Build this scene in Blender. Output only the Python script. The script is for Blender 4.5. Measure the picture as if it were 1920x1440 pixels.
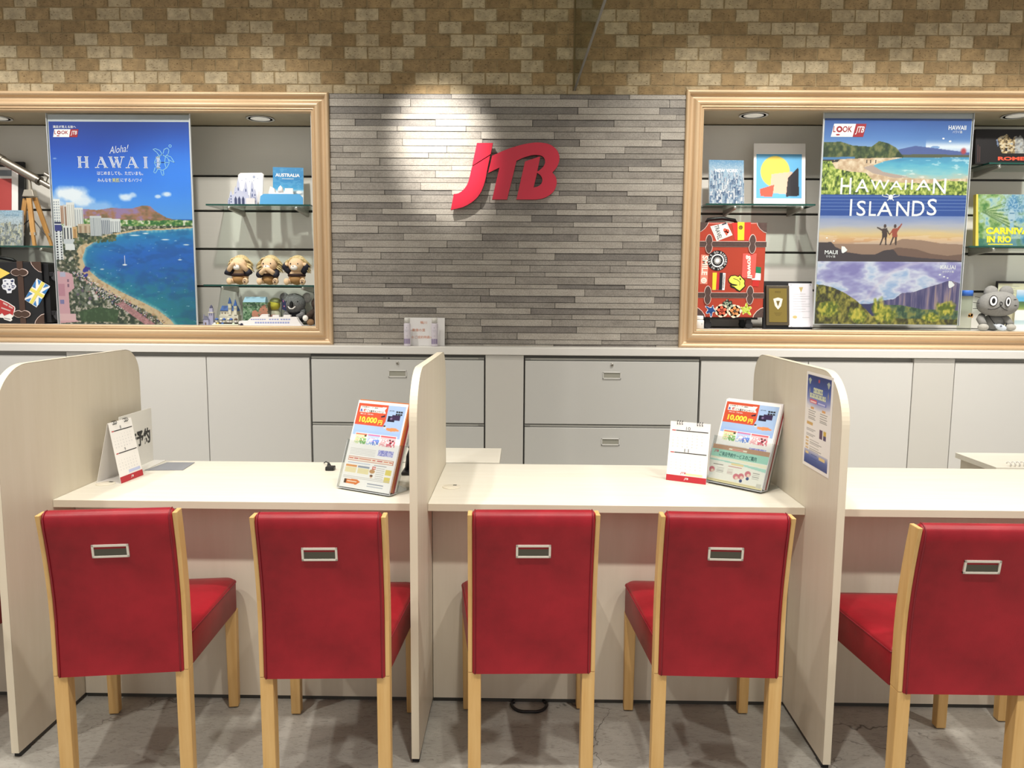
import bpy, math, random
import numpy as np
from mathutils import Matrix, Vector, Euler

random.seed(7)
SC = bpy.context.scene
for _o in list(bpy.data.objects):
    bpy.data.objects.remove(_o)
COL = SC.collection

# ------------------------------------------------------------------ camera, exposure, light
CD, CH, CYAW, CPITCH, CROLL, CF = 4.0566, 1.3597, .0118, .1139, .0071, 1449.2
CAM = np.array([0, -CD, CH])
_fw = np.array([-math.sin(CYAW), math.cos(CYAW), 0]); _r = np.array([math.cos(CYAW), math.sin(CYAW), 0])
_F = _fw * math.cos(CPITCH) + np.array([0, 0, -1]) * math.sin(CPITCH)
_U = np.array([0, 0, 1]) * math.cos(CPITCH) + _fw * math.sin(CPITCH)
_R2 = _r * math.cos(CROLL) + _U * math.sin(CROLL); _U2 = _U * math.cos(CROLL) - _r * math.sin(CROLL)
cam = bpy.data.objects.new('camera', bpy.data.cameras.new('camera'))
COL.objects.link(cam)
cam.data.sensor_width = 36; cam.data.lens = CF / 1920 * 36
cam.data.clip_start = .05; cam.data.clip_end = 60
_m = Matrix.Identity(4)
for i in range(3):
    _m[i][0], _m[i][1], _m[i][2], _m[i][3] = _R2[i], _U2[i], -_F[i], CAM[i]
cam.matrix_world = _m
SC.camera = cam
SC.view_settings.view_transform = 'Standard'; SC.view_settings.look = 'None'
SC.view_settings.gamma = 1; SC.view_settings.use_curve_mapping = False
SC.view_settings.exposure = 0.44

def ray(px, py):
    return _F + _R2 * (px - 960) / CF - _U2 * (py - 720) / CF
def at(px, py, Y):          # point of a plane parallel to the wall seen at a pixel of the photograph
    d = ray(px, py); return CAM + d * (Y + CD) / d[1]
def atz(px, py, Z):
    d = ray(px, py); return CAM + d * (Z - CH) / d[2]

w = bpy.data.worlds.new('shop_light'); SC.world = w; w.use_nodes = True
w.node_tree.nodes['Background'].inputs[0].default_value = (1.0, .965, .92, 1)
w.node_tree.nodes['Background'].inputs[1].default_value = .46

def spot(name, loc, target, power, angle=60, blend=.6, radius=.05, col=(1, .95, .875)):
    l = bpy.data.lights.new(name, 'SPOT'); l.energy = power; l.spot_size = math.radians(angle); l.spot_blend = blend
    l.shadow_soft_size = radius; l.color = col
    o = bpy.data.objects.new(name, l); COL.objects.link(o); o.location = loc
    o.rotation_euler = (Vector(target) - Vector(loc)).to_track_quat('-Z', 'Y').to_euler()
    return o
CEIL = 3.25
# lamps let into the ceiling: a row that washes the wall, a row over the desks, a row over the chairs
WALL_SPOTS = [(-2.75, -1.05, 84, 66), (-2.05, -1.05, 84, 66), (-1.35, -1.05, 88, 66), (.95, -1.05, 88, 66), (1.55, -1.05, 92, 66), (2.15, -1.05, 92, 66), (2.8, -1.05, 92, 66)]
for x, y, p, a in WALL_SPOTS:
    spot('wall_spot', (x, y, CEIL - .06), (x * .99, .15, 1.25), p, a, 1.0)
spot('logo_spot', (-.72, -1.25, CEIL - .06), (-.41, 0, 2.09), 430, 21, 1.0)
for x in (-2.0, -.85, .3, 1.45, 2.5):
    spot('desk_spot', (x, -1.75, CEIL - .06), (x, -1.7, 0), 62, 95, .8)
for x in (-2.4, -1.2, 0.1, 1.2, 2.4):
    spot('aisle_spot', (x, -3.1, CEIL - .06), (x, -2.7, 0), 96, 100, .8)

# ------------------------------------------------------------------ helpers
def lin(c):
    return tuple(((v / 12.92) if v <= .04045 else ((v + .055) / 1.055) ** 2.4) for v in c)
def hx(h):
    h = h.lstrip('#'); return tuple(int(h[i:i + 2], 16) / 255 for i in (0, 2, 4))

MATS = {}
def mat(name, col='#808080', rough=.5, metal=0, spec=.5, noise=0, nscale=(8, 8, 8), ncol=None, bump=0, bscale=None, coat=0, attr=None):
    if name in MATS: return MATS[name]
    m = bpy.data.materials.new(name); m.use_nodes = True; nt = m.node_tree; b = nt.nodes['Principled BSDF']
    c = lin(hx(col)); b.inputs['Base Color'].default_value = (*c, 1)
    b.inputs['Roughness'].default_value = rough; b.inputs['Metallic'].default_value = metal
    b.inputs['Specular IOR Level'].default_value = spec
    if coat: b.inputs['Coat Weight'].default_value = coat; b.inputs['Coat Roughness'].default_value = .12
    if noise or bump:
        tc = nt.nodes.new('ShaderNodeTexCoord'); mp = nt.nodes.new('ShaderNodeMapping'); mp.inputs['Scale'].default_value = nscale
        nz = nt.nodes.new('ShaderNodeTexNoise'); nz.inputs['Scale'].default_value = 1; nz.inputs['Detail'].default_value = 5; nz.inputs['Roughness'].default_value = .6
        nt.links.new(tc.outputs['Object'], mp.inputs[0]); nt.links.new(mp.outputs[0], nz.inputs['Vector'])
        if noise:
            rp = nt.nodes.new('ShaderNodeValToRGB'); rp.color_ramp.elements[0].position = .5 - .5 / (1 + noise * 2); rp.color_ramp.elements[1].position = .5 + .5 / (1 + noise * 2)
            c2 = lin(hx(ncol or col)); rp.color_ramp.elements[0].color = (*c2, 1); rp.color_ramp.elements[1].color = (*c, 1)
            nt.links.new(nz.outputs['Fac'], rp.inputs[0]); nt.links.new(rp.outputs[0], b.inputs['Base Color'])
        if bump:
            src = nz
            if bscale:
                mp2 = nt.nodes.new('ShaderNodeMapping'); mp2.inputs['Scale'].default_value = bscale
                src = nt.nodes.new('ShaderNodeTexNoise'); src.inputs['Scale'].default_value = 1; src.inputs['Detail'].default_value = 4
                nt.links.new(tc.outputs['Object'], mp2.inputs[0]); nt.links.new(mp2.outputs[0], src.inputs['Vector'])
            bp = nt.nodes.new('ShaderNodeBump'); bp.inputs['Strength'].default_value = bump; bp.inputs['Distance'].default_value = .004
            nt.links.new(src.outputs['Fac'], bp.inputs['Height']); nt.links.new(bp.outputs[0], b.inputs['Normal'])
    if attr:
        a = nt.nodes.new('ShaderNodeAttribute'); a.attribute_name = attr; nt.links.new(a.outputs['Color'], b.inputs['Base Color'])
    MATS[name] = m
    return m

def glassy(name, tint, ior=1.45, rough=.02, gloss=1.0):
    """thin clear sheet: see-through, with a mirror share that grows towards grazing angles"""
    if name in MATS: return MATS[name]
    m = bpy.data.materials.new(name); m.use_nodes = True; nt = m.node_tree; nt.nodes.clear(); N = nt.nodes.new; L = nt.links.new
    out = N('ShaderNodeOutputMaterial'); mx = N('ShaderNodeMixShader'); tr = N('ShaderNodeBsdfTransparent'); gl = N('ShaderNodeBsdfGlossy'); lw = N('ShaderNodeLayerWeight')
    tr.inputs[0].default_value = (*lin(hx(tint)), 1); gl.inputs['Roughness'].default_value = rough; lw.inputs[0].default_value = .5
    f0 = ((ior - 1) / (ior + 1)) ** 2; pw = N('ShaderNodeMath'); pw.operation = 'POWER'; pw.inputs[1].default_value = 5; ma = N('ShaderNodeMath'); ma.operation = 'MULTIPLY_ADD'; ma.inputs[1].default_value = gloss * (1 - f0); ma.inputs[2].default_value = gloss * f0
    L(lw.outputs['Facing'], pw.inputs[0]); L(pw.outputs[0], ma.inputs[0]); L(ma.outputs[0], mx.inputs[0])
    L(tr.outputs[0], mx.inputs[1]); L(gl.outputs[0], mx.inputs[2]); L(mx.outputs[0], out.inputs[0]); MATS[name] = m
    return m

def world(o):
    m = o.matrix_basis.copy()
    if o.parent: m = world(o.parent) @ o.matrix_parent_inverse @ m
    return m
def adopt(o, parent):
    if parent:
        o.parent = parent; o.matrix_parent_inverse = world(parent).inverted()

class G:
    """collects polygons, builds them into ONE mesh object"""
    def __init__(s, M=None):
        s.v = []; s.f = []; s.mi = []; s.M = M; s.k = 0
    def add(s, vs, fs):
        o = len(s.v)
        if s.M is not None: vs = [tuple(s.M @ Vector(p)) for p in vs]
        s.v += [tuple(p) for p in vs]; s.f += [[i + o for i in f] for f in fs]; s.mi += [s.k] * len(fs)
        return s
    def box(s, a, b):
        (x0, y0, z0), (x1, y1, z1) = a, b
        return s.add([(x0, y0, z0), (x1, y0, z0), (x1, y1, z0), (x0, y1, z0), (x0, y0, z1), (x1, y0, z1), (x1, y1, z1), (x0, y1, z1)],
                     [(0, 3, 2, 1), (4, 5, 6, 7), (0, 1, 5, 4), (1, 2, 6, 5), (2, 3, 7, 6), (3, 0, 4, 7)])
    def hexa(s, p):     # eight corners: bottom ring, top ring
        return s.add(p, [(0, 3, 2, 1), (4, 5, 6, 7), (0, 1, 5, 4), (1, 2, 6, 5), (2, 3, 7, 6), (3, 0, 4, 7)])
    def prism(s, pts, lo, hi, ax='y'):
        n = len(pts)
        A = sum(pts[i][0] * pts[(i + 1) % n][1] - pts[(i + 1) % n][0] * pts[i][1] for i in range(n))
        if A < 0: pts = pts[::-1]
        def P(p, t):
            return {'y': (p[0], t, p[1]), 'x': (t, p[0], p[1]), 'z': (p[0], p[1], t)}[ax]
        vs = [P(p, lo) for p in pts] + [P(p, hi) for p in pts]
        a, b = list(range(n)), list(range(n, 2 * n))
        fs = [[i, (i + 1) % n, n + (i + 1) % n, n + i] for i in range(n)]
        if ax == 'y': fs = fs + [a, b[::-1]]
        else: fs = [f[::-1] for f in fs] + [a, b[::-1]]; fs = [f[::-1] for f in fs]
        return s.add(vs, fs)
    def tube(s, pts, r, n=8, closed=False):
        pts = [Vector(p) for p in pts]; m = len(pts); vs = []; fs = []
        rr = r if isinstance(r, (list, tuple)) else [r] * m
        up = None
        for i, p in enumerate(pts):
            if closed: t = pts[(i + 1) % m] - pts[i - 1]
            else: t = pts[min(i + 1, m - 1)] - pts[max(i - 1, 0)]
            t.normalize()
            if up is None: up = Vector((0, 0, 1)) if abs(t.z) < .9 else Vector((1, 0, 0))
            x = t.cross(up).normalized(); up = x.cross(t).normalized()
            for k in range(n):
                a = 2 * math.pi * k / n; vs.append(p + (x * math.cos(a) + up * math.sin(a)) * rr[i])
        for i in range(m if closed else m - 1):
            for k in range(n):
                j = (i + 1) % m
                fs.append((i * n + k, i * n + (k + 1) % n, j * n + (k + 1) % n, j * n + k))
        if not closed:
            fs.append(tuple(range(n - 1, -1, -1))); fs.append(tuple((m - 1) * n + k for k in range(n)))
        return s.add(vs, fs)
    def lathe(s, prof, c=(0, 0, 0), n=20, R=None):
        vs = []; fs = []; m = len(prof)
        for (r, z) in prof:
            for k in range(n):
                a = 2 * math.pi * k / n; p = Vector((r * math.cos(a), r * math.sin(a), z))
                if R is not None: p = R @ p
                vs.append(p + Vector(c))
        for i in range(m - 1):
            for k in range(n):
                fs.append((i * n + k, i * n + (k + 1) % n, (i + 1) * n + (k + 1) % n, (i + 1) * n + k))
        fs.append(tuple(range(n - 1, -1, -1))); fs.append(tuple((m - 1) * n + k for k in range(n)))
        return s.add(vs, fs)
    def ell(s, c, r, n=18, m=10, R=None):
        if not isinstance(r, (tuple, list)): r = (r, r, r)
        vs = [];
        for i in range(m + 1):
            th = math.pi * i / m
            for k in range(n):
                a = 2 * math.pi * k / n
                p = Vector((r[0] * math.sin(th) * math.cos(a), r[1] * math.sin(th) * math.sin(a), -r[2] * math.cos(th)))
                if R is not None: p = R @ p
                vs.append(p + Vector(c))
        fs = [(i * n + k, i * n + (k + 1) % n, (i + 1) * n + (k + 1) % n, (i + 1) * n + k) for i in range(m) for k in range(n)]
        return s.add(vs, fs)
    def build(s, name, mats, parent=None, bevel=0, smooth=False, seg=2, angle=35):
        me = bpy.data.meshes.new(name); me.from_pydata(s.v, [], s.f)
        if not isinstance(mats, (list, tuple)): mats = [mats]
        for m in mats: me.materials.append(m)
        if len(mats) > 1: me.polygons.foreach_set('material_index', s.mi)
        if smooth:
            me.polygons.foreach_set('use_smooth', [True] * len(me.polygons))
        me.update()
        o = bpy.data.objects.new(name, me); COL.objects.link(o); adopt(o, parent)
        if smooth == 'auto' or (smooth and bevel):
            me.set_sharp_from_angle(angle=math.radians(angle))
        if bevel:
            b = o.modifiers.new('bevel', 'BEVEL'); b.width = bevel; b.segments = seg; b.limit_method = 'ANGLE'; b.angle_limit = math.radians(40)
            b.harden_normals = False
        return o

def tag(o, label=None, cat=None, group=None, kind=None):
    if label: o['label'] = label
    if cat: o['category'] = cat
    if group: o['group'] = group
    if kind: o['kind'] = kind
    return o
def thing(name, label, cat, loc=(0, 0, 0), rz=0, group=None):
    o = bpy.data.objects.new(name, None); COL.objects.link(o); o.empty_display_size = .05
    o.location = loc; o.rotation_euler = (0, 0, rz)
    return tag(o, label, cat, group)
def structure(o): o['kind'] = 'structure'; return o
def copy_tree(o, parent=None):
    c = o.copy(); COL.objects.link(c)
    if parent: c.parent = parent
    for ch in list(o.children): copy_tree(ch, c)
    return c

class Pl:
    """a flat sheet: origin at its lower left corner, x to the right, y up, n towards the reader"""
    def __init__(s, o, ux, uy):
        s.o = Vector(o); s.x = Vector(ux).normalized(); s.y = Vector(uy).normalized(); s.n = s.x.cross(s.y)
    def p(s, x, y, d=0): return s.o + s.x * x + s.y * y + s.n * d

def p2(g, pl, pts, d=.0006):
    n = len(pts); A = sum(pts[i][0] * pts[(i + 1) % n][1] - pts[(i + 1) % n][0] * pts[i][1] for i in range(n))
    if A < 0: pts = pts[::-1]
    g.add([pl.p(x, y, d) for x, y in pts], [list(range(n))])
def r2(g, pl, x0, y0, x1, y1, d=.0006): p2(g, pl, [(x0, y0), (x1, y0), (x1, y1), (x0, y1)], d)
def l2(g, pl, pts, wd, d=.0006):
    for (x0, y0), (x1, y1) in zip(pts, pts[1:]):
        dx, dy = x1 - x0, y1 - y0; L = math.hypot(dx, dy) or 1; ex, ey = dx / L * wd * .3, dy / L * wd * .3; nx, ny = -dy / L * wd / 2, dx / L * wd / 2
        p2(g, pl, [(x0 - ex + nx, y0 - ey + ny), (x1 + ex + nx, y1 + ey + ny), (x1 + ex - nx, y1 + ey - ny), (x0 - ex - nx, y0 - ey - ny)], d)
def e2(g, pl, cx, cy, rx, ry, d=.0006, n=24, a0=0):
    ca, sa = math.cos(a0), math.sin(a0)
    p2(g, pl, [(cx + rx * math.cos(t) * ca - ry * math.sin(t) * sa, cy + rx * math.cos(t) * sa + ry * math.sin(t) * ca) for t in [2 * math.pi * k / n for k in range(n)]], d)
def ring2(g, pl, cx, cy, r0, r1, d=.0006, n=28):
    for k in range(n):
        a, b = 2 * math.pi * k / n, 2 * math.pi * (k + 1) / n
        p2(g, pl, [(cx + r0 * math.cos(a), cy + r0 * math.sin(a)), (cx + r1 * math.cos(a), cy + r1 * math.sin(a)), (cx + r1 * math.cos(b), cy + r1 * math.sin(b)), (cx + r0 * math.cos(b), cy + r0 * math.sin(b))], d)
_TX = {}
def glyphs(body, bold=0):
    if (body, bold) in _TX: return _TX[(body, bold)]
    c = bpy.data.curves.new('t', 'FONT'); c.body = body; c.size = 1; c.resolution_u = 3; c.offset = bold
    o = bpy.data.objects.new('t', c); m = o.to_mesh()
    vs = [(v.co.x, v.co.y) for v in m.vertices]; fs = [list(p.vertices) for p in m.polygons]
    o.to_mesh_clear(); bpy.data.objects.remove(o); bpy.data.curves.remove(c)
    _TX[(body, bold)] = (vs, fs); return vs, fs
def t2(g, pl, body, x, y, w_=None, h=None, bold=0, d=.0008, rot=0, slant=0, taper=None):
    """text with its lower left corner at x,y fitted to width w_ and/or height h; rot in degrees"""
    vs, fs = glyphs(body, bold)
    if not vs: return
    X0 = min(v[0] for v in vs); X1 = max(v[0] for v in vs); Y0 = min(v[1] for v in vs); Y1 = max(v[1] for v in vs)
    sx = (w_ / (X1 - X0)) if w_ else None; sy = (h / (Y1 - Y0)) if h else None
    if sx is None: sx = sy
    if sy is None: sy = sx
    ca, sa = math.cos(math.radians(rot)), math.sin(math.radians(rot)); out = []
    for vx, vy in vs:
        a, b = (vx - X0) * sx, (vy - Y0) * sy
        a += slant * b
        out.append(pl.p(x + a * ca - b * sa, y + a * sa + b * ca, d))
    g.add(out, fs)

# ---- a small painter: flat print is painted on an array and carried by the vertices of a fine sheet
class Cv:
    def __init__(s, w, h, col='#ffffff', seed=1):
        s.w, s.h = w, h; s.a = np.empty((h, w, 3)); s.a[:] = hx(col)
        s.U, s.V = np.meshgrid((np.arange(w) + .5) / w, (np.arange(h) + .5) / h); s.rs = np.random.RandomState(seed)
    def c(s, col): return np.array(hx(col)) if isinstance(col, str) else col
    def mix(s, m, col):
        m = np.clip(m, 0, 1)[..., None]; s.a = s.a * (1 - m) + s.c(col) * m; return s
    def rect(s, u0, v0, u1, v1, col, al=1):
        return s.mix(((s.U >= u0) & (s.U < u1) & (s.V >= v0) & (s.V < v1)) * al, col)
    def inside(s, pts):
        m = np.zeros(s.U.shape, bool); n = len(pts)
        for i in range(n):
            (x0, y0), (x1, y1) = pts[i], pts[(i + 1) % n]
            if y0 == y1: continue
            c = ((y0 > s.V) != (y1 > s.V)) & (s.U < (x1 - x0) * (s.V - y0) / (y1 - y0) + x0); m ^= c
        return m
    def poly(s, pts, col, al=1): return s.mix(s.inside(pts) * al, col)
    def ell(s, cu, cv, ru, rv, col, soft=.2, al=1):
        d = np.sqrt(((s.U - cu) / ru) ** 2 + ((s.V - cv) / rv) ** 2); return s.mix(np.clip((1 - d) / max(soft, 1e-3), 0, 1) * al, col)
    def grad(s, stops):
        vs = [q[0] for q in stops]; cs = np.array([hx(q[1]) for q in stops])
        s.a = np.stack([np.interp(s.V, vs, cs[:, k]) for k in range(3)], -1); return s
    def nz(s, fx, fy, octv=3):
        r = np.zeros(s.U.shape); amp = 1; tot = 0
        for o in range(octv):
            gx, gy = int(fx) + 2, int(fy) + 2; t = s.rs.rand(gy, gx)
            x = s.U * (gx - 1.001); y = s.V * (gy - 1.001); xi = x.astype(int); yi = y.astype(int); fx_ = x - xi; fy_ = y - yi
            fx_ = fx_ * fx_ * (3 - 2 * fx_); fy_ = fy_ * fy_ * (3 - 2 * fy_)
            r += amp * ((t[yi, xi] * (1 - fx_) + t[yi, xi + 1] * fx_) * (1 - fy_) + (t[yi + 1, xi] * (1 - fx_) + t[yi + 1, xi + 1] * fx_) * fy_)
            tot += amp; amp *= .55; fx *= 2; fy *= 2
        return r / tot
    def below(s, pts):      # mask under a polyline v(u)
        return s.V > np.interp(s.U, [p[0] for p in pts], [p[1] for p in pts])
    def pal(s, n, stops):
        vs = [q[0] for q in stops]; cs = np.array([hx(q[1]) for q in stops])
        return np.stack([np.interp(n, vs, cs[:, k]) for k in range(3)], -1)

def print_mat(rough=.35, spec=.4):
    return mat('print_%d' % int(rough * 100), rough=rough, spec=spec, attr='print')
def sheet(name, cv, pl, W, H, parent=None, rough=.4, d=0, curve=None):
    nx, ny = cv.w, cv.h
    xs = np.linspace(0, W, nx + 1); ys = np.linspace(H, 0, ny + 1)
    X, Y = np.meshgrid(xs, ys)
    o = np.array(pl.o); vx = np.array(pl.x); vy = np.array(pl.y); vn = np.array(pl.n)
    co = o + X[..., None] * vx + Y[..., None] * vy + d * vn
    me = bpy.data.meshes.new(name)
    nv = (nx + 1) * (ny + 1); me.vertices.add(nv); me.vertices.foreach_set('co', co.astype(np.float32).ravel())
    i = np.arange(ny)[:, None] * (nx + 1) + np.arange(nx)[None]
    q = np.stack([i + nx + 1, i + nx + 2, i + 1, i], -1).reshape(-1, 4); nf = len(q)
    me.loops.add(nf * 4); me.loops.foreach_set('vertex_index', q.astype(np.int32).ravel())
    me.polygons.add(nf); me.polygons.foreach_set('loop_start', np.arange(0, nf * 4, 4, dtype=np.int32))
    me.update(calc_edges=True)
    ap = np.pad(cv.a, ((0, 1), (0, 1), (0, 0)), 'edge'); ap = (ap + np.pad(cv.a, ((1, 0), (1, 0), (0, 0)), 'edge')) / 2 if False else ap
    rgba = np.ones((ny + 1, nx + 1, 4), np.float32); rgba[..., :3] = np.clip(ap, 0, 1)
    at_ = me.color_attributes.new('print', 'BYTE_COLOR', 'POINT'); at_.data.foreach_set('color_srgb', rgba.ravel())
    me.materials.append(print_mat(rough))
    ob = bpy.data.objects.new(name, me); COL.objects.link(ob); adopt(ob, parent)
    return ob

# ------------------------------------------------------------------ materials
M_white = mat('white_laminate', '#d9d8d4', .38, spec=.45)
M_steel = mat('painted_steel', '#cfcfcb', .4, spec=.45)
M_filler = mat('filler_white', '#d3d1cb', .45)
M_top = mat('worktop_white', '#e6e4df', .3)
M_gap = mat('gap_dark', '#4a4945', .8)
M_desk = mat('desk_maple', '#e8e4d8', .42, noise=.5, nscale=(3, 45, 45), ncol='#e2dccd')
M_part = mat('partition_maple', '#dad1bf', .42, noise=.4, nscale=(30, 30, 2.5), ncol='#d3c9b5')
M_panel = mat('panel_maple', '#dad1c0', .45, noise=.4, nscale=(30, 30, 2.5), ncol='#d2c8b5')
M_edge = mat('edge_band', '#ddd3be', .45)
M_red = mat('red_leather', '#9c1826', .42, spec=.34, noise=.7, nscale=(6, 6, 6), ncol='#780d19', bump=.06, bscale=(260, 260, 260))
M_seam = mat('red_seam', '#7c1020', .5)
M_wood = mat('beech', '#d6b175', .42, noise=.8, nscale=(60, 60, 4), ncol='#c99f60')
M_gold = mat('gold_frame', '#ceb390', .36, metal=.16, spec=.5, noise=.5, nscale=(3, 60, 60), ncol='#c6a985')
M_metal = mat('satin_metal', '#c9c6be', .28, metal=1)
M_dmetal = mat('shadowed_metal', '#6c6a60', .3, metal=1)  # darker grey metal for pull recesses, sign standoffs and the finder post
M_black = mat('black_plastic', '#17171a', .4)
M_cream = mat('slat_white', '#dddbd3', .5, bump=.12, nscale=(2, 2, 160))
M_soffit = mat('soffit', '#b7ab92', .6)
M_ink = mat('ink_black', '#222226', .5)
M_inkw = mat('ink_white', '#fafafa', .45)
M_inkr = mat('ink_red', '#c8202e', .45)
M_inkg = mat('ink_grey', '#b9bac0', .5)
M_paper = mat('paper', '#f6f4f2', .55)
M_shelf = glassy('shelf_glass', '#eef5f2', 1.45)
M_shelfedge = mat('shelf_glass_edge', '#12453c', .12, spec=.6)
M_acryl = glassy('acrylic', '#f4f6f6', 1.40, .015)
M_acryl_edge = mat('acrylic_edge', '#c9cdd0', .2)

# ------------------------------------------------------------------ setting: floor, ceiling, walls
def node_mat(name, build, rough=.6):
    m = bpy.data.materials.new(name); m.use_nodes = True; nt = m.node_tree; b = nt.nodes['Principled BSDF']; b.inputs['Roughness'].default_value = rough
    N = nt.nodes.new; L = nt.links.new
    build(nt, N, L, b); MATS[name] = m; return m
def ramp(N, stops):
    r = N('ShaderNodeValToRGB'); e = r.color_ramp.elements
    while len(e) < len(stops): e.new(.5)
    for k, (p, c) in enumerate(stops): e[k].position = p; e[k].color = (*lin(hx(c)), 1)
    return r
def pos_noise(N, L, scale, detail=5, rough=.6, dist=0):
    g = N('ShaderNodeNewGeometry'); mp = N('ShaderNodeMapping'); mp.inputs['Scale'].default_value = scale
    n = N('ShaderNodeTexNoise'); n.inputs['Scale'].default_value = 1; n.inputs['Detail'].default_value = detail; n.inputs['Roughness'].default_value = rough; n.inputs['Distortion'].default_value = dist
    L(g.outputs['Position'], mp.inputs[0]); L(mp.outputs[0], n.inputs['Vector']); return n
def mixc(N, L, fac, a, b, mode='MIX'):
    m = N('ShaderNodeMix'); m.data_type = 'RGBA'; m.blend_type = mode
    L(fac, m.inputs[0]) if not isinstance(fac, (int, float)) else setattr(m.inputs[0], 'default_value', fac)
    L(a, m.inputs[6]); L(b, m.inputs[7]); return m.outputs[2]
def bumpn(N, L, b, src, s, d):
    bp = N('ShaderNodeBump'); bp.inputs['Strength'].default_value = s; bp.inputs['Distance'].default_value = d
    L(src, bp.inputs['Height']); L(bp.outputs[0], b.inputs['Normal'])

def b_floor(nt, N, L, b):
    big = pos_noise(N, L, (1.6, 1.6, 1), 6, .65, .6); fine = pos_noise(N, L, (26, 75, 1), 7, .78, 1.6)
    r1 = ramp(N, [(.3, '#95928b'), (.55, '#aba89f'), (.75, '#bdbab1')]); r2 = ramp(N, [(.3, '#a8a59f'), (.5, '#ffffff'), (.8, '#ffffff')])
    L(big.outputs['Fac'], r1.inputs[0]); L(fine.outputs['Fac'], r2.inputs[0])
    c = mixc(N, L, .75, r1.outputs[0], r2.outputs[0], 'MULTIPLY')
    g = N('ShaderNodeNewGeometry'); wob = pos_noise(N, L, (5, 5, 1), 4)
    add = N('ShaderNodeVectorMath'); add.operation = 'MULTIPLY_ADD'; add.inputs[1].default_value = (.35, .35, 0)
    L(wob.outputs['Color'], add.inputs[0]); L(g.outputs['Position'], add.inputs[2])
    vo = N('ShaderNodeTexVoronoi'); vo.feature = 'DISTANCE_TO_EDGE'; vo.inputs['Scale'].default_value = 1.9; L(add.outputs[0], vo.inputs['Vector'])
    rc = ramp(N, [(0, '#5c5a55'), (.006, '#ffffff'), (1, '#ffffff')]); L(vo.outputs['Distance'], rc.inputs[0])
    sel = pos_noise(N, L, (1.1, 1.1, 1), 2); rs = ramp(N, [(.45, '#000000'), (.6, '#ffffff')]); L(sel.outputs['Fac'], rs.inputs[0])
    c2 = mixc(N, L, rs.outputs[0], c, mixc(N, L, 1.0, c, rc.outputs[0], 'MULTIPLY'))
    L(c2, b.inputs['Base Color']); bumpn(N, L, b, fine.outputs['Fac'], .25, .004)
M_floor = node_mat('concrete', b_floor, .55)

def brick_mat(name, col, pit):
    def f(nt, N, L, b):
        n = pos_noise(N, L, (75, 30, 190), 3, .6); r = ramp(N, [(.33, pit), (.41, col), (1, col)]); L(n.outputs['Fac'], r.inputs[0])
        t = pos_noise(N, L, (25, 25, 25), 4); r2 = ramp(N, [(.3, '#cfcfcf'), (.7, '#ffffff')]); L(t.outputs['Fac'], r2.inputs[0])
        L(mixc(N, L, 1.0, r.outputs[0], r2.outputs[0], 'MULTIPLY'), b.inputs['Base Color']); bumpn(N, L, b, n.outputs['Fac'], .5, .004)
    return node_mat(name, f, .8)
M_brickl = [brick_mat('brick_cream_a', '#c2b292', '#8a7756'), brick_mat('brick_cream_b', '#baa988', '#84704e')]
M_brickd = [brick_mat('brick_tan_a', '#a38a63', '#6f5838'), brick_mat('brick_tan_b', '#9c835c', '#6b5536'), brick_mat('brick_tan_c', '#a98f66', '#755d3a')]
M_mortar = brick_mat('mortar', '#a08c67', '#8d7955')

fl = G().box((-4.2, -6.5, -.1), (4.2, .4, 0)).build('floor', M_floor); structure(fl); tag(fl, 'worn grey concrete floor with cracks under the chairs')
ce = G().box((-4.2, -4.6, CEIL), (4.2, .4, CEIL + .1)).build('ceiling', mat('ceiling_white', '#e4e0d8', .8)); structure(ce); tag(ce, 'white ceiling above the shop')

WZ = 2.372
def wallpiece(name, boxes, label):
    g = G()
    for p, q in boxes: g.box(p, q)
    o = g.build(name, M_mortar); structure(o); return tag(o, label)
wall = wallpiece('wall_upper', [((-3.5, -.0028, WZ - .07), (3.5, .34, CEIL))], 'wall of tan and cream bricks above the display windows')
wallpiece('wall_middle', [((-1.08, .008, 1.06), (.906, .34, WZ - .0705))], 'short wall between the two display windows, behind the stone panel')
wallpiece('wall_lower', [((-3.5, .008, 0), (3.5, .34, 1.0595))], 'low wall behind the cabinets')
wallpiece('wall_rear', [((-3.5, .36, 0), (3.5, .42, CEIL))], 'rear wall closing the display windows')
LIGHT = {0: [-22, -18, -14, -12, -9, -6, -3, 1, 7, 8, 12, 14, 16, 18], 1: [-22, -20, -18, -17, -15, -14, -10, -7, -5, -2, 0, 1, 3, 4, 7, 9, 13, 14, 15, 18, 20],
 2: [-22, -18, -13, -12, -8, -6, -4, -2, -1, 3, 5, 6, 9, 10, 11, 13, 16, 17, 18, 19], 3: [-19, -16, -13, -11, -9, -7, -5, -3, -2, 0, 4, 7, 11, 12, 15, 16, 18],
 4: [-23, -21, -19, -18, -15, -14, -12, -10, -8, -7, -6, -3, -1, 1, 6, 7, 9, 13, 15, 17, 19], 5: [-22, -21, -20, -18, -16, -11, -6, -3, 0, 3, 4, 6, 7, 9, 11, 12, 14, 16, 19],
 6: [-23, -21, -19, -18, -17, -16, -14, -12, -11, -10, -8, -7, -5, -4, -3, -2, -1, 1, 4, 7, 9, 10, 13, 17, 18], 7: [-22, -21, -18, -17, -15, -13, -10, -9, -8, -7, -3, 0, 1, 2, 4, 7, 10, 14, 15, 17]}
BP, BH = .1188, .0615
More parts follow.
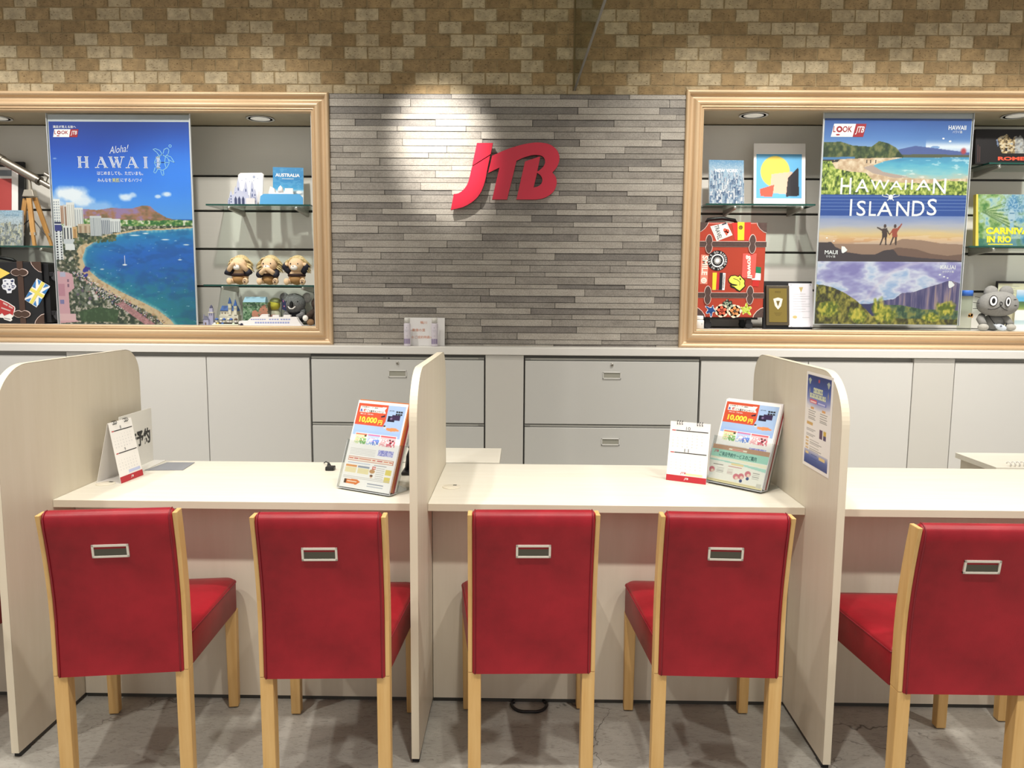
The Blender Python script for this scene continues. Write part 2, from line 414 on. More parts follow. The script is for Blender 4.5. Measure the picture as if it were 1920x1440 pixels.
def brick_verts(rs, hh=.0277):
    a, h = .0557, hh; j = lambda s: rs.uniform(-s, s)
    fr = [(-a + j(.0012), -.0045, -h + j(.001)), (0, -.0055, -h + j(.0015)), (a + j(.0012), -.0045, -h + j(.001)), (a + j(.0015), -.0055, 0), (a + j(.0012), -.0045, h + j(.001)), (0, -.0055, h + j(.0015)), (-a + j(.0012), -.0045, h + j(.001)), (-a + j(.0015), -.0055, 0)]
    bk = [(x * 1.015, .009, z * 1.025) for x, y, z in fr]
    n = 8; return fr + bk, [list(range(8))] + [[(i + 1) % n, i, n + i, n + (i + 1) % n] for i in range(n)]
_rs = random.Random(3); BM = {}
for ki, mm in enumerate(M_brickl + M_brickd):
    for v in range(3):
        me = bpy.data.meshes.new('brick'); vs, fs = brick_verts(_rs); me.from_pydata(vs, [], fs); me.materials.append(mm); BM[(ki, v)] = me
nb = 0; rest = G()
for row in (1, 2, 3, 4, 5, 6, 7, 0, -1, -2, -3, -4, -5):
    zc = 2.785 - BH * (row - .5) ; off = .1037 if row % 2 == 0 else .0437
    for k in sorted(range(-24, 22), key=abs):
        x = off + k * BP; z1 = zc + .0277; z0 = zc - .0277
        if z0 < WZ - .008:      # the lowest course is cut by the frames and the stone panel
            z0 = WZ - .008
        ki = _rs.randrange(2) if k in LIGHT.get(row, [q for q in range(-24, 22) if (q * 7 + row * 5) % 11 < 4]) else 2 + _rs.randrange(3)
        if nb < 300 and row >= 0 and z0 > WZ - .007:
            o = bpy.data.objects.new('brick', BM[(ki, _rs.randrange(3))]); COL.objects.link(o); o.location = (x, 0.0, zc); adopt(o, wall); nb += 1
        elif nb < 300 and row == 7 and abs(k) < 99:
            vs, fs = brick_verts(_rs, (z1 - z0) / 2); me = bpy.data.meshes.new('brick'); me.from_pydata(vs, [], fs); me.materials.append((M_brickl + M_brickd)[ki])
            o = bpy.data.objects.new('brick', me); COL.objects.link(o); o.location = (x, 0, (z0 + z1) / 2); adopt(o, wall); nb += 1
        else:
            rest.k = ki; vs, fs = brick_verts(_rs, (z1 - z0) / 2); rest.add([(a + x, b, c + (z0 + z1) / 2) for a, b, c in vs], fs)
o = rest.build('brick_courses', M_brickl + M_brickd, wall); o['kind'] = 'stuff'

# ---- grey strip-stone panel between the two windows
def stone_mat(name, c0, c1):
    def f(nt, N, L, b):
        n = pos_noise(N, L, (9, 9, 22), 6, .7); r = ramp(N, [(.3, c0), (.7, c1)]); L(n.outputs['Fac'], r.inputs[0])
        n2 = pos_noise(N, L, (160, 160, 160), 3, .7); r2 = ramp(N, [(.35, '#d8d8d8'), (.6, '#ffffff')]); L(n2.outputs['Fac'], r2.inputs[0])
        L(mixc(N, L, 1.0, r.outputs[0], r2.outputs[0], 'MULTIPLY'), b.inputs['Base Color']); bumpn(N, L, b, n2.outputs['Fac'], .15, .002)
    return node_mat(name, f, .42)
M_st = {'L': [stone_mat('stone_light_a', '#a49d93', '#bbb5ab'), stone_mat('stone_light_b', '#9d968c', '#b4aea4')], 'M': [stone_mat('stone_mid_a', '#8e8880', '#a59f96'), stone_mat('stone_mid_b', '#8a847c', '#9f9990')], 'D': [stone_mat('stone_dark_a', '#736e69', '#8a857e'), stone_mat('stone_dark_b', '#79736d', '#908a83')]}
pan = G().box((-.992, -.006, 1.08), (.822, .008, WZ)).build('trim_1', M_gap); structure(pan); tag(pan, 'panel of grey strip stone between the two display windows')
ZB = [2.368, 2.3452, 2.306, 2.2721, 2.2443, 2.2113, 2.1855, 2.1485, 2.1138, 2.0791, 2.053, 2.0157, 1.9909, 1.9557, 1.9308, 1.8927, 1.8691, 1.83, 1.799, 1.7707, 1.7363, 1.7111, 1.6744, 1.6388, 1.6031, 1.5772, 1.5421, 1.5164, 1.4801, 1.457, 1.4179, 1.3958, 1.3577, 1.3242, 1.2951, 1.2637, 1.2372, 1.2007, 1.1669, 1.1313, 1.1077, 1.0923]
SPL = {5: ([-.854, -.445, .047, .459], 'LDLDM'), 6: ([-.64, -.29, .262, .615], 'LLMLL'), 7: ([-.743, -.214, .158, .694], 'LMLML'), 8: ([-.613, -.206, .287, .704], 'MLDLD'), 9: ([-.918, -.388, -.022, .517], 'MLMLM'), 10: ([-.828, -.481, .071, .419], 'MLMLM'), 11: ([-.731, -.203, .169, .702], 'LMLDL'), 12: ([-.954, -.363, -.055, .537], 'LMLML'), 13: ([-.858, -.446, .041, .455], 'LMLMM'), 14: ([-.779, -.188, .119, .717], 'MMMLM'), 15: ([-.932, -.523, -.034, .375], 'LMLML'), 16: ([-.708, -.363, .186, .534], 'MDLDL'), 17: ([-.571, -.168, .326, .737], 'LMLMM'), 18: ([-.62, -.215, .276, .687], 'DMDLD'), 19: ([-.722, -.133, .173, .772], 'MLMLM')}
_rs = random.Random(11)
for i in range(len(ZB) - 1):
    key = 5 + (i - 4) % 15; sp, tn = SPL[key]
    xs = [-.99] + sp + [.82]
    for j in range(len(xs) - 1):
        if xs[j + 1] - xs[j] < .012: continue
        y = -.013 - {'L': .005, 'M': .0025, 'D': 0}[tn[j]] - _rs.uniform(0, .0015)
        G().box((xs[j] + .0011, y, ZB[i + 1] + .0012), (xs[j + 1] - .0011, -.004, ZB[i] - .0012)).build('stone_strip', _rs.choice(M_st[tn[j]]), pan)

# ---- the two framed display windows
PROF = [(0, -.004), (0, .030), (.003, .035), (.008, .037), (.014, .035), (.017, .030), (.0195, .029), (.021, .022), (.026, .016), (.033, .0145), (.040, .017), (.044, .024), (.051, .031), (.059, .034), (.067, .032), (.072, .026), (.0735, .0225), (.077, .0255), (.081, .0255), (.0835, .0215), (.085, .018), (.089, .0195), (.093, .017), (.095, .012), (.096, -.012)]
def rail(win, side, x0, z0, x1, z1):
    vs = []
    for s, out in PROF:
        if side == 'top': a, b = (x0 + s, -out, z1 - s), (x1 - s, -out, z1 - s)
        elif side == 'bottom': a, b = (x1 - s, -out, z0 + s), (x0 + s, -out, z0 + s)
        elif side == 'right': a, b = (x1 - s, -out, z1 - s), (x1 - s, -out, z0 + s)
        else: a, b = (x0 + s, -out, z0 + s), (x0 + s, -out, z1 - s)
        vs += [a, b]
    fs = [(2 * i, 2 * i + 1, 2 * i + 3, 2 * i + 2) for i in range(len(PROF) - 1)]
    g = G(); g.add(vs, fs); o = g.build('frame_rail', M_gold_v if side in ('left', 'right') else M_gold, win, smooth=True)
    o.data.set_sharp_from_angle(angle=math.radians(50))
M_gold_v = mat('gold_frame_upright', '#ceb390', .36, metal=.16, spec=.5, noise=.5, nscale=(60, 60, 3), ncol='#c6a985')
GROOVES = [1.40, 1.607, 1.816, 2.006]
def window(name, label, x0, x1, zt, zi, gx0, gx1):
    wn = thing(name, None, None, ((x0 + x1) / 2, 0, 1.19)); wn['kind'] = 'structure'; wn['label'] = label
    for s in ('top', 'bottom', 'left', 'right'): rail(wn, s, x0, 1.097, x1, zt)
    zs = [1.19] + GROOVES + [zi]
    for a, b in zip(zs, zs[1:]):
        G().box((gx0, .305, a + .006), (gx1, .325, b - .006)).build('slat_board', M_cream, wn, bevel=.002)
    G().box((gx0, .326, 1.19), (gx1, .345, zi)).build('back_panel', M_gap, wn)
    G().box((gx0, -.002, zi), (gx1, .34, zi + .02)).build('soffit', M_soffit, wn)
    G().box((gx0, -.01, 1.176), (gx1, .34, 1.192)).build('sill', M_white, wn)
    for xx in (gx0 - .01, gx1): G().box((xx, 0, 1.19), (xx + .01, .34, zi)).build('side_panel', M_white, wn)
    return wn
M_diff = mat('diffuser', '#e8e6dd', .5); _b = M_diff.node_tree.nodes['Principled BSDF']; _b.inputs['Emission Color'].default_value = (1, .96, .86, 1); _b.inputs['Emission Strength'].default_value = .16
window('window_1', 'gold framed display window left of the logo panel', -3.15, -.985, 2.372, 2.278, -3.1, -1.085)
window('window_2', 'gold framed display window right of the logo panel', .818, 3.1, 2.392, 2.296, .912, 3.05)
for x, y, z, lb in ((-1.385, .13, 2.278, 'round white downlight above the guidebook shelf in the left window'), (-2.79, .14, 2.278, 'round white downlight above the telescope in the left window'), (1.19, .085, 2.296, 'round white downlight above the framed print in the right window'), (2.53, .07, 2.296, 'round white downlight above the black book in the right window')):
    t = thing('downlight', lb, 'downlight', (x, y, z), group='downlights in the display windows')
    G().lathe([(.074, z - .004), (.070, z - .006), (.062, z - .004)], (x, y, 0), 28).build('trim_ring', M_white, t, smooth=True)
    G().lathe([(.061, z - .003), (.03, z - .006), (.001, z - .0065)], (x, y, 0), 28).build('diffuser', M_diff, t, smooth=True)

# ---- hanging glass smoke screen, square to the wall
t = thing('glass_smoke_screen', 'clear hanging glass smoke screen jutting out from the brick wall above the logo panel', 'glass screen', (.27, -1.0, 2.39))
a, b = (.257, -.012), (.309, -2.4); n = Vector((b[1] - a[1], -(b[0] - a[0]), 0)).normalized() * .004
def slab(z0, z1, th=1.0):
    q = [(a[0] + n.x * th, a[1] + n.y * th), (b[0] + n.x * th, b[1] + n.y * th), (b[0] - n.x * th, b[1] - n.y * th), (a[0] - n.x * th, a[1] - n.y * th)]
    return G().hexa([(*p, z0) for p in q] + [(*p, z1) for p in q])
slab(2.396, CEIL).build('pane', glassy('screen_glass', '#dbe2d6', 1.5), t)
slab(2.388, 2.3955, 1.1).build('edge_strip', mat('screen_edge', '#8d8d88', .35, metal=.6), t)
G().box((.248, -.016, 2.39), (.266, -.006, CEIL)).build('wall_channel', mat('channel', '#776746', .5, metal=.4), t)

# ------------------------------------------------------------------ counter and cabinets along the wall
ct = G().box((-3.4, -.125, 1.058), (3.4, .006, 1.0975)).build('counter_worktop', M_top, bevel=.003); tag(ct, 'long white worktop running under both display windows', 'worktop')
CY = -.112
def handle_pull(parent, x, z, wd=.094, hg=.036, y=CY):
    g = G()
    for a, b in (((x - wd / 2, z - hg / 2), (x + wd / 2, z - hg / 2 + .006)), ((x - wd / 2, z + hg / 2 - .004), (x + wd / 2, z + hg / 2)), ((x - wd / 2, z - hg / 2), (x - wd / 2 + .005, z + hg / 2)), ((x + wd / 2 - .005, z - hg / 2), (x + wd / 2, z + hg / 2))):
        g.box((a[0], y - .004, a[1]), (b[0], y + .001, b[1]))
    h = g.build('handle', M_white, parent, bevel=.001)
    G().box((x - wd / 2 + .005, y - .0008, z - hg / 2 + .006), (x + wd / 2 - .005, y + .0004, z + hg / 2 - .004)).build('recess', mat('recess_grey', '#a3a296', .6), h)
def file_cabinet(x0, label):
    x1 = x0 + .9; t = thing('file_cabinet', label, 'filing cabinet', (x0 + .45, 0, 0), group='steel lateral file cabinets under the worktop')
    G().box((x0, CY + .02, .03), (x1, .004, 1.055)).build('carcass', mat('carcass_grey', '#63625e', .6), t)
    G().box((x0 + .01, CY + .012, 0), (x1 - .01, 0, .03)).build('plinth', M_gap, t)
    for i, (za, zb) in enumerate(((.702, 1.029), (.367, .684), (.035, .349))):
        d = G().box((x0 + .006, CY, za), (x1 - .006, CY + .02, zb)).build('drawer', M_steel, t, bevel=.002)
        l = G().box((x0 + .006, CY + .004, zb + .003), (x1 - .006, CY + .02, zb + .014)).build('lip', mat('lip_grey', '#aeaea8', .4), d, bevel=.001)
        handle_pull(d, x0 + .45, zb - .073)
        G().box((x0 + (.865 if x0 < -.5 else .008), CY + .002, zb + .005), (x0 + (.89 if x0 < -.5 else .033), CY + .005, zb + .012)).build('latch', mat('latch_grey', '#8b8b88', .4), d)
        if i == 0:
            k = G(); R = Matrix.Rotation(math.radians(90), 3, 'X')
            k.lathe([(.008, 0), (.008, .004), (.006, .006), (.001, .006)], (x0 + .45, CY, 1.012), 16, R); lk = k.build('lock', M_metal, d, smooth=True)
            G().box((x0 + .4485, CY - .0075, 1.008), (x0 + .4515, CY - .0058, 1.016)).build('keyhole', M_black, lk)
            if x0 < -.5:
                pl = Pl((x0 + .375, CY + .0035, 1.032), (1, 0, 0), (0, 0, 1)); g = G(); t2(g, pl, '注意', 0, .002, h=.007); p2(g, pl, [(.026, .002), (.036, .002), (.031, .0095)]); g.build('caution_mark', M_ink, d)
                g = G(); t2(g, pl, '引き出しは一段ずつ', .045, .003, w_=.05, h=.005); g.build('caution_print', M_inkg, d)
    return t
file_cabinet(-1.085, 'white steel file cabinet left of centre behind the leaflet stand')
file_cabinet(.0145, 'white steel file cabinet below the logo right of the middle partition')
def cupboard(label, x0, x1, mid):
    t = thing('cupboard', label, 'cupboard', ((x0 + x1) / 2, 0, 0), group='white cupboards under the worktop')
    G().box((x0, CY + .022, .03), (x1, .004, 1.055)).build('carcass', mat('carcass_light', '#9d9b95', .6), t); G().box((x0 + .01, CY + .014, 0), (x1 - .01, 0, .03)).build('plinth', M_gap, t)
    for a, b in ((x0, mid), (mid, x1)):
        if b - a > .05: G().box((a + .002, CY, .035), (b - .002, CY + .02, 1.036)).build('door', M_white, t, bevel=.0015)
cupboard('white two-door cupboard behind the left desk and reservation sign', -2.155, -1.087, -1.621)
cupboard('white two-door cupboard behind the right hand partition', .917, 1.996, 1.464)
cupboard('white cupboard at the left picture edge behind the left partition', -3.3, -2.345, -2.82)
cupboard('white cupboard at the right picture edge behind the return desk', 2.206, 3.3, 2.75)
for x0, x1, lb in ((-2.343, -2.157, 'narrow white filler panel between the two left cupboards'), (-.183, .0125, 'narrow white filler panel between the two file cabinets'), (1.998, 2.204, 'narrow white filler panel between the two right cupboards')):
    o = G().box((x0, CY - .001, .0), (x1, 0, 1.056)).build('filler_panel', M_filler, bevel=.0015); tag(o, lb, 'panel', 'narrow filler panels between cabinets')

# ------------------------------------------------------------------ desks and partitions
DZ = .715
def desk(x0, x1, label, yf=-1.712, z=DZ):
    t = thing('desk', label, 'desk', ((x0 + x1) / 2, -1.45, 0), group='pale wooden service desks')
    G().box((x0, yf, z - .024), (x1, -1.133, z)).build('desktop', M_desk, t, bevel=.001)
    G().box((x0, yf - .0012, z - .0235), (x1, yf + .0005, z - .001)).build('edge_band', M_edge, t)
    G().box((x0 + .001, -1.598, .016), (x1 - .001, -1.578, z - .0245)).build('modesty_panel', M_panel, t)
    G().box((x0 + .001, -1.59, 0), (x1 - .001, -1.578, .016)).build('plinth', M_gap, t)
    G().box((x0 + .06, -1.577, z - .10), (x1 - .06, -1.56, z - .0245)).build('stretcher', M_panel, t)
    return t
XL, XC, XR, PT = -1.463, -.2876, .8834, .022
desk(XL + .001, XC - PT - .001, 'pale wooden service desk between left and middle partitions')
desk(XC + .001, XR - .001, 'pale wooden service desk between middle and right partitions')
desk(XR + PT + .001, 2.15, 'pale wooden service desk right of the right hand partition', -1.722, DZ - .001)
desk(-2.75, XL - PT - .001, 'pale wooden service desk left of the left partition, mostly hidden')
def partition(x, face, label):     # x: the face towards the camera's middle
    t = thing('partition_screen', label, 'partition', (x, -1.54, 0), group='round-cornered desk partitions')
    y0, y1, h = -1.945, -1.128, 1.15; pts = [(y0, .016), (y1, .016)]
    ra, rb = .10, .15
    for k in range(17): a = math.radians(k * 5.625); pts.append((y1 - ra + ra * math.cos(a), h - ra + ra * math.sin(a)))
    for k in range(21): a = math.radians(90 + k * 4.5); pts.append((y0 + rb + rb * math.cos(a), h - rb + rb * math.sin(a)))
    x0, x1 = (x - PT, x) if face > 0 else (x, x + PT)
    G().prism(pts, x0, x1, 'x').build('board', M_part, t)
    def off(p, d):
        cx = min(max(p[0], y0 + rb), y1 - ra)
        return p
    g = G(); e = .0012
    rim = pts[1:] + [pts[0]]
    for i in range(len(rim) - 1):
        (ya, za), (yb, zb) = rim[i], rim[i + 1]; L = math.hypot(yb - ya, zb - za); ny, nz = (zb - za) / L * e, -(yb - ya) / L * e
        g.add([(x0, ya + ny, za + nz), (x1, ya + ny, za + nz), (x1, yb + ny, zb + nz), (x0, yb + ny, zb + nz)], [(0, 1, 2, 3)])
    g.build('edge_band', M_edge, t, smooth=True)
    G().box((x0 + .003, y0 + .03, .004), (x1 - .003, y1 - .01, .016)).build('plinth', M_gap, t)
    for yy in (y0 + .035, y1 - .06): G().box((x0 + .001, yy - .025, 0), (x1 - .001, yy + .02, .0155)).build('foot', M_black, t)
    return t
partition(XL, 1, 'cream wooden partition at the far left beside the reservation sign')
partition(XC, 1, 'cream wooden partition in the middle seen edge on')
partition(XR, -1, 'cream wooden partition with a blue leaflet taped on')
# side return tops on the staff side
def return_desk(label, x0, x1):
    t = thing('return_desk', label, 'desk', ((x0 + x1) / 2, -.9, 0))
    G().box((x0, -1.04, .678), (x1, -.752, .70)).build('desktop', M_desk, t, bevel=.001)
    G().box((x0 + .015, -1.025, .02), (x1 - .015, -.77, .677)).build('pedestal', M_panel, t)
    G().box((x0 + .03, -1.0, 0), (x1 - .03, -.79, .02)).build('plinth', M_gap, t)
return_desk('small white return top behind the middle partition', -.62, -.083)
return_desk('white return desk with open side at right picture edge', 1.877, 2.6)

# ------------------------------------------------------------------ chairs
def make_chair(label, group):
    t = thing('dining_chair', label, 'chair', (0, 0, 0), 0, group)
    # seat: trapezoid with rounded corners
    g = G(); zt, zb = .44, .333
    pts = []
    cs = [(-.170, -.148), (.170, -.148), (.206, .248), (-.206, .248)]; rd = [.004, .004, .03, .03]
    for k, (cx, cy) in enumerate(cs):
        r = rd[k]; sx = 1 if cx > 0 else -1; sy = 1 if cy > 0 else -1
        a0 = {(-1, -1): 180, (1, -1): 270, (1, 1): 0, (-1, 1): 90}[(sx, sy)]
        for q in range(5): a = math.radians(a0 + q * 22.5); pts.append((cx - sx * r + r * math.cos(a), cy - sy * r + r * math.sin(a)))
    n = len(pts)
    def ring(z, s): return [(x * s, .05 + (y - .05) * s, z) for x, y in pts]
    rings = [ring(zb, .985), ring(zb + .006, 1), ring(zt - .02, 1.0), ring(zt - .008, .99), ring(zt - .002, .96), ring(zt + .003, .8), ring(zt + .005, .4)]
    vs = [p for r in rings for p in r]; fs = [[(i * n + k), i * n + (k + 1) % n, (i + 1) * n + (k + 1) % n, (i + 1) * n + k] for i in range(len(rings) - 1) for k in range(n)]
    fs += [list(range(n))[::-1], [(len(rings) - 1) * n + k for k in range(n)]]
    g.add(vs, fs); seat = g.build('seat', M_red, t, smooth=True); seat.data.set_sharp_from_angle(angle=math.radians(42))
    G().tube([(x * 1.0, .05 + (y - .05) * 1.0, zt - .012) for x, y in pts], .0022, 6, True).build('seat_seam', M_seam, seat, smooth=True)
    # legs
    for s in (-1, 1):
        q = lambda z, k: [(s * .187 - .018 * k, .229 - .018 * k, z), (s * .187 + .018 * k, .229 - .018 * k, z), (s * .187 + .018 * k, .229 + .018 * k, z), (s * .187 - .018 * k, .229 + .018 * k, z)]
        G().hexa(q(0.004, .85) + q(.332, 1)).build('leg', M_wood, t, bevel=.003)
    def yc(z): return -.205 + (0 if z < .5 else -.047 * ((z - .5) / .3) ** 1.6)
    for s in (-1, 1):
        g = G(); zs = [.345, .42, .5, .56, .62, .68, .74, .796]; x0, x1 = (.1605, .1725) if s > 0 else (-.1725, -.1605)
        a, b = (.1375, .1725) if s > 0 else (-.1725, -.1375)
        g.hexa([(a, -.198, .004), (b, -.198, .004), (b, -.163, .004), (a, -.163, .004), (a, -.203, .345), (b, -.203, .345), (b, -.16, .345), (a, -.16, .345)])
        vs = []
        for z in zs:
            y = yc(z); vs += [(x0, y + .001, z), (x1, y + .001, z), (x1, y + .046, z), (x0, y + .046, z)]
        m = len(zs); fs = [[i * 4 + k, i * 4 + (k + 1) % 4, i * 4 + 4 + (k + 1) % 4, i * 4 + 4 + k] for i in range(m - 1) for k in range(4)] + [[3, 2, 1, 0], [(m - 1) * 4 + k for k in range(4)]]
        g.add(vs, fs); g.build('leg', M_wood, t, bevel=.002)
    # upholstered back: curved slab with rolled top
    g = G(); X = .1602
    prof = []
    for z in (.343, .36, .42, .5, .56, .62, .68, .72, .76): prof.append((yc(z) - .004, z))
    for k in range(1, 7):
        a = math.radians(k * 26); prof.append((yc(.785) + .022 - .026 * math.cos(a), .777 + .026 * math.sin(a)))
    prof.append((yc(.76) + .052, .775))
    for z in (.70, .62, .55, .46, .40, .343): prof.append((yc(z) + .05, z))
    m = len(prof); vs = []; xs = [-X, -X + .004, -X + .012, X - .012, X - .004, X]; ins = [.006, .0015, 0, 0, .0015, .006]
    for x, i_ in zip(xs, ins):
        for (y, z) in prof: vs.append((x, y + (i_ if y < yc(z) + .02 else -i_), z - (i_ if z > .77 else 0)))
    fs = [[c * m + k, c * m + (k + 1) % m, (c + 1) * m + (k + 1) % m, (c + 1) * m + k] for c in range(len(xs) - 1) for k in range(m)]
    fs += [list(range(m)), [(len(xs) - 1) * m + k for k in range(m)][::-1]]
    g.add(vs, fs); back = g.build('backrest', M_red, t, smooth=True, angle=50); back.data.set_sharp_from_angle(angle=math.radians(60))
    for s in (-1, 1):
        G().tube([(s * .1535, y - .0005, z) for (y, z) in prof[:13]], .0017, 6).build('back_seam', M_seam, back, smooth=True)
    # recessed pull
    zc = .694; yy = yc(zc) - .004; tilt = Matrix.Translation((0, yy, zc)) @ Matrix.Rotation(math.radians(9), 4, 'X')
    g = G(tilt)
    for a, b in (((-.046, -.0185), (.046, -.0125)), ((-.046, .0125), (.046, .0185)), ((-.046, -.0185), (-.040, .0185)), ((.040, -.0185), (.046, .0185))): g.box((a[0], -.0045, a[1]), (b[0], .002, b[1]))
    h = g.build('pull_handle', mat('pull_metal', '#ded9cf', .35, metal=.55), t, bevel=.0008)
    g = G(tilt); g.hexa([(-.0402, -.0035, -.0127), (.0402, -.0035, -.0127), (.0402, .003, -.0127), (-.0402, .003, -.0127), (-.0402, .001, .0127), (.0402, .001, .0127), (.0402, .003, .0127), (-.0402, .003, .0127)])
    g.build('pull_recess', M_dmetal, h)
    return t
CH_G = 'red leather chairs with beech legs at the desks'
chair = make_chair('red chair turned slightly left, nearest to the left partition', CH_G)
chair.location = (-1.095, -1.893, 0); chair.rotation_euler.z = math.radians(8)
for lb, x, y, rz in (('red chair close to the left side of the middle partition', -.526, -1.899, 2.5), ('red chair just right of the middle partition, facing the desk straight', .028, -1.858, 2.0), ('red chair close to the left side of the right hand partition', .544, -1.862, -1.5), ('red chair cut by the right picture edge, beyond the right partition', 1.156, -1.94, 0), ('red chair almost out of frame at left edge, only seat corner showing', -1.80, -1.885, 3), ('chair at the right edge showing only one front leg', 1.745, -1.90, -2)):
    c = copy_tree(chair); c.location = (x, y, 0); c.rotation_euler.z = math.radians(rz); c['label'] = lb

# ------------------------------------------------------------------ the red wall sign
def WALL(Y): return Pl((0, Y, 0), (1, 0, 0), (0, 0, 1))
def zp(Y, ox, oy, s):       # points measured on an enlarged crop of the photograph -> metres on the plane Y
    def f(*pts):
        r = []
        for x, y in pts:
            p = at(ox + x / s, oy + y / s, Y); r.append((float(p[0]), float(p[2])))
        return r
    return f
def filled(loops, depth):
    c = bpy.data.curves.new('c', 'CURVE'); c.dimensions = '2D'; c.fill_mode = 'BOTH'; c.extrude = depth / 2
    for lp in loops:
        sp = c.splines.new('POLY'); sp.points.add(len(lp) - 1); sp.use_cyclic_u = True
        for k, (x, y) in enumerate(lp): sp.points[k].co = (x, y, 0, 1)
    o = bpy.data.objects.new('c', c); m = o.to_mesh()
    vs = [tuple(v.co) for v in m.vertices]; fs = [list(p.vertices) for p in m.polygons]
    o.to_mesh_clear(); bpy.data.objects.remove(o); bpy.data.curves.remove(c); return vs, fs
def smooth_loop(pts, n=4):      # pts with third value 1 are corners; Catmull-Rom elsewhere
    P = [(p[0], p[1]) for p in pts]; c = [len(p) > 2 for p in pts]; N = len(P); out = []
    for i in range(N):
        a, b = P[i], P[(i + 1) % N]
        if c[i] and c[(i + 1) % N]: out.append(a); continue
        m0 = ((b[0] - P[i - 1][0]) / 2, (b[1] - P[i - 1][1]) / 2) if not c[i] else (b[0] - a[0], b[1] - a[1])
        q = P[(i + 2) % N]; m1 = ((q[0] - a[0]) / 2, (q[1] - a[1]) / 2) if not c[(i + 1) % N] else (b[0] - a[0], b[1] - a[1])
        for k in range(n):
            t = k / n; h = (2 * t ** 3 - 3 * t * t + 1, t ** 3 - 2 * t * t + t, -2 * t ** 3 + 3 * t * t, t ** 3 - t * t)
            out.append((h[0] * a[0] + h[1] * m0[0] + h[2] * b[0] + h[3] * m1[0], h[0] * a[1] + h[1] * m0[1] + h[2] * b[1] + h[3] * m1[1]))
    return out
JTB = dict(cap=[[(603, 243, 1), (795, 243, 1), (768, 378, 1), (546, 517, 1)]],
 j=[[(544, 529, 1), (762, 393, 1), (728, 560), (695, 720), (640, 850), (560, 940), (440, 1010), (289, 1047, 1), (325, 857, 1), (380, 847), (430, 815), (475, 760), (505, 690)]],
 tb=[[(786, 396, 1), (900, 345), (1000, 306), (1150, 262), (1280, 240), (1380, 240), (1480, 262), (1560, 325), (1592, 400), (1588, 470), (1558, 540), (1508, 598, 1), (1550, 655), (1560, 730), (1530, 815), (1470, 872), (1400, 906), (1310, 922), (1200, 922, 1), (1077, 922, 1), (1180, 465, 1), (1364, 403, 1), (1328, 584, 1), (1352, 572), (1400, 525), (1422, 470), (1408, 422), (1375, 396), (1335, 389), (1280, 388), (1230, 398), (1150, 424), (1078, 458, 1), (965, 922, 1), (785, 922, 1), (872, 540, 1), (737, 603, 1)],
     [(1326, 600, 1), (1372, 640), (1389, 690), (1372, 735), (1335, 764), (1283, 778, 1)]])
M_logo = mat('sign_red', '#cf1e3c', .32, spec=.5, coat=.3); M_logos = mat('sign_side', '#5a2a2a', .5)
sg = thing('wall_sign', 'large red three-letter company sign mounted on the grey stone panel', 'sign', (-.06, -.03, 1.87))
SY = -.064; fz = zp(SY, 800, 230, 6.4)
for k, lps in JTB.items():
    lps2 = [smooth_loop([(*fz((p[0], p[1]))[0], *p[2:]) for p in lp]) for lp in lps]
    vs, fs = filled(lps2, .026)
    g = G(); g.add([(x, SY + .013 - z, y) for x, y, z in vs], fs); g.k = 0
    o = g.build('letter', [M_logo, M_logos], sg)
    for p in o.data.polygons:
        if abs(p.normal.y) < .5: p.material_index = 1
    cx = sum(p[0] for p in lps2[0]) / len(lps2[0])
g = G(Matrix.Identity(4)); R = Matrix.Rotation(math.radians(90), 3, 'X')
for (x, y) in ((680, 330), (600, 700), (400, 930), (900, 450), (900, 850), (1130, 850), (1280, 300), (1530, 450), (1480, 800)):
    (X, Z), = fz((x, y)); g = G(); g.lathe([(.006, 0), (.006, .026)], (X, SY + .026 + .026, Z), 10, R); g.build('standoff', M_dmetal, sg)

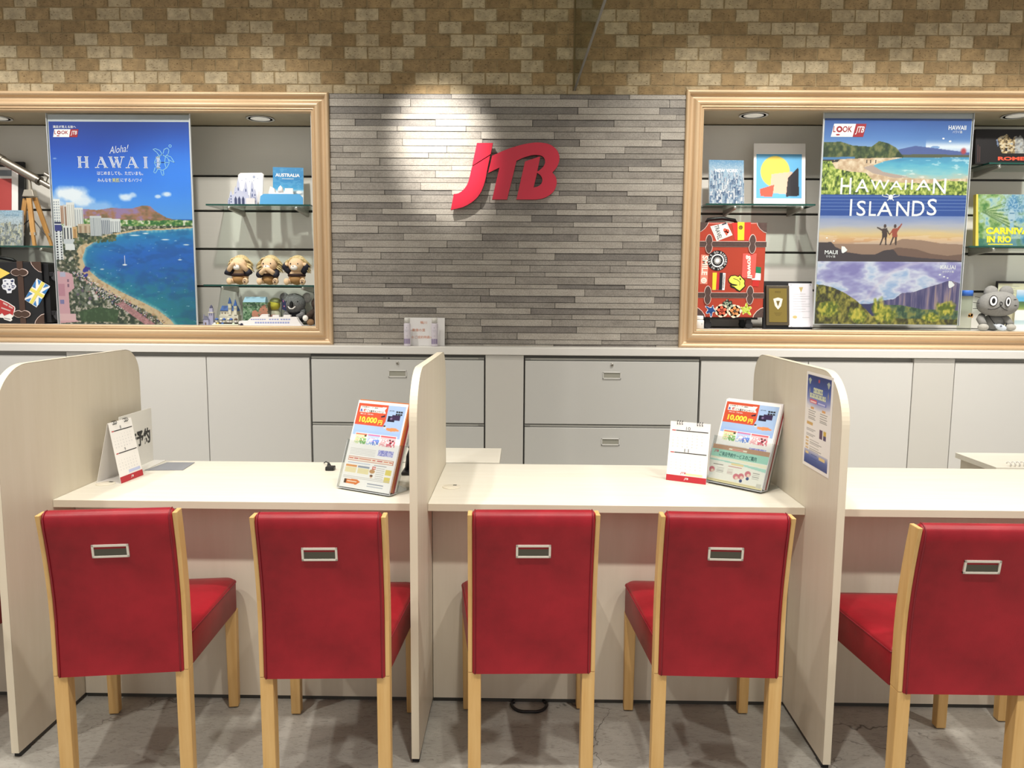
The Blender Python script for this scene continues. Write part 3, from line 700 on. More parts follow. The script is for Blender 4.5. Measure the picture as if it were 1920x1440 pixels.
# ------------------------------------------------------------------ travel posters in acrylic
def trees(c, mask, seed, cols, f=60):
    n = c.nz(f, f, 3); c.mix(mask, c.pal(n, cols)); return c
def poster_waikiki():
    c = Cv(300, 424, seed=5); c.grad([(0, '#1d3c92'), (.12, '#1d4bb4'), (.26, '#2a6fdd'), (.38, '#4a95ee'), (.47, '#5aa0ea')])
    c.mix(np.clip((c.U - .35) * 1.5, 0, .75) * np.exp(-((c.V - .24) / .16) ** 2), '#3f93ff')
    cl = c.nz(10, 14, 4)
    for (u, v, a, b, s) in ((.12, .36, .17, .055, 1), (.22, .39, .13, .04, .9), (.06, .40, .1, .05, .7), (.52, .365, .07, .03, .9), (.58, .355, .05, .02, .7), (.82, .352, .05, .018, .9), (.76, .362, .035, .014, .8), (.3, .42, .25, .05, .4), (.03, .18, .03, .008, .5)):
        d = np.sqrt(((c.U - u) / a) ** 2 + ((c.V - v) / b) ** 2); c.mix(np.clip((1.25 - d - (1 - cl) * .9) * 2.2, 0, 1) * s, '#eef4fd')
    c.rect(.86, .474, 1.01, .53, '#1657b5')
    rid = [(0, .45), (.2, .43), (.22, .426), (.315, .431), (.42, .42), (.565, .423), (.65, .407), (.70, .41), (.737, .434), (.815, .466), (.877, .478), (1.01, .482)]
    n = c.nz(18, 40, 3); c.mix(c.below(rid) * (c.U < .885), c.pal(n + (c.V - .43) * 3 - .1, [(.3, '#9c7fa8'), (.5, '#a8785f'), (.7, '#7d6a4c')]))
    c.mix((c.below([(0, .47), (.4, .476), (.7, .482), (.9, .477), (1.01, .48)])), c.pal(c.nz(50, 90, 2), [(.35, '#2f6b35'), (.5, '#5f8f48'), (.66, '#9fb070'), (.75, '#dfe2cf')]))
    shore = [(1.02, .516), (.80, .527), (.61, .532), (.42, .556), (.30, .583), (.22, .617), (.19, .672), (.21, .717), (.31, .778), (.46, .838), (.61, .888), (.725, .93), (.81, .976), (.86, 1.02), (1.02, 1.02)]
    land = [(p[0] - .05 * min(1, max(0, (p[1] - .53) * 8)) - .012, p[1] - .006 + (.02 if p[1] > .75 else 0)) for p in shore]
    m = c.inside([(-.02, .52), (.3, .5), (.5, .51), (1.02, .505)] + shore[:-1][::1][0:0] + [(1.02, 1.02), (-.02, 1.02)]); c.mix(m, c.pal(c.nz(60, 90, 3), [(.35, '#2c3a2c'), (.5, '#4f5b43'), (.62, '#8b8a72'), (.72, '#cfc3ba')]))
    c.poly(land + [(1.02, .5)], '#dcc39d'); c.mix(c.inside(land + [(1.02, .5)]) * np.clip((c.nz(60, 80, 2) - .5) * 2, 0, .6), '#b78b60')
    sea = c.inside(shore); n = c.nz(30, 70, 4)
    base = c.pal(np.clip((c.V - .5) / .5 + (n - .5) * .35, 0, 1), [(0, '#1c78da'), (.2, '#1a69cf'), (.45, '#1668bd'), (.7, '#157a9f'), (1, '#15717f')]); c.mix(sea, base)
    d = np.full(c.U.shape, 9.)
    for (x0, y0), (x1, y1) in zip(shore[:-1], shore[1:-1]):
        for t in np.linspace(0, 1, 7): d = np.minimum(d, np.hypot(c.U - x0 - (x1 - x0) * t, (c.V - y0 - (y1 - y0) * t) * 1.42))
    c.mix(sea * np.clip(1 - d / .16, 0, 1) * .6, '#1f9aa6'); c.mix(sea * np.clip(1 - d / .025, 0, 1) * .7, '#cfe3dc')
    c.mix(sea * (c.nz(40, 140, 2) > .86) * .55, '#d6eef6'); c.mix(sea * np.clip((c.nz(12, 40, 3) - .5) * 2.2, 0, .35), '#0f4f8e')
    for (u, v, a) in ((.66, .545, .03), (.80, .575, .04), (.95, .60, .03), (.58, .555, .05), (.9, .675, .02)): c.ell(u, v, a, .004, '#e8f4fa', .6)
    # crowd, umbrellas and palms between beach and lawn
    r = c.rs
    for k in range(420):
        t = r.rand(); v = .74 + .26 * t; sh = np.interp(v, [.717, .778, .838, .888, .93, 1], [.16, .25, .39, .53, .64, .8]); u = sh - r.rand() * .17 * (1 if v > .8 else .5)
        c.ell(u, v, .005, .0035, ['#f4ece9', '#e9dfe2', '#e08b95', '#fff7f4', '#3a3f8c', '#3b3434'][r.randint(6)], .5)
    for k in range(16): c.ell(.19 + r.rand() * .05, .715 + r.rand() * .05, .012, .008, '#31339a', .4)
    c.mix(c.inside([(.42, .90), (.62, 1.0), (.70, 1.0), (.47, .885)]) * .8, '#c98a90')
    c.poly([(.14, .94), (.3, .915), (.44, .93), (.42, .99), (.16, .99)], '#3b5533'); c.mix(c.inside([(.14, .94), (.3, .915), (.44, .93), (.42, .99), (.16, .99)]) * (c.nz(60, 60, 2) > .6) * .6, '#55704a')
    # pink hotel
    c.poly([(-.01, .735), (.06, .74), (.11, .75), (.12, .82), (.075, .845), (.08, .96), (.14, .99), (-.01, 1)], '#e3b0ba')
    for (u0, v0, u1, v1, q) in ((.07, .775, .085, .79, '#8d6a80'), (.07, .80, .085, .815, '#8d6a80'), (.0, .80, .05, .86, '#cf93a4'), (.01, .88, .04, .90, '#8a86b8'), (.0, .95, .12, .985, '#f0c6cb'), (.02, .74, .06, .765, '#c5c3dc')): c.rect(u0, v0, u1, v1, q)
    for k in range(60):
        u = .01 + r.rand() * .16; v = .62 + r.rand() * .11; c.ell(u, v, .015, .01, ['#3d4a34', '#4f5540', '#6c6a55', '#d8cdbd', '#2f3a2c'][r.randint(5)], .5)
    for k in range(40):
        u = .12 + r.rand() * .16; v = .80 + r.rand() * .11; c.ell(u, v, .016, .011, ['#3f4c3a', '#5d6a55', '#8a8f80', '#e6dcd8', '#6a5a70'][r.randint(5)], .5)
    # towers
    def bld(u0, v0, u1, v1, col, st, nx, ny=0):
        c.rect(u0, v0, u1, v1, col)
        for k in range(nx): a = u0 + (u1 - u0) * (k + .3) / nx; c.rect(a, v0 + .01, a + (u1 - u0) * .4 / nx, v1, st)
        for k in range(ny): a = v0 + (v1 - v0) * (k + .3) / ny; c.rect(u0, a, u1, a + (v1 - v0) * .35 / ny, col)
    bld(.07, .405, .14, .53, '#d9d6d4', '#a07f6c', 2); bld(.095, .395, .155, .52, '#ece9e4', '#c9c2bb', 4); bld(.15, .42, .215, .51, '#e6e6e4', '#a9adb3', 4)
    bld(.0, .378, .05, .50, '#f4f3f1', '#9aa0ab', 3, 9); bld(.05, .41, .075, .5, '#c8a58f', '#a27b65', 2)
    bld(.17, .50, .28, .545, '#c8b49b', '#a98d72', 3); bld(.26, .46, .345, .56, '#cfd2d4', '#8f959c', 8); bld(.34, .47, .42, .55, '#c9ccd0', '#6d7484', 6); bld(.405, .475, .48, .54, '#e3e4e4', '#9aa0a6', 5)
    bld(.06, .51, .13, .58, '#e9e7e4', '#3b3f4a', 3); bld(.13, .515, .165, .57, '#d8b07a', '#b98a55', 1)
    c.rect(.0, .49, .05, .50, '#272d55'); bld(.0, .50, .055, .68, '#f3f3f5', '#2a2c3a', 2, 14); c.rect(.0, .505, .055, .535, '#3a3f86'); c.rect(.06, .575, .14, .60, '#d3d6db'); c.rect(.07, .60, .14, .63, '#eeeeee')
    for k in range(80):
        t = r.rand(); u = .14 + t * .3; v = .575 - .02 * t + r.rand() * .025; c.ell(u, v, .013, .009, ['#44573a', '#5a6b45', '#3c4a33', '#7d7a58'][r.randint(4)], .5)
    for u, v in ((.61, .93), (.66, .955), (.70, .965)): c.ell(u, v, .025, .012, '#4f5a41', .7); c.rect(u - .002, v, u + .002, v + .03, '#6a5b45')
    # boats
    c.rect(.497, .655, .500, .70, '#f2f7fb'); c.ell(.497, .702, .022, .005, '#ffffff', .5); c.ell(.33, .725, .02, .004, '#c9d9d9', .5)
    return c
def poster_islands():
    c = Cv(310, 430, seed=8); c.grad([(0, '#3a5da6'), (.1, '#5d86c4'), (.16, '#9db9df')])
    A = .365
    cl = c.nz(8, 20, 3); c.mix(np.exp(-((c.V - .135) / .02) ** 2) * (c.U > .7) * .9 * (cl > .35), '#eef2f8')
    c.mix(c.below([(0, .2), (.5, .150), (.63, .130), (.75, .140), (1.02, .163)]) * (c.V < .3), '#55659f')
    c.mix(c.below([(0, .17), (.5, .172), (.7, .17), (1.02, .172)]), '#5a5f4c')
    trees(c, c.below([(0, .115), (.12, .112), (.2, .13), (.33, .135), (.38, .108), (.44, .118), (.5, .14), (.55, .18), (.56, .2)]) * (c.U < .56) * (c.V < .198), 1, [(.3, '#2c3d28'), (.5, '#4a5a35'), (.7, '#7a7a4c')], 40)
    n = c.nz(12, 60, 4); m = c.below([(0, .22), (.3, .2), (.5, .192), (.56, .186), (1.02, .184)]); c.mix(m, c.pal(np.clip((c.V - .184) / .12 + (n - .5) * .4, 0, 1), [(0, '#4d93bd'), (.3, '#5fb0cc'), (.6, '#8cc6ce'), (.9, '#d3c4ae')]))
    c.mix(m * (n > .66) * .5, '#eaf4f6')
    sand = c.inside([(0, .205), (.14, .195), (.3, .19), (.55, .186), (.42, .205), (.33, .23), (.36, .26), (.55, .283), (.8, .29), (1.02, .285), (1.02, .37), (0, .37)]); c.mix(sand, c.pal(c.nz(40, 60, 3), [(.3, '#c9a98a'), (.6, '#e2c9ab'), (.8, '#efdcc4')]))
    c.mix(c.inside([(.28, .235), (.34, .222), (.42, .255), (.6, .28), (.5, .285), (.35, .262)]), '#b9a59c')
    c.mix(c.inside([(0, .187), (.22, .183), (.22, .192), (0, .2)]), '#4f7fb0'); c.mix(c.inside([(0, .197), (.12, .197), (.1, .21), (0, .212)]) * (c.nz(60, 60, 1) > .45), '#3a3632')
    for u in (.30, .325, .36): c.rect(u, .197, u + .008, .213, '#2b2723')
    c.ell(.96, .155, .025, .02, '#b6434a', .6)
    bush = [(0, .205), (.06, .205), (.09, .24), (.2, .255), (.3, .26), (.36, .30), (.5, .305), (.75, .31), (.83, .295), (1.02, .30)]
    trees(c, c.below(bush) * (c.V < A), 2, [(.26, '#34471f'), (.40, '#6f8636'), (.55, '#a3b352'), (.72, '#dcdd84')], 70)
    c.mix((c.V >= A) * (c.V < .468), '#2f519d'); c.mix((c.V >= A) * (c.V < .468) * (np.abs(((c.V - A) / .0165) % 1 - .5) < .06) * .55, '#a7bce2')
    M = (c.V >= .468) * (c.V < .69); n = c.nz(5, 50, 3)
    c.mix(M, c.pal((c.V - .468) / .222 + (n - .5) * .1, [(0, '#7e93c6'), (.2, '#b4b5c4'), (.4, '#e2c58f'), (.52, '#dcab7c'), (.62, '#b99a88'), (.8, '#9a7f72'), (1, '#7b675f')]))
    c.mix(M * c.below([(0, .56), (.2, .57), (.45, .575), (.6, .568), (.75, .56), (1.02, .57)]) * (n > .45) * .35, '#f0e0cc')
    c.mix(M * c.below([(0, .605), (.5, .605), (.58, .578), (.72, .585), (.85, .60), (1.02, .605)]), '#a0826f')
    c.mix(M * c.below([(.4, .66), (.55, .62), (.68, .628), (.78, .65), (.9, .66), (1.02, .65)]), '#7a5f53')
    c.mix(M * c.below([(0, .598), (.09, .596), (.12, .62), (.2, .645), (.3, .655), (.4, .655), (.46, .635), (.52, .63), (.56, .66), (.7, .67), (1.02, .685)]), '#4a4043')
    for (u, s) in ((.455, 1), (.525, -1)):      # two silhouettes holding hands
        k = '#4b3b38' if s > 0 else '#a5503f'
        c.ell(u, .517, .011, .011, '#4b3b38', .3); c.poly([(u - .02, .53), (u + .015, .526), (u + .02, .57), (u - .016, .572)], k); c.poly([(u - .014, .57), (u - .002, .57), (u - .022, .61), (u - .032, .61)], '#4b3b38'); c.poly([(u + .004, .57), (u + .016, .57), (u + .018, .61), (u + .006, .61)], '#4b3b38')
        c.poly([(u - s * .018, .531), (u - s * .055, .52), (u - s * .057, .526), (u - s * .016, .542)] if s > 0 else [(u + .013, .529), (u + .044, .503), (u + .048, .508), (u + .018, .545)], k); c.poly([(u + s * .016, .531), (u + s * .037, .556), (u + s * .034, .562), (u + s * .013, .542)], k)
    K = c.V >= .69; n = c.nz(7, 20, 4)
    c.mix(K, c.pal(n * .8 + (c.V - .69) * .8, [(.25, '#8f88c2'), (.40, '#aeacd8'), (.52, '#dfe1f1'), (.66, '#a3bbe3'), (.8, '#c6d7ef')])); c.mix(K * (np.exp(-((np.hypot(c.U - .78, (c.V - 1.03) * 1.38) - .47) / .012) ** 2)) * (c.U < .85) * .35, '#e7d9e6')
    mt = c.below([(.38, .9), (.45, .885), (.55, .875), (.6, .845), (.68, .84), (.78, .815), (.85, .80), (.93, .78), (1.02, .80)]) * (c.U > .38); n2 = c.nz(60, 8, 3); c.mix(K * mt, c.pal(n2, [(.3, '#4e4a78'), (.5, '#6f668c'), (.65, '#93809a'), (.8, '#b49a8a')]))
    c.mix(K * c.below([(.4, .9), (.5, .905), (.6, .905), (.75, .925), (1.02, .93)]), c.pal(c.nz(40, 40, 3), [(.3, '#35503f'), (.5, '#577050'), (.7, '#8d8f50')]))
    c.mix(K * c.below([(.18, .83), (.26, .845), (.33, .868), (.40, .905), (.42, .94), (.3, .95), (.18, .9)]) * (c.U < .42) * (c.U > .18), '#3d3c68')
    trees(c, K * c.below([(0, .805), (.05, .808), (.12, .82), (.2, .845), (.28, .88), (.36, .93), (.4, .96), (.5, .97), (1.02, .975)]), 3, [(.3, '#403a25'), (.45, '#5f5f2c'), (.6, '#8a8237'), (.75, '#b0a552')], 50)
    for (u, v, a, b) in ((.1, .93, .1, .05), (.3, .96, .09, .05), (.45, .93, .07, .07), (.5, .96, .08, .05), (.92, .925, .09, .05), (.82, .965, .08, .03)):
        d = np.sqrt(((c.U - u) / a) ** 2 + ((c.V - v) / b) ** 2); c.mix(K * np.clip((1.2 - d - (1 - c.nz(40, 40, 2)) * .6) * 3, 0, 1), c.pal(c.nz(60, 60, 2), [(.3, '#5f6f22'), (.5, '#9aa03a'), (.7, '#d6c650')]))
    return c
def brand_mark(gw, gr, pl, x, y, wd, hg, red_only=False):    # the leaning two-part mark in the posters' corner
    s = .22 * hg
    p2(gw, pl, [(x, y), (x + wd * .62, y), (x + wd * .62 + s, y + hg), (x + s, y + hg)], .0008)
    p2(gr, pl, [(x + wd * .62, y), (x + wd - s, y), (x + wd, y + hg), (x + wd * .62 + s, y + hg)], .0008)
    t2(gr, pl, 'L', x + wd * .055, y + hg * .36, wd * .07, hg * .46, .02, .0012, 0, .1); ring2(gr, pl, x + wd * .235, y + hg * .58, hg * .11, hg * .24, .0012); e2(gr, pl, x + wd * .2, y + hg * .16, wd * .06, hg * .06, .0012); t2(gr, pl, 'OK', x + wd * .32, y + hg * .36, wd * .27, hg * .46, .02, .0012, 0, .1)
    t2(gw, pl, 'JTB', x + wd * .68, y + hg * .18, wd * .23, hg * .62, .015, .0012, 0, .25)
def poster(name, lab, X0, X1, Z0, Z1, Y, cv, writing):
    t = thing(name, lab, 'poster', ((X0 + X1) / 2, Y, Z0)); W, H = X1 - X0, Z1 - Z0; pl = Pl((X0, Y, Z0), (1, 0, 0), (0, 0, 1))
    G().box((X0 - .004, Y + .0008, Z0 - .004), (X1 + .004, Y + .005, Z1 + .035)).build('backing', M_acryl_edge, t)
    sheet('print_sheet', cv, pl, W, H, t, .45)
    gw, gr, gy, gl = G(), G(), G(), G(); writing(gw, gr, gy, gl, pl, W, H)
    gw.build('white_lettering', M_inkw, t); gr.build('red_mark', mat('mark_red', '#ab1f2c', .45), t)
    if gy.v: gy.build('yellow_lettering', mat('ink_yellow', '#e8e27a', .45), t)
    if gl.v: gl.build('line_drawing', mat('ink_pale_blue', '#9fdcf2', .45), t)
    G().box((X0 - .008, Y - .006, Z0 - .004), (X1 + .008, Y - .003, Z1 + .04)).build('acrylic_cover', M_acryl, t)
    for xx in (X0 - .0085, X1 + .008): G().box((xx - .001, Y - .0062, Z0 - .004), (xx + .0015, Y + .004, Z1 + .04)).build('acrylic_rim', M_acryl_edge, t)
    return t
def write_waikiki(gw, gr, gy, gl, pl, W, H):
    U = lambda u, v: (u * W, H * (1 - v))
    x, y = U(.03, .032); t2(gw, pl, '満足が見える旅へ', x, y, .165 * W, .013 * H, .01)
    x, y = U(.028, .075); brand_mark(gw, gr, pl, x, y, .185 * W, .038 * H)
    x, y = U(.425, .155); t2(gw, pl, 'Aloha!', x, y, .13 * W, .034 * H, -.01, rot=7, slant=.35)
    # slab-serif capitals with a hollow inline
    L = {'H': [((.12, 0), (.12, 1)), ((.72, 0), (.72, 1)), ((.12, .5), (.72, .5))], 'A': [((.08, 0), (.45, 1)), ((.45, 1), (.84, 0)), ((.2, .32), (.68, .32))], 'W': [((.05, 1), (.34, 0)), ((.34, 0), (.56, .9)), ((.56, .9), (.82, 0)), ((.82, 0), (1.1, 1))], 'I': [((.2, 0), (.2, 1))]}
    S = {'H': [(.12, 0), (.12, 1), (.72, 0), (.72, 1)], 'A': [(.08, 0), (.84, 0)], 'W': [(.05, 1), (1.1, 1), (.56, .97)], 'I': [(.2, 0), (.2, 1)]}
    hh = .052 * H
    for ch, u, sc in (('H', .198, 1), ('A', .325, 1), ('W', .425, 1), ('A', .545, 1), ('I', .665, 1.05), ('I', .755, 1.05)):
        x, y = U(u, .222); 
        for i, (a, b) in enumerate(L[ch]):
            thick = .17 if (ch == 'H' and i < 2) or ch == 'I' or (ch == 'A' and i == 1) or (ch == 'W' and i % 2 == 0) else .06
            P = lambda p: (x + p[0] * hh * 1.12, y + p[1] * hh)
            if thick > .1:
                dx = b[0] - a[0]; o = thick * .55 * hh
                for sgn in (-1, 1): l2(gw, pl, [(P(a)[0] + sgn * o, P(a)[1]), (P(b)[0] + sgn * o, P(b)[1])], .055 * hh)
                l2(gw, pl, [P(a), P(b)], .05 * hh)
            else: l2(gw, pl, [P(a), P(b)], .06 * hh)
        for (sx, sy) in S[ch]: r2(gw, pl, x + sx * hh * 1.12 - .2 * hh, y + (sy - .03) * hh, x + sx * hh * 1.12 + .2 * hh, y + (sy + .035) * hh)
    x, y = U(.33, .258); t2(gw, pl, 'はじめましても、ただいまも。', x, y, .33 * W, .018 * H, .006)
    x, y = U(.33, .292); t2(gw, pl, 'みんなを', x, y, .10 * W, .018 * H, .006)
    x, y = U(.435, .293); t2(gy, pl, '笑顔', x, y, .055 * W, .020 * H, .012)
    x, y = U(.496, .291); t2(gw, pl, 'にするハワイ', x, y, .155 * W, .017 * H, .006)
    tm = lambda pts: [((X - 435) / 1290 * W, H * (1 - (Y_ - 335) / 1815)) for X, Y_ in pts]
    for pts in ([(1395, 690), (1420, 640), (1470, 620), (1520, 650), (1535, 690), (1510, 735), (1470, 760), (1420, 745), (1395, 690)], [(1480, 610), (1490, 575), (1520, 562), (1535, 580), (1525, 615), (1500, 635)], [(1475, 625), (1450, 585), (1410, 568), (1388, 575), (1420, 600), (1450, 640)], [(1515, 630), (1550, 640), (1580, 690), (1555, 680), (1530, 665)], [(1400, 735), (1385, 775), (1400, 785), (1425, 750)], [(1450, 765), (1465, 805), (1478, 800), (1475, 760)], [(1440, 640), (1455, 690), (1430, 740)], [(1500, 640), (1490, 690), (1500, 735)], [(1398, 690), (1455, 690), (1490, 690), (1535, 690)], [(1455, 690), (1490, 690)]): l2(gl, pl, tm(pts), .0028)
    (cx, cy), = tm([(1547, 545)]); ring2(gl, pl, cx, cy, .005, .0075)
def write_islands(gw, gr, gy, gl, pl, W, H):
    U = lambda u, v: (u * W, H * (1 - v))
    x, y = U(.045, .088); brand_mark(gw, gr, pl, x, y, .24 * W, .062 * H)
    x, y = U(.845, .053); t2(gw, pl, 'HAWAII', x, y, .12 * W, .021 * H, .015); x, y = U(.875, .069); t2(gw, pl, 'ハワイ島', x, y, .065 * W, .013 * H)
    tp = [(.130, .362, .283, .075, .10), (.232, .352, .290, .095, 0), (.335, .340, .292, .13, 0), (.468, .340, .297, .09, 0), (.572, .339, .292, .012, 0), (.615, .339, .291, .012, 0), (.648, .342, .291, .105, 0), (.765, .358, .284, .09, .0)]
    for ch, (u, v1, v0, wd, _s) in zip('HAWAIIAN', tp):
        x, y = U(u, v1); t2(gw, pl, ch, x, y, wd * W, (v1 - v0) * H, .004)
    for ch, (u, v1, v0, wd) in zip('ISLANDS', [(.203, .467, .386, .014), (.25, .467, .393, .062), (.335, .467, .396, .05), (.39, .467, .398, .11), (.523, .467, .396, .09), (.632, .467, .392, .085), (.735, .463, .382, .066)]):
        x, y = U(u, v1); t2(gw, pl, ch, x, y, wd * W, (v1 - v0) * H, .004)
    e2(gw, pl, *U(.48, .375), .016 * W, .012 * H)
    for s in (-1, 1):
        l2(gw, pl, [U(.48 + s * .015, .366), U(.48 + s * .03, .36)], .004); l2(gw, pl, [U(.48 + s * .02, .375), U(.48 + s * .045, .372), U(.48 + s * .06, .367), U(.48 + s * .055, .362)], .003); l2(gw, pl, [U(.48 + s * .012, .384), U(.48 + s * .02, .391)], .004)
    x, y = U(.045, .655); t2(gw, pl, 'MAUI', x, y, .09 * W, .02 * H, .02); x, y = U(.055, .672); t2(gw, pl, 'マウイ島', x, y, .065 * W, .012 * H, .01)
    x, y = U(.855, .725); t2(gw, pl, 'KAUAI', x, y, .105 * W, .02 * H, .015); x, y = U(.87, .743); t2(gw, pl, 'カウアイ島', x, y, .08 * W, .011 * H, .008)
    for (u, v, s) in ((.18, .632, 1), (.94, .80, 1.05)): p2(gw, pl, [U(u + a * .022 * s, v + b * .017 * s) for a, b in ((-.9, -1), (0, -.9), (1, .1), (.6, .5), (-.3, 1), (-.7, .9), (-.9, .2))])
    for (u, v, a) in ((.055, .575, .007), (.105, .59, .006), (.855, .752, .008), (.885, .762, .008), (.91, .768, .007)): e2(gw, pl, *U(u, v), a * W, a * .6 * W)
    for (u, v, a) in ((.815, .094, .008), (.862, .107, .009)): e2(gw, pl, *U(u, v), a * W, a * W * .7)
poster('travel_poster', 'blue beach poster of a bay with towers in the left display window', -2.446, -1.7205, 1.195, 2.234, .022, poster_waikiki(), write_waikiki)
poster('travel_poster', 'three-picture islands poster with beach, sunset and mountains in the right display window', 1.5375, 2.281, 1.224, 2.269, .03, poster_islands(), write_islands)

# ------------------------------------------------------------------ glass shelves
def shelf(lab, x0, x1, z, ar=(.07, .93), y0=.055):
    t = thing('glass_shelf', lab, 'shelf', ((x0 + x1) / 2, .2, z), group='glass shelves in the display windows'); th = .0085
    G().box((x0, y0, z - th), (x1, .3045, z)).build('pane', M_shelf, t)
    G().box((x0, y0 - .001, z - th), (x1, y0 - .0001, z)).build('front_edge', M_shelfedge, t)
    for xx in (x0 - .001, x1 + .0001): G().box((xx, y0, z - th), (xx + .0009, .304, z)).build('side_edge', M_shelfedge, t)
    for f in ar:
        xx = x0 + (x1 - x0) * f; b = G()
        b.hexa([(xx - .008, y0 + .03, z - th - .016), (xx + .008, y0 + .03, z - th - .016), (xx + .008, .3055, z - th - .032), (xx - .008, .3055, z - th - .032), (xx - .008, y0 + .03, z - th - .0002), (xx + .008, y0 + .03, z - th - .0002), (xx + .008, .3055, z - th - .0002), (xx - .008, .3055, z - th - .0002)])
        bb = b.build('bracket', mat('bracket_grey', '#9a978f', .35, metal=.5), t, bevel=.002)
        G().lathe([(.009, 0), (.009, .006), (.006, .009), (.001, .009)], (xx, y0 + .032, z - th - .009), 14, Matrix.Rotation(math.radians(90), 3, 'X')).build('knob', M_metal, bb, smooth=True)
shelf('glass shelf carrying the cathedral card and blue brochure', -1.66, -1.112, 1.826, (.2, .85)); shelf('glass shelf carrying the three plush monkeys', -1.688, -1.098, 1.407, (.15, .88))
shelf('glass shelf carrying the telescope in the left window', -3.05, -2.462, 1.604, (.2, .83)); shelf('glass shelf carrying the blue city book and framed print', .955, 1.52, 1.843, (.28, .9))
shelf('glass shelf under the black book at right edge', 2.40, 2.98, 2.058, (.12, .9)); shelf('glass shelf under the green carnival book at right edge', 2.33, 2.98, 1.634, (.22, .9))

# ------------------------------------------------------------------ books and cards
def city(seed, w=90, h=120, sky=.25, blue=True):
    c = Cv(w, h, seed=seed); r = c.rs
    cols = ['#e6eef6', '#b9cde0', '#8fadc9', '#5e7fa6', '#3f5f88', '#d5e2ee'] if blue else ['#c9d2d6', '#a8b4b5', '#8b9696', '#e2e4c8', '#6f7c80', '#d9dcc0']
    c.grad([(0, '#5c9ed0' if blue else '#a9d2ee'), (sky * .8, '#a9cce6' if blue else '#cfe4f0'), (1, '#9ab4cc' if blue else '#a7b0ad')])
    for k in range(260):
        v = sky + (1 - sky) * (k / 260) ** .8; u = r.rand(); bw = .02 + .08 * r.rand() * (v + .2); bh = .04 + .17 * r.rand() * (v + .1)
        c.rect(u, v - bh * .5, u + bw, v + bh * .5, cols[r.randint(6)]); c.rect(u + bw * .65, v - bh * .5, u + bw, v + bh * .5, cols[2 + r.randint(3)], .7)
    c.mix((c.nz(60, 80, 2) > .62) * .35, '#ffffff' if blue else '#5d6a6c'); c.a = c.a * .82
    return c
def book(lab, Y, px, cv, th=.012, lean=.0, cover='#dfe6ec', write=None, group=None, cat='book', name='book', rough=.35, base=None, yaw=0):
    """px: left, top, right, bottom of its front in the photograph; it stands at depth Y"""
    a = at(px[0], px[3], Y); b = at(px[2], px[1], Y); z0 = base if base is not None else a[2]; W = b[0] - a[0]; H = b[2] - z0
    t = thing(name, lab, cat, (a[0] + W / 2, Y, z0), group=group)
    M = Matrix.Translation((a[0], Y, z0)) @ Matrix.Rotation(yaw, 4, 'Z') @ Matrix.Rotation(-lean, 4, 'X')
    G(M).box((0, .0006, 0), (W, th, H)).build('cover', mat('cover_' + cover[1:], cover, .4), t)
    G(M).box((.002, .002, .001), (W - .001, th - .0015, H + .0006)).build('pages', M_paper, t)
    pl = Pl(M @ Vector((0, 0, 0)), M.to_3x3() @ Vector((1, 0, 0)), M.to_3x3() @ Vector((0, 0, 1)))
    sheet('front_print', cv, pl, W, H, t, rough)
    if write: write(t, pl, W, H)
    return t
def wr(txt, u, v, w_, h, m, bold=.01, nm='lettering'):
    def f(t, pl, W, H):
        g = G(); t2(g, pl, txt, u * W, (1 - v) * H, w_ * W, h * H, bold); g.build(nm, m, t)
    return f
book('blue city guidebook lettered in white on the shelf above the red suitcase', .12, (1330, 297, 1400, 384), city(3), lean=.14, write=wr('NEW YORK', .17, .27, .66, .07, M_inkw, .02), base=1.8435, yaw=.06)
book('pale city photo book beside the wooden tripod at the left edge', .12, (-30, 393, 37, 459), city(9, sky=.35, blue=False), lean=.12, write=wr('NEW YORK', .52, .17, .4, .06, mat('ink_steel', '#6f93ab', .5), .01), base=1.6045)
def rome():
    c = Cv(100, 90, '#141214', 4); n = c.nz(40, 20, 3)
    m = c.inside([(.30, .28), (.33, .5), (.36, .70), (.68, .70), (.66, .4), (.63, .25), (.6, .17), (.57, .25), (.55, .2), (.52, .22), (.5, .33), (.45, .24), (.42, .14), (.38, .2), (.34, .2)]); c.mix(m, c.pal(n, [(.3, '#3c3326'), (.5, '#9c8860'), (.65, '#c9bb98'), (.8, '#7c8a9a')])); c.mix(m * (c.U > .53) * .6, '#8d9aa8'); c.rect(.4, .55, .43, .63, '#15120f'); c.poly([(.28, .3), (.3, .5), (.31, .5), (.3, .28)], '#6a7a96')
    return c
def wrome(t, pl, W, H):
    g = G(); t2(g, pl, 'ROME', .3 * W, .1 * H, .36 * W, .105 * H, .045); g.build('lettering', mat('ink_orange', '#d8492c', .45), t)
    g = G(); r2(g, pl, .03 * W, .04 * H, .035 * W, .55 * H); r2(g, pl, .055 * W, .05 * H, .06 * W, .5 * H); g.build('spine_line', mat('ink_dim', '#5d3a36', .5), t)
book('black book with orange capitals and a ruined facade on the top right shelf', .10, (1828, 241, 1975, 314), rome(), th=.03, lean=.1, cover='#141214', write=wrome, base=2.0585)
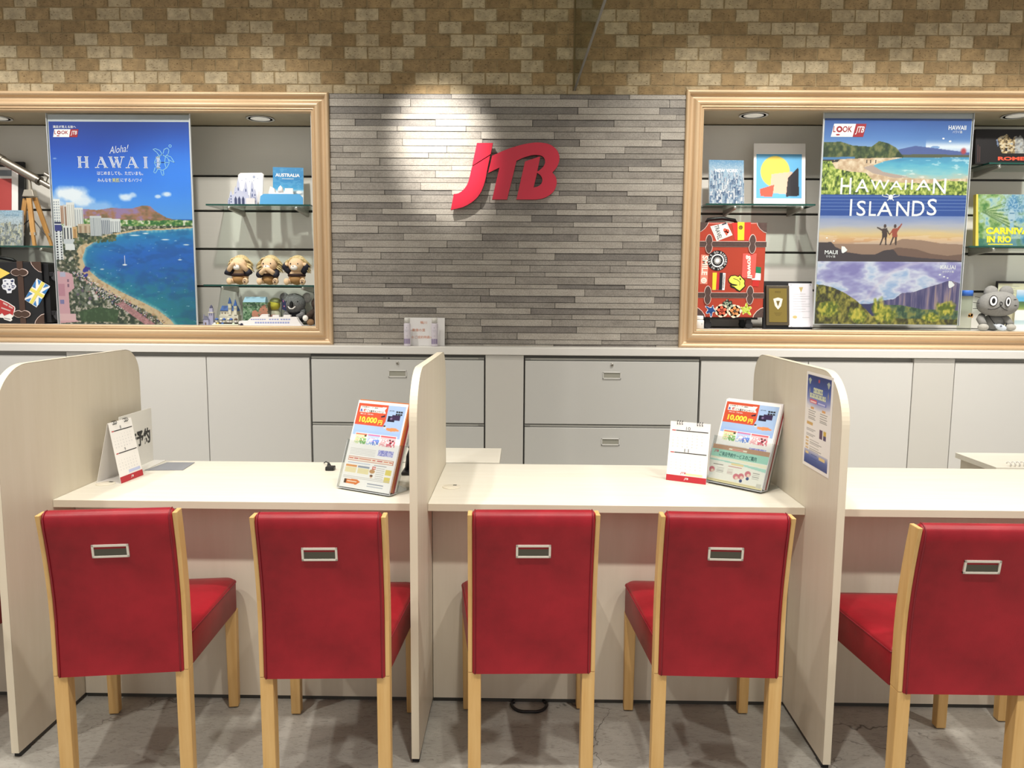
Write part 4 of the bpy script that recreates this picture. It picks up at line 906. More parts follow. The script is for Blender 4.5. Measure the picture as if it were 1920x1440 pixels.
def carnival():
    c = Cv(110, 90, '#7fa878', 6); n = c.nz(10, 9, 4); c.a = c.pal(n * .7 + c.U * .35, [(.25, '#4f8a4a'), (.42, '#9cc27a'), (.55, '#bfe0cf'), (.68, '#79b8d4'), (.85, '#3f8fbf')])
    for k in range(12): u = .12 + k * .03; c.poly([(.1, .35), (.12, .33), (u + .35, .1 + k * .06), (u + .34, .13 + k * .06)], '#3c6d3a' if k % 2 else '#d3e7b5', .55)
    c.ell(.66, .22, .24, .28, '#4f92c8', .7, .8); c.mix((np.hypot((c.U - .66) / .24, (c.V - .22) / .28) < 1) * (c.nz(50, 40, 2) > .52) * .7, '#bfe3f4')
    c.ell(.60, .42, .075, .15, '#bcdff0', .3); c.rect(.56, .36, .65, .38, '#5c93ba'); c.ell(.60, .50, .03, .015, '#5f97bd', .4); c.rect(.57, .56, .64, .75, '#a5d3ea'); c.rect(0, .86, 1, 1, '#3b7d94', .5); c.a = c.a * .78
    return c
def wcarn(t, pl, W, H):
    g = G(); t2(g, pl, 'CARNIVAL', .17 * W, .235 * H, .80 * W, .13 * H, .045); t2(g, pl, 'IN RIO', .19 * W, .075 * H, .40 * W, .125 * H, .045); r2(g, pl, .21 * W, .035 * H, .62 * W, .05 * H); g.build('lettering', mat('ink_lemon', '#f2dc2a', .45), t)
    g = G(); p2(g, pl, [(.0, .0), (.05 * W, 0), (.03 * W, H), (0, H)], .0009); g.build('spine_band', mat('spine_olive', '#c9b94a', .5), t)
book('green and blue carnival book with yellow capitals on the right edge shelf', .10, (1829, 363, 1950, 458), carnival(), th=.025, lean=.1, cover='#b7a838', write=wcarn, base=1.6345)
# stand-in for the pop-art print: plain overlapping colour shapes in a white mount
def shapes():
    c = Cv(80, 74, '#69b6e6'); c.ell(.42, .40, .33, .36, '#ecd35a', .05); c.poly([(.34, .46), (.80, .40), (.74, .92), (.30, .88)], '#f0bfa8'); c.poly([(.70, .55), (.93, .30), (.95, .95), (.66, .97)], '#2b2a30'); c.poly([(.08, .80), (.40, .70), (.36, .98), (.1, .96)], '#e0604c'); return c
pY = .2; a = at(1411, 384, pY); b = at(1513, 267, pY)
t = thing('framed_print', 'square pop-coloured print in a white mount standing on the glass shelf', 'picture', ((a[0] + b[0]) / 2, pY, 1.8435)); W, H = b[0] - a[0], b[2] - 1.8435
M = Matrix.Translation((a[0], pY - .02, 1.8435)) @ Matrix.Rotation(-.12, 4, 'X')
G(M).box((0, 0, 0), (W, .008, H)).build('mount', M_paper, t); sheet('print_sheet', shapes(), Pl(M @ Vector((.05 * W, 0, .13 * H)), (1, 0, 0), M.to_3x3() @ Vector((0, 0, 1))), .88 * W, .70 * H, t, .4, .0006)
# left edge: dark framed picture behind the telescope
pY = .25; a = at(-60, 458, pY); b = at(40, 301, pY); W, H = b[0] - a[0], b[2] - 1.6045
t = thing('framed_picture', 'black framed red and white picture behind the telescope', 'picture', ((a[0] + b[0]) / 2, pY, 1.6045)); M = Matrix.Translation((a[0], pY - .03, 1.6045)) @ Matrix.Rotation(-.1, 4, 'X')
G(M).box((0, .004, 0), (W, .02, H)).build('frame', M_black, t, bevel=.002)
pl = Pl(M @ Vector((0, 0, 0)), (1, 0, 0), M.to_3x3() @ Vector((0, 0, 1)))
G(M).box((.02, .001, .02), (W - .03, .0038, H - .03)).build('mount', M_paper, t)
g = G(); r2(g, pl, .05, .30 * H, W - .065, .80 * H, .0006); g.build('red_field', mat('field_red', '#b54a48', .5), t); g = G(); r2(g, pl, .05, .83 * H, W - .065, .9 * H, .0006); g.build('grey_band', mat('field_grey', '#7f8790', .5), t)

# telescope on its wooden tripod
ty = .17; q = lambda x, y, Y=ty: Vector(at(x, y, Y))
t = thing('telescope', 'silver telescope on a small wooden tripod, pointing down to the right', 'telescope', (float(q(62, 458)[0]), ty, 1.6045))
zs = 1.605
a, b = q(-25, 284), q(72, 338); M_tel = mat('telescope_metal', '#a19a8f', .42, metal=1)
body = G().tube([a, b], .0225, 20).build('tube', M_tel, t, smooth=True, bevel=.0005)
G().tube([q(-26, 283.5), q(6, 301)], .0255, 20).build('dew_shield', M_tel, t, smooth=True, bevel=.0005)
dr = (b - a).normalized(); G().tube([b - dr * .002, b + dr * .012], .025, 20).build('collar', mat('collar_grey', '#6f6b64', .35, metal=1), t, smooth=True, bevel=.0005)
G().tube([b + dr * .012, b + dr * .075], [.015, .014], 16).build('focuser', M_tel, t, smooth=True, bevel=.0005)
fs_ = G().tube([q(84, 326), q(96, 333)], .010, 14).build('finder', M_tel, t, smooth=True, bevel=.0004); G().tube([q(90, 331), q(87, 342)], .003, 8).build('finder_post', M_dmetal, fs_)
G().tube([q(55, 336), q(57, 357)], [.008, .011], 12).build('yoke', mat('yoke_grey', '#b5afa2', .4, metal=.6), t, smooth=True, bevel=.0005)
hd = q(56, 361); G().hexa([(hd.x - .032, ty - .02, hd.z - .022), (hd.x + .032, ty - .02, hd.z - .022), (hd.x + .032, ty + .025, hd.z - .022), (hd.x - .032, ty + .025, hd.z - .022), (hd.x - .022, ty - .015, hd.z + .014), (hd.x + .022, ty - .015, hd.z + .014), (hd.x + .022, ty + .02, hd.z + .014), (hd.x - .022, ty + .02, hd.z + .014)]).build('tripod_head', mat('yoke_grey'), t, bevel=.002)
M_tw = mat('tripod_wood', '#c69a5c', .45, noise=.8, nscale=(40, 40, 8), ncol='#a87a42')
for (tp, bt, sh) in (((47, 372), (36, 458), .02), ((57, 372), (65, 458), -.055), ((64, 370), (98, 462), .03)):
    A = q(*tp); A.y = ty + sh * .2; B = q(*bt, Y=ty + sh); B.z = zs + .002; mid = A.lerp(B, .78)
    d = (B - A).normalized(); sx = Vector((.0125, 0, 0)); sy = Vector((0, .006, 0))
    lg = G().hexa([mid - sx - sy, mid + sx - sy, mid + sx + sy, mid - sx + sy, A - sx - sy, A + sx - sy, A + sx + sy, A - sx + sy]).build('leg', M_tw, t, bevel=.0015)
    s2 = sx * .65; m2 = A.lerp(B, .72)
    G().hexa([B - s2 - sy, B + s2 - sy, B + s2 + sy, B - s2 + sy, m2 - s2 - sy * 1.6, m2 + s2 - sy * 1.6, m2 + s2 + sy * .2, m2 - s2 + sy * .2]).build('lower_leg', M_tw, lg)
    G().hexa([mid - sx * 1.2 - sy * 1.4, mid + sx * 1.2 - sy * 1.4, mid + sx * 1.2 + sy, mid - sx * 1.2 + sy, mid - sx * 1.2 - sy * 1.4 - d * .016, mid + sx * 1.2 - sy * 1.4 - d * .016, mid + sx * 1.2 + sy - d * .016, mid - sx * 1.2 + sy - d * .016]).build('clamp', mat('yoke_grey'), lg)
cen = q(60, 425); cen.y = ty
for pt in ((40, 425), (85, 440)): G().tube([q(60, 408), q(*pt)], .0028, 6).build('brace', M_black, t)

# ------------------------------------------------------------------ souvenirs in the left window
S1 = 1.826; S2 = 1.407; FL = 1.192
def wx(px, py, Y): return float(at(px, py, Y)[0])
# folded card with cathedral spires, standing open on the top shelf
y_ = .14; xa, xb = wx(440, 382, y_), wx(491, 382, y_)
t = thing('greeting_card', 'cream card with blue printed cathedral spires on the top left glass shelf', 'card', ((xa + xb) / 2, y_, S1))
zt = float(at(465, 322, y_)[2]); W, H = xb - xa, zt - S1
M = Matrix.Translation((xa, y_ + .02, S1 + .0003)) @ Matrix.Rotation(-.1, 4, 'Z') @ Matrix.Rotation(-.13, 4, 'X')
pts = [(0, 0), (W, 0), (W, H - .008), (W - .008, H), (.02, H), (.008, H - .01)]
G(M).prism(pts, 0, .009, 'y').build('back_leaf', M_paper, t, bevel=.001)
pl = Pl(M @ Vector((0, 0, 0)), M.to_3x3() @ Vector((1, 0, 0)), M.to_3x3() @ Vector((0, 0, 1)))
g = G(); ring2(g, pl, W * .66, H * .88, .004, .007); e2(g, pl, W * .66, H * .88, .003, .003)
for k in range(5): e2(g, pl, W * (.2 + .15 * k), H * (.78 + .05 * math.sin(k * 2)), .003, .002)
g.build('printed_stars', mat('ink_blue_grey', '#8c9cc0', .5), t)
M_spire = mat('spire_print', '#b9bfd6', .5); M_spired = mat('spire_dark', '#5a6690', .5)
x0, x1 = wx(427, 382, .10), wx(483, 382, .10)
for k, (u, h, w_) in enumerate(((.02, .040, .016), (.13, .075, .018), (.24, .10, .02), (.38, .135, .022), (.52, .09, .022), (.63, .125, .022), (.80, .13, .022), (.93, .085, .018))):
    x = x0 + (x1 - x0) * u; yy = .115 - .02 * (k % 2)
    p = G().prism([(x - w_ / 2, S1 + .0005), (x + w_ / 2, S1 + .0005), (x + w_ / 2, S1 + h * .5), (x + w_ * .28, S1 + h * .85), (x, S1 + h), (x - w_ * .28, S1 + h * .85), (x - w_ / 2, S1 + h * .5)], yy, yy + .002, 'y').build('spire', M_spire, t)
    g = G(); P = WALL(yy)
    for j in range(3): p2(g, P, [(x - .003, S1 + h * (.15 + .2 * j)), (x + .003, S1 + h * (.15 + .2 * j)), (x + .003, S1 + h * (.24 + .2 * j)), (x, S1 + h * (.29 + .2 * j)), (x - .003, S1 + h * (.24 + .2 * j))])
    l2(g, P, [(x - w_ * .42, S1 + h * .06), (x - w_ * .42, S1 + h * .5)], .0016); g.build('window_marks', M_spired, p)
fr = G().prism([(x0 + .03, S1 + .0005), (x1 - .04, S1 + .0005), (x1 - .04, S1 + .05), ((x0 + x1) / 2 - .005, S1 + .075), (x0 + .03, S1 + .05)], .088, .09, 'y').build('portal_leaf', M_spire, t)
g = G()
for u in (.30, .42, .55): xx = x0 + (x1 - x0) * u; p2(g, WALL(.088), [(xx - .007, S1 + .004), (xx + .007, S1 + .004), (xx + .007, S1 + .03), (xx, S1 + .045), (xx - .007, S1 + .03)])
g.build('portals', mat('portal_dark', '#3b4468', .5), fr)
G().box((x1 - .055, .083, S1 + .0005), (x1 - .008, .0875, S1 + .034)).build('nave_leaf', mat('spire_pale', '#d9d7da', .5), t)

# blue brochure in a blue card stand
y_ = .16; xa, xb = wx(510, 380, y_), wx(566, 380, y_)
t = thing('brochure', 'blue australia brochure leaning in a rounded blue card stand', 'brochure', ((xa + xb) / 2, y_, S1))
W = xb - xa; H = float(at(566, 311, y_)[2]) - S1
M = Matrix.Translation((xa, y_ + .015, S1 + .001)) @ Matrix.Rotation(.12, 4, 'Z') @ Matrix.Rotation(-.12, 4, 'X'); G(M).box((0, .0006, 0), (W, .01, H)).build('pages', M_paper, t)
c = Cv(80, 100, seed=2); c.grad([(0, '#3f8fc6'), (.3, '#2f86c2'), (.55, '#4aa3d6'), (.62, '#e8f1f4'), (1, '#d9e6ee')]); c.mix((c.V < .6) * (c.nz(6, 16, 3) > .55) * .25, '#8cc6e6'); c.ell(.75, .66, .3, .08, '#6f8a98', .5); c.ell(.86, .63, .12, .05, '#eef4f6', .4)
pl = Pl(M @ Vector((0, 0, 0)), M.to_3x3() @ Vector((1, 0, 0)), M.to_3x3() @ Vector((0, 0, 1))); sheet('front_print', c, pl, W, H, t, .35)
g = G(); t2(g, pl, 'AUSTRALIA', .08 * W, .76 * H, .80 * W, .085 * H, .03); l2(g, pl, [(.3 * W, .71 * H), (.68 * W, .71 * H)], .002); g.build('lettering', M_inkw, t)
xa, xb = wx(487, 383, .09), wx(568, 383, .09); W = xb - xa; t = thing('card_stand', 'low blue card stand with rounded corners on the top left glass shelf', 'card stand', ((xa + xb) / 2, .1, S1)); h = float(at(520, 364, .09)[2]) - S1
G().prism([(xa, S1 + .0005), (xb, S1 + .0005), (xb, S1 + h * .7), (xb - .018, S1 + h), (xa + .022, S1 + h), (xa + .006, S1 + h * .8)], .088, .091, 'y').build('card_stand', mat('stand_blue', '#5aa9e0', .4), t, bevel=.0008)
G().box((xa + .01, .0915, S1 + .0005), (xb - .012, .13, S1 + .003)).build('stand_base', mat('stand_blue'), t)
xa, xb = wx(504, 363, .105), wx(551, 363, .105)
t = thing('paper_model', 'white paper model of a domed building in front of the blue brochure', 'paper model', ((xa + xb) / 2, .105, S1)); z0 = S1 + .003
W = xb - xa
G().box((xa, .1, z0), (xb, .125, z0 + .062)).build('hall', M_paper, t, bevel=.001)
G().lathe([(.014, 0), (.014, .02), (.011, .028), (.004, .036), (.001, .04)], ((xa + xb) / 2 - .006, .114, z0 + .062), 16).build('dome', M_paper, t, smooth=True)
G().box((xb - .045, .097, z0 + .03), (xb - .002, .1, z0 + .085)).build('wing', M_paper, t)
G().prism([(xa, z0 + .062), (xa + .035, z0 + .062), (xa + .03, z0 + .085), (xa + .01, z0 + .095)], .1, .122, 'y').build('gable', M_paper, t)
g = G()
for k in range(9): l2(g, WALL(.1), [(xa + .008 + k * (W - .016) / 8, z0 + .008), (xa + .008 + k * (W - .016) / 8, z0 + .052)], .0016)
g.build('column_lines', mat('ink_pale', '#b3bfdd', .5), t)

# the three plush monkeys
M_skin = mat('plush_skin', '#efd2ad', .85, noise=.5, nscale=(150, 150, 150), ncol='#e6c39a'); M_mane = mat('plush_mane', '#dfcf9f', .85, noise=.9, nscale=(120, 120, 30), ncol='#bfa974'); M_navy = mat('navy_cloth', '#1b1d2c', .7); M_apron = mat('apron', '#a57f4f', .8); M_muz = mat('muzzle_white', '#efece6', .8)
def mane(g, c, r, seed, n=260):
    rs = random.Random(seed)
    for _ in range(n):
        th = rs.uniform(-2.3, 2.3) ; ph = rs.uniform(-.45, 1.5)      # behind and over the top of the head, face left free
        d = Vector((math.sin(th) * math.cos(ph), math.cos(th) * math.cos(ph), math.sin(ph)))
        if d.y < -.3 and d.z < .66: continue
        a = Vector(c) + d * r * 1.0; fl = Vector((rs.uniform(-.3, .3) + (.75 if d.x > -.3 else -.55), rs.uniform(-.25, .15), -.55)); b = a + d * r * .20 + fl * r * .34; e = b + fl * r * .45 + Vector((0, 0, -r * .18))
        g.tube([a, b, e], [r * .10, r * .08, r * .012], 5)
def monkey(label, px, pose, seed):
    x = wx(px, 531, .13); y = .14; z = S2 + .0005
    t = thing('plush_monkey', label, 'plush toy', (x, y, z), group='plush monkeys on the glass shelf')
    G().ell((x, y + .005, z + .045), (.045, .036, .045)).build('body', M_skin, t, smooth=True)
    hc = (x + .004, y - .012, z + .108); hr = .041
    G().ell(hc, (hr * 1.05, hr * .95, hr * .95), 24, 14).build('head', M_skin, t, smooth=True)
    g = G(); g.ell((hc[0] + .004, hc[1] + .016, hc[2] + .012), (hr * 1.12, hr * .95, hr * 1.0)); mane(g, (hc[0], hc[1] + .006, hc[2]), hr, seed); o = g.build('hair', M_mane, t, smooth=True); o['kind'] = 'stuff'
    G().ell((hc[0] - .004, hc[1] - .034, hc[2] - .016), (.019, .012, .014)).build('muzzle', M_muz, t, smooth=True)
    G().ell((hc[0] - .006, hc[1] - .0455, hc[2] - .008), (.004, .002, .0025)).build('nose', mat('nose_tan', '#b98f6b', .6), t, smooth=True)
    if pose != 'eyes':
        for s in (-1, 1): G().ell((hc[0] - .003 + s * .019, hc[1] - .0335, hc[2] + .004), (.0042, .003, .0048)).build('eye', M_black, t, smooth=True)
    G().ell((x, y - .010, z + .030), (.036, .032, .028)).build('apron', M_apron, t, smooth=True)
    G().lathe([(.044, .045), (.0475, .05), (.0475, .056), (.044, .06)], (x, y + .003, z), 24).build('sash', mat('sash_dark', '#2b1410', .7), t, smooth=True)
    for s in (-1, 1):
        sh = Vector((x + s * .036, y, z + .072))
        if pose == 'eyes': el = Vector((x + s * .058, y - .022, z + .066)); ha = Vector((hc[0] + s * .017, hc[1] - .044, hc[2] + .006))
        elif pose == 'mouth': el = Vector((x + s * .044, y - .034, z + .054)); ha = Vector((hc[0] + s * .004 - .002, hc[1] - .05, hc[2] - .022))
        else: el = Vector((x + s * .058, y - .012, z + .10)); ha = Vector((hc[0] + s * .044, hc[1] - .012, hc[2] + .006))
        mid = sh.lerp(el, .5) + Vector((0, -.004, -.004 if pose != 'ears' else .0))
        G().tube([sh + Vector((-s * .01, 0, 0)), sh, mid, el, el.lerp(ha, .22 if pose != 'ears' else .7)], [.01, .018, .020, .0185, .015], 12).build('sleeve', M_navy, t, smooth=True)
        G().tube([el.lerp(ha, .12), el.lerp(ha, .5), el.lerp(ha, .85), ha, ha + (ha - el).normalized() * .005], [.0125, .0125, .0118, .0095, .003], 12).build('arm', M_skin, t, smooth=True)
        fo = Vector((x + s * .043, y - .040, z + .0185))
        G().tube([Vector((x + s * .03, y - .004, z + .02)), fo + Vector((0, .012, 0))], [.016, .014], 10).build('leg', M_skin, t, smooth=True)
        G().ell(fo, (.0155, .013, .0185)).build('foot', M_skin, t, smooth=True)
        if s > 0: 
            g = G(); P = Pl(fo + Vector((-.0, -.0125, 0)), (1, 0, 0), (0, 0, 1)); e2(g, P, 0, -.004, .006, .006, .001)
            for k in range(3): e2(g, P, (k - 1) * .006, .007 + (k % 2) * .002, .0025, .003, .001)
            g.build('paw_print', mat('paw_dark', '#5d4a3c', .7), t)
    return t
monkey('plush monkey covering its eyes, left of the three on the glass shelf', 449, 'eyes', 1)
monkey('plush monkey covering its mouth, middle of the three on the glass shelf', 505, 'mouth', 2)
monkey('plush monkey covering its ears, right of the three on the glass shelf', 555.5, 'ears', 3)

# miniature buildings and boxes on the window floor
M_lilac = mat('mini_lilac', '#a9a9c2', .6); M_cr = mat('mini_cream', '#d9d6c4', .6); M_rb = mat('mini_roof_blue', '#3f66b0', .5); M_br = mat('mini_brown', '#6d5747', .6)
def mini(label, px0, px1, Y, name='miniature_tower', cat='miniature'):
    x0, x1 = wx(px0, 605, Y), wx(px1, 605, Y); return thing(name, label, cat, ((x0 + x1) / 2, Y, FL), group='miniature buildings on the window floor'), x0, x1
t, x0, x1 = mini('tiny grey gabled house at the far left beside the beach poster', 382, 392, .07, 'miniature_house')
G().box((x0, .06, FL + .0003), (x1, .082, FL + .028)).build('walls', M_lilac, t, bevel=.001); xm = (x0 + x1) / 2
G().prism([(x0 - .001, FL + .028), (x1 + .001, FL + .028), (xm, FL + .048)], .059, .083, 'y').build('roof', mat('mini_slate', '#77798e', .6), t); G().box((xm - .003, .0585, FL + .001), (xm + .003, .0599, FL + .014)).build('door', M_br, t)
G().box((x0 + .001, .0655, FL + .036), (x0 + .006, .072, FL + .056)).build('chimney', M_lilac, t)
t, x0, x1 = mini('tall lilac clock tower miniature on the window floor', 393, 401.5, .09); xm = (x0 + x1) / 2
G().box((x0, .078, FL + .0003), (x1, .102, FL + .068)).build('shaft', M_lilac, t, bevel=.001); G().box((x0 + .003, .082, FL + .068), (x1 - .003, .098, FL + .09)).build('belfry', M_lilac, t, bevel=.001); G().box((x0 - .001, .077, FL + .064), (x1 + .001, .103, FL + .069)).build('cornice', M_cr, t)
G().lathe([(.0095, .09), (.006, .1), (.001, .108)], (xm, .09, FL), 12).build('cap', mat('mini_dark', '#4b4c66', .5), t)
g = G()
for zz in (.05, .056): 
    for s in (-1, 1): r2(g, WALL(.078), xm + s * .005 - .002, FL + zz, xm + s * .005 + .002, FL + zz + .006)
g.build('window_marks', mat('mini_dark'), t)
t, x0, x1 = mini('cream miniature castle with blue roofs and two spires', 415, 447, .15, 'miniature_castle'); W = x1 - x0; bz = FL + .052
G().box((x0 - .005, .135, FL + .0003), (x1 + .005, .185, bz)).build('pedestal', M_cr, t, bevel=.002)
G().box((x0, .14, bz), (x1, .18, bz + .022)).build('walls', M_cr, t, bevel=.001)
G().hexa([(x0 - .001, .139, bz + .022), (x1 + .001, .139, bz + .022), (x1 + .001, .181, bz + .022), (x0 - .001, .181, bz + .022), (x0 + .006, .152, bz + .05), (x1 - .006, .152, bz + .05), (x1 - .006, .168, bz + .05), (x0 + .006, .168, bz + .05)]).build('roof', M_rb, t)
for u, h in ((.58, .062), (.9, .05)):
    xx = x0 + W * u; tw = G().box((xx - .008, .132, bz), (xx + .008, .148, bz + h)).build('tower', M_cr, t, bevel=.001); G().lathe([(.0105, bz + h), (.006, bz + h + .016), (.0008, bz + h + .034)], (xx, .14, 0), 12).build('spire', M_rb, tw)
g = G()
for k in range(5): r2(g, WALL(.14), x0 + .008 + k * W * .18, bz + .006, x0 + .013 + k * W * .18, bz + .014)
g.build('window_marks', M_br, t)
t, x0, x1 = mini('low tray of tiny blue and white domed huts in front of the castle', 404, 447, .09, 'miniature_village'); W = x1 - x0
G().box((x0, .07, FL + .0003), (x1, .115, FL + .014)).build('tray', mat('tray_dark', '#3f3a36', .5), t, bevel=.001)
for k, (u, m_) in enumerate(((.08, M_rb), (.24, M_cr), (.40, M_rb), (.56, M_cr), (.70, M_rb), (.88, M_br))):
    xx = x0 + W * u; h = G().lathe([(.008, FL + .0142), (.008, FL + .026), (.0001, FL + .026)], (xx, .085 + .01 * (k % 2), 0), 12).build('hut', M_cr if m_ is M_rb else M_muz, t); G().lathe([(.010, FL + .0262), (.008, FL + .033), (.001, FL + .038)], (xx, .085 + .01 * (k % 2), 0), 12).build('hut_roof', m_, h, smooth=True)
t, x0, x1 = mini('flat pale strip of tiny trinkets at the front of the window floor', 398, 447, .045, 'souvenir_strip', 'souvenir'); G().box((x0, .04, FL + .0003), (x1, .058, FL + .006)).build('base', mat('trinket_pale', '#dfe3cf', .5), t, bevel=.001)
for u, m_ in ((.08, M_muz), (.2, mat('trinket_yellow', '#dcc15a', .5)), (.38, M_rb), (.8, mat('trinket_green', '#cfe0c9', .5))): xx = x0 + (x1 - x0) * u; G().ell((xx, .049, FL + .009), (.007, .006, .0055), 12, 8).build('trinket', m_, t, smooth=True)
# clear box with printed coral
y_ = .12; xa, xb = wx(456, 600, y_), wx(503, 600, y_); za, zb = float(at(480, 608, y_)[2]), float(at(480, 567, y_)[2]); za = FL + .0003
t = thing('display_box', 'clear plastic box with a printed coral picture and blue lid', 'box', ((xa + xb) / 2, y_, FL))
c = Cv(70, 60, seed=12); c.a = c.pal(c.nz(14, 12, 3), [(.3, '#2f5a3c'), (.5, '#6f9a6a'), (.7, '#b5cbb0')]); n = c.nz(16, 8, 3); c.mix((c.inside([(.3, 1), (.38, .4), (.5, .35), (.62, .45), (.72, .2), (.98, .05), (1, .5), (.7, .8), (.62, 1)])) * (n > .36), '#e39a7c')
sheet('front_print', c, WALL(y_).__class__((xa, y_, za), (1, 0, 0), (0, 0, 1)), xb - xa, zb - za, t, .3)
G().box((xa, y_ + .0006, za), (xb, y_ + .055, zb)).build('case', mat('case_grey', '#6d6a66', .4), t)
G().box((xa - .001, y_ - .0015, za), (xb + .001, y_ - .0007, zb + .001)).build('clear_front', M_acryl, t)
zl = float(at(480, 556.5, y_ + .03)[2]); G().hexa([(xa + .001, y_, zb + .001), (xb - .014, y_, zb + .001), (xb - .014, y_ + .05, zb + .001), (xa + .001, y_ + .05, zb + .001), (xa + .004, y_ + .03, zl), (xb - .02, y_ + .03, zl), (xb - .02, y_ + .05, zl), (xa + .004, y_ + .05, zl)]).build('lid', mat('lid_blue', '#a9cfe8', .35), t)
# cruise ship model
y_ = .05; fz = zp(y_, 380, 540, 8.727); X = lambda *p: fz(*p)
hull = X((585, 560), (735, 575), (1520, 585), (1625, 640), (735, 636), (640, 610)); hull = [(x, max(z, FL + .0005)) for x, z in hull]
t = thing('model_ship', 'white model cruise ship with rows of blue windows on the window floor', 'model ship', (sum(p[0] for p in hull) / 6, y_ + .02, FL))
hx_ = X((600, 540), (1560, 540), (1620, 640), (720, 640), (640, 615), (585, 575)); hx_ = [(x, max(z, FL + .0005)) for x, z in hx_]
M_ship = mat('ship_white', '#eceaea', .35); M_port = mat('ship_blue', '#9aa6d6', .4)
G().prism(hx_, y_, y_ + .04, 'y').build('hull', M_ship, t, bevel=.001)
d1 = X((735, 538), (800, 478), (1525, 478), (1560, 538)); G().prism(d1, y_ + .003, y_ + .036, 'y').build('upper_deck', M_ship, t, bevel=.001)
d2 = X((920, 476), (960, 432), (1060, 432), (1062, 476)); G().prism(d2, y_ + .008, y_ + .03, 'y').build('bridge', M_ship, t, bevel=.001)
for a_, b_ in ((1130, 1240), (1310, 1425)):
    d3 = X((a_, 476), (a_ + 6, 440), (b_, 440), (b_, 476)); G().prism(d3, y_ + .008, y_ + .03, 'y').build('lifeboat_deck', M_ship, t)
g = G()
for k in range(14): p2(g, WALL(y_), X((855 + k * 41, 553), (885 + k * 41, 553), (885 + k * 41, 580), (855 + k * 41, 580)))
for k in range(7): p2(g, WALL(y_ + .003), X((785 + k * 36, 506), (812 + k * 36, 506), (812 + k * 36, 522), (785 + k * 36, 522)), .001)
for k in range(8): p2(g, WALL(y_ + .003), X((1085 + k * 42 + (20 if k > 3 else 0), 504), (1115 + k * 42 + (20 if k > 3 else 0), 504), (1115 + k * 42 + (20 if k > 3 else 0), 524), (1085 + k * 42 + (20 if k > 3 else 0), 524)), .001)
g.build('windows', M_port, t)
(xx, zz), = X((640, 600)); G().lathe([(.008, 0), (.008, .004)], (xx, y_ - .0005, zz), 14, Matrix.Rotation(math.radians(90), 3, 'X')).build('anchor_port', mat('navy_paint', '#23263c', .4), t)
# plush koala and friends
M_koala = mat('plush_grey', '#8b8b8c', .9, noise=1.2, nscale=(160, 160, 160), ncol='#68696b'); M_pale = mat('plush_pale', '#b9b8b5', .9, noise=.8, nscale=(160, 160, 160), ncol='#9d9c99')
y_ = .19; kc = Vector(at(556, 575, y_)); 
t = thing('plush_koala', 'grey plush koala with a black nose in the corner of the left window', 'plush toy', (kc.x, y_, FL))
G().ell((kc.x, y_, FL + .0625), (.052, .045, .062)).build('body', mat('vest_dark', '#26262c', .8), t, smooth=True)
G().ell((kc.x - .006, y_ - .022, kc.z + .018), (.062, .05, .055), 24, 14).build('head', M_koala, t, smooth=True)
for s, m_ in ((-1, M_koala), (1, M_pale)): G().ell((kc.x + s * .062 - .002, y_ - .005, kc.z + .048), (.027, .014, .028)).build('ear', m_, t, smooth=True)
G().ell((kc.x - .006, y_ - .071, kc.z + .012), (.010, .012, .019)).build('nose', M_black, t, smooth=True)
for s in (-1, 1): G().ell((kc.x - .006 + s * .03, y_ - .062, kc.z + .028), .0045).build('eye', M_black, t, smooth=True)
G().tube([(kc.x - .026, y_ - .068, kc.z + .002), (kc.x - .016, y_ - .073, kc.z - .010), (kc.x, y_ - .073, kc.z - .010), (kc.x + .014, y_ - .068, kc.z + .002)], .0035, 8).build('mouth', M_muz, t, smooth=True)
for s in (-1, 1): G().tube([(kc.x + s * .04, y_ - .02, FL + .08), (kc.x + s * .045, y_ - .05, FL + .055), (kc.x + s * .02, y_ - .066, FL + .045)], [.016, .016, .012], 10).build('arm', M_koala, t, smooth=True)
y_ = .14; bc = Vector(at(588, 588, y_)); x = bc.x + .022
t = thing('plush_bear', 'dark brown plush animal with a white paw, half hidden by the frame', 'plush toy', (x, y_, FL)); M_brn = mat('plush_brown', '#4e4037', .9, noise=1.2, nscale=(150, 150, 150), ncol='#372c26')
G().ell((x, y_, FL + .05), (.045, .036, .049)).build('body', M_brn, t, smooth=True); G().ell((x + .012, y_ - .012, FL + .118), (.042, .038, .038)).build('head', M_brn, t, smooth=True); G().ell((x + .045, y_ - .046, FL + .10), (.012, .008, .028)).build('ribbon', mat('ribbon_red', '#c0382f', .6), t, smooth=True)
G().tube([(x - .02, y_ - .02, FL + .07), (x - .044, y_ - .05, FL + .046)], [.018, .014], 10).build('arm', M_brn, t, smooth=True); G().ell((x - .051, y_ - .058, FL + .04), (.015, .013, .016)).build('paw', M_muz, t, smooth=True)
for s in (-1, 1): G().ell((x + s * .028, y_ - .045, FL + .018), (.02, .02, .0175)).build('foot', mat('plush_tan', '#8a6a4a', .9), t, smooth=True)
y_ = .2; yc_ = Vector(at(519, 573, y_)); x = yc_.x - .012
t = thing('plush_toy', 'yellow plush toy peeping out behind the model ship', 'plush toy', (x, y_, FL)); M_yel = mat('plush_yellow', '#d9cf4e', .85)
G().ell((x, y_, FL + .045), (.035, .03, .0445)).build('body', mat('plush_cream', '#e3dcc6', .85), t, smooth=True); G().ell((x, y_ - .008, yc_.z + .002), (.033, .03, .027)).build('head', M_yel, t, smooth=True); G().ell((x + .006, y_ - .005, yc_.z + .024), (.03, .028, .019)).build('cap', mat('plush_olive', '#a9b07a', .85), t, smooth=True); G().ell((x + .004, y_ - .034, FL + .044), (.018, .008, .013)).build('bib', mat('bib_pink', '#d79a92', .8), t, smooth=True)
y_ = .075; fp = Vector(at(528, 592, y_)); ft = Vector(at(528, 559, y_))
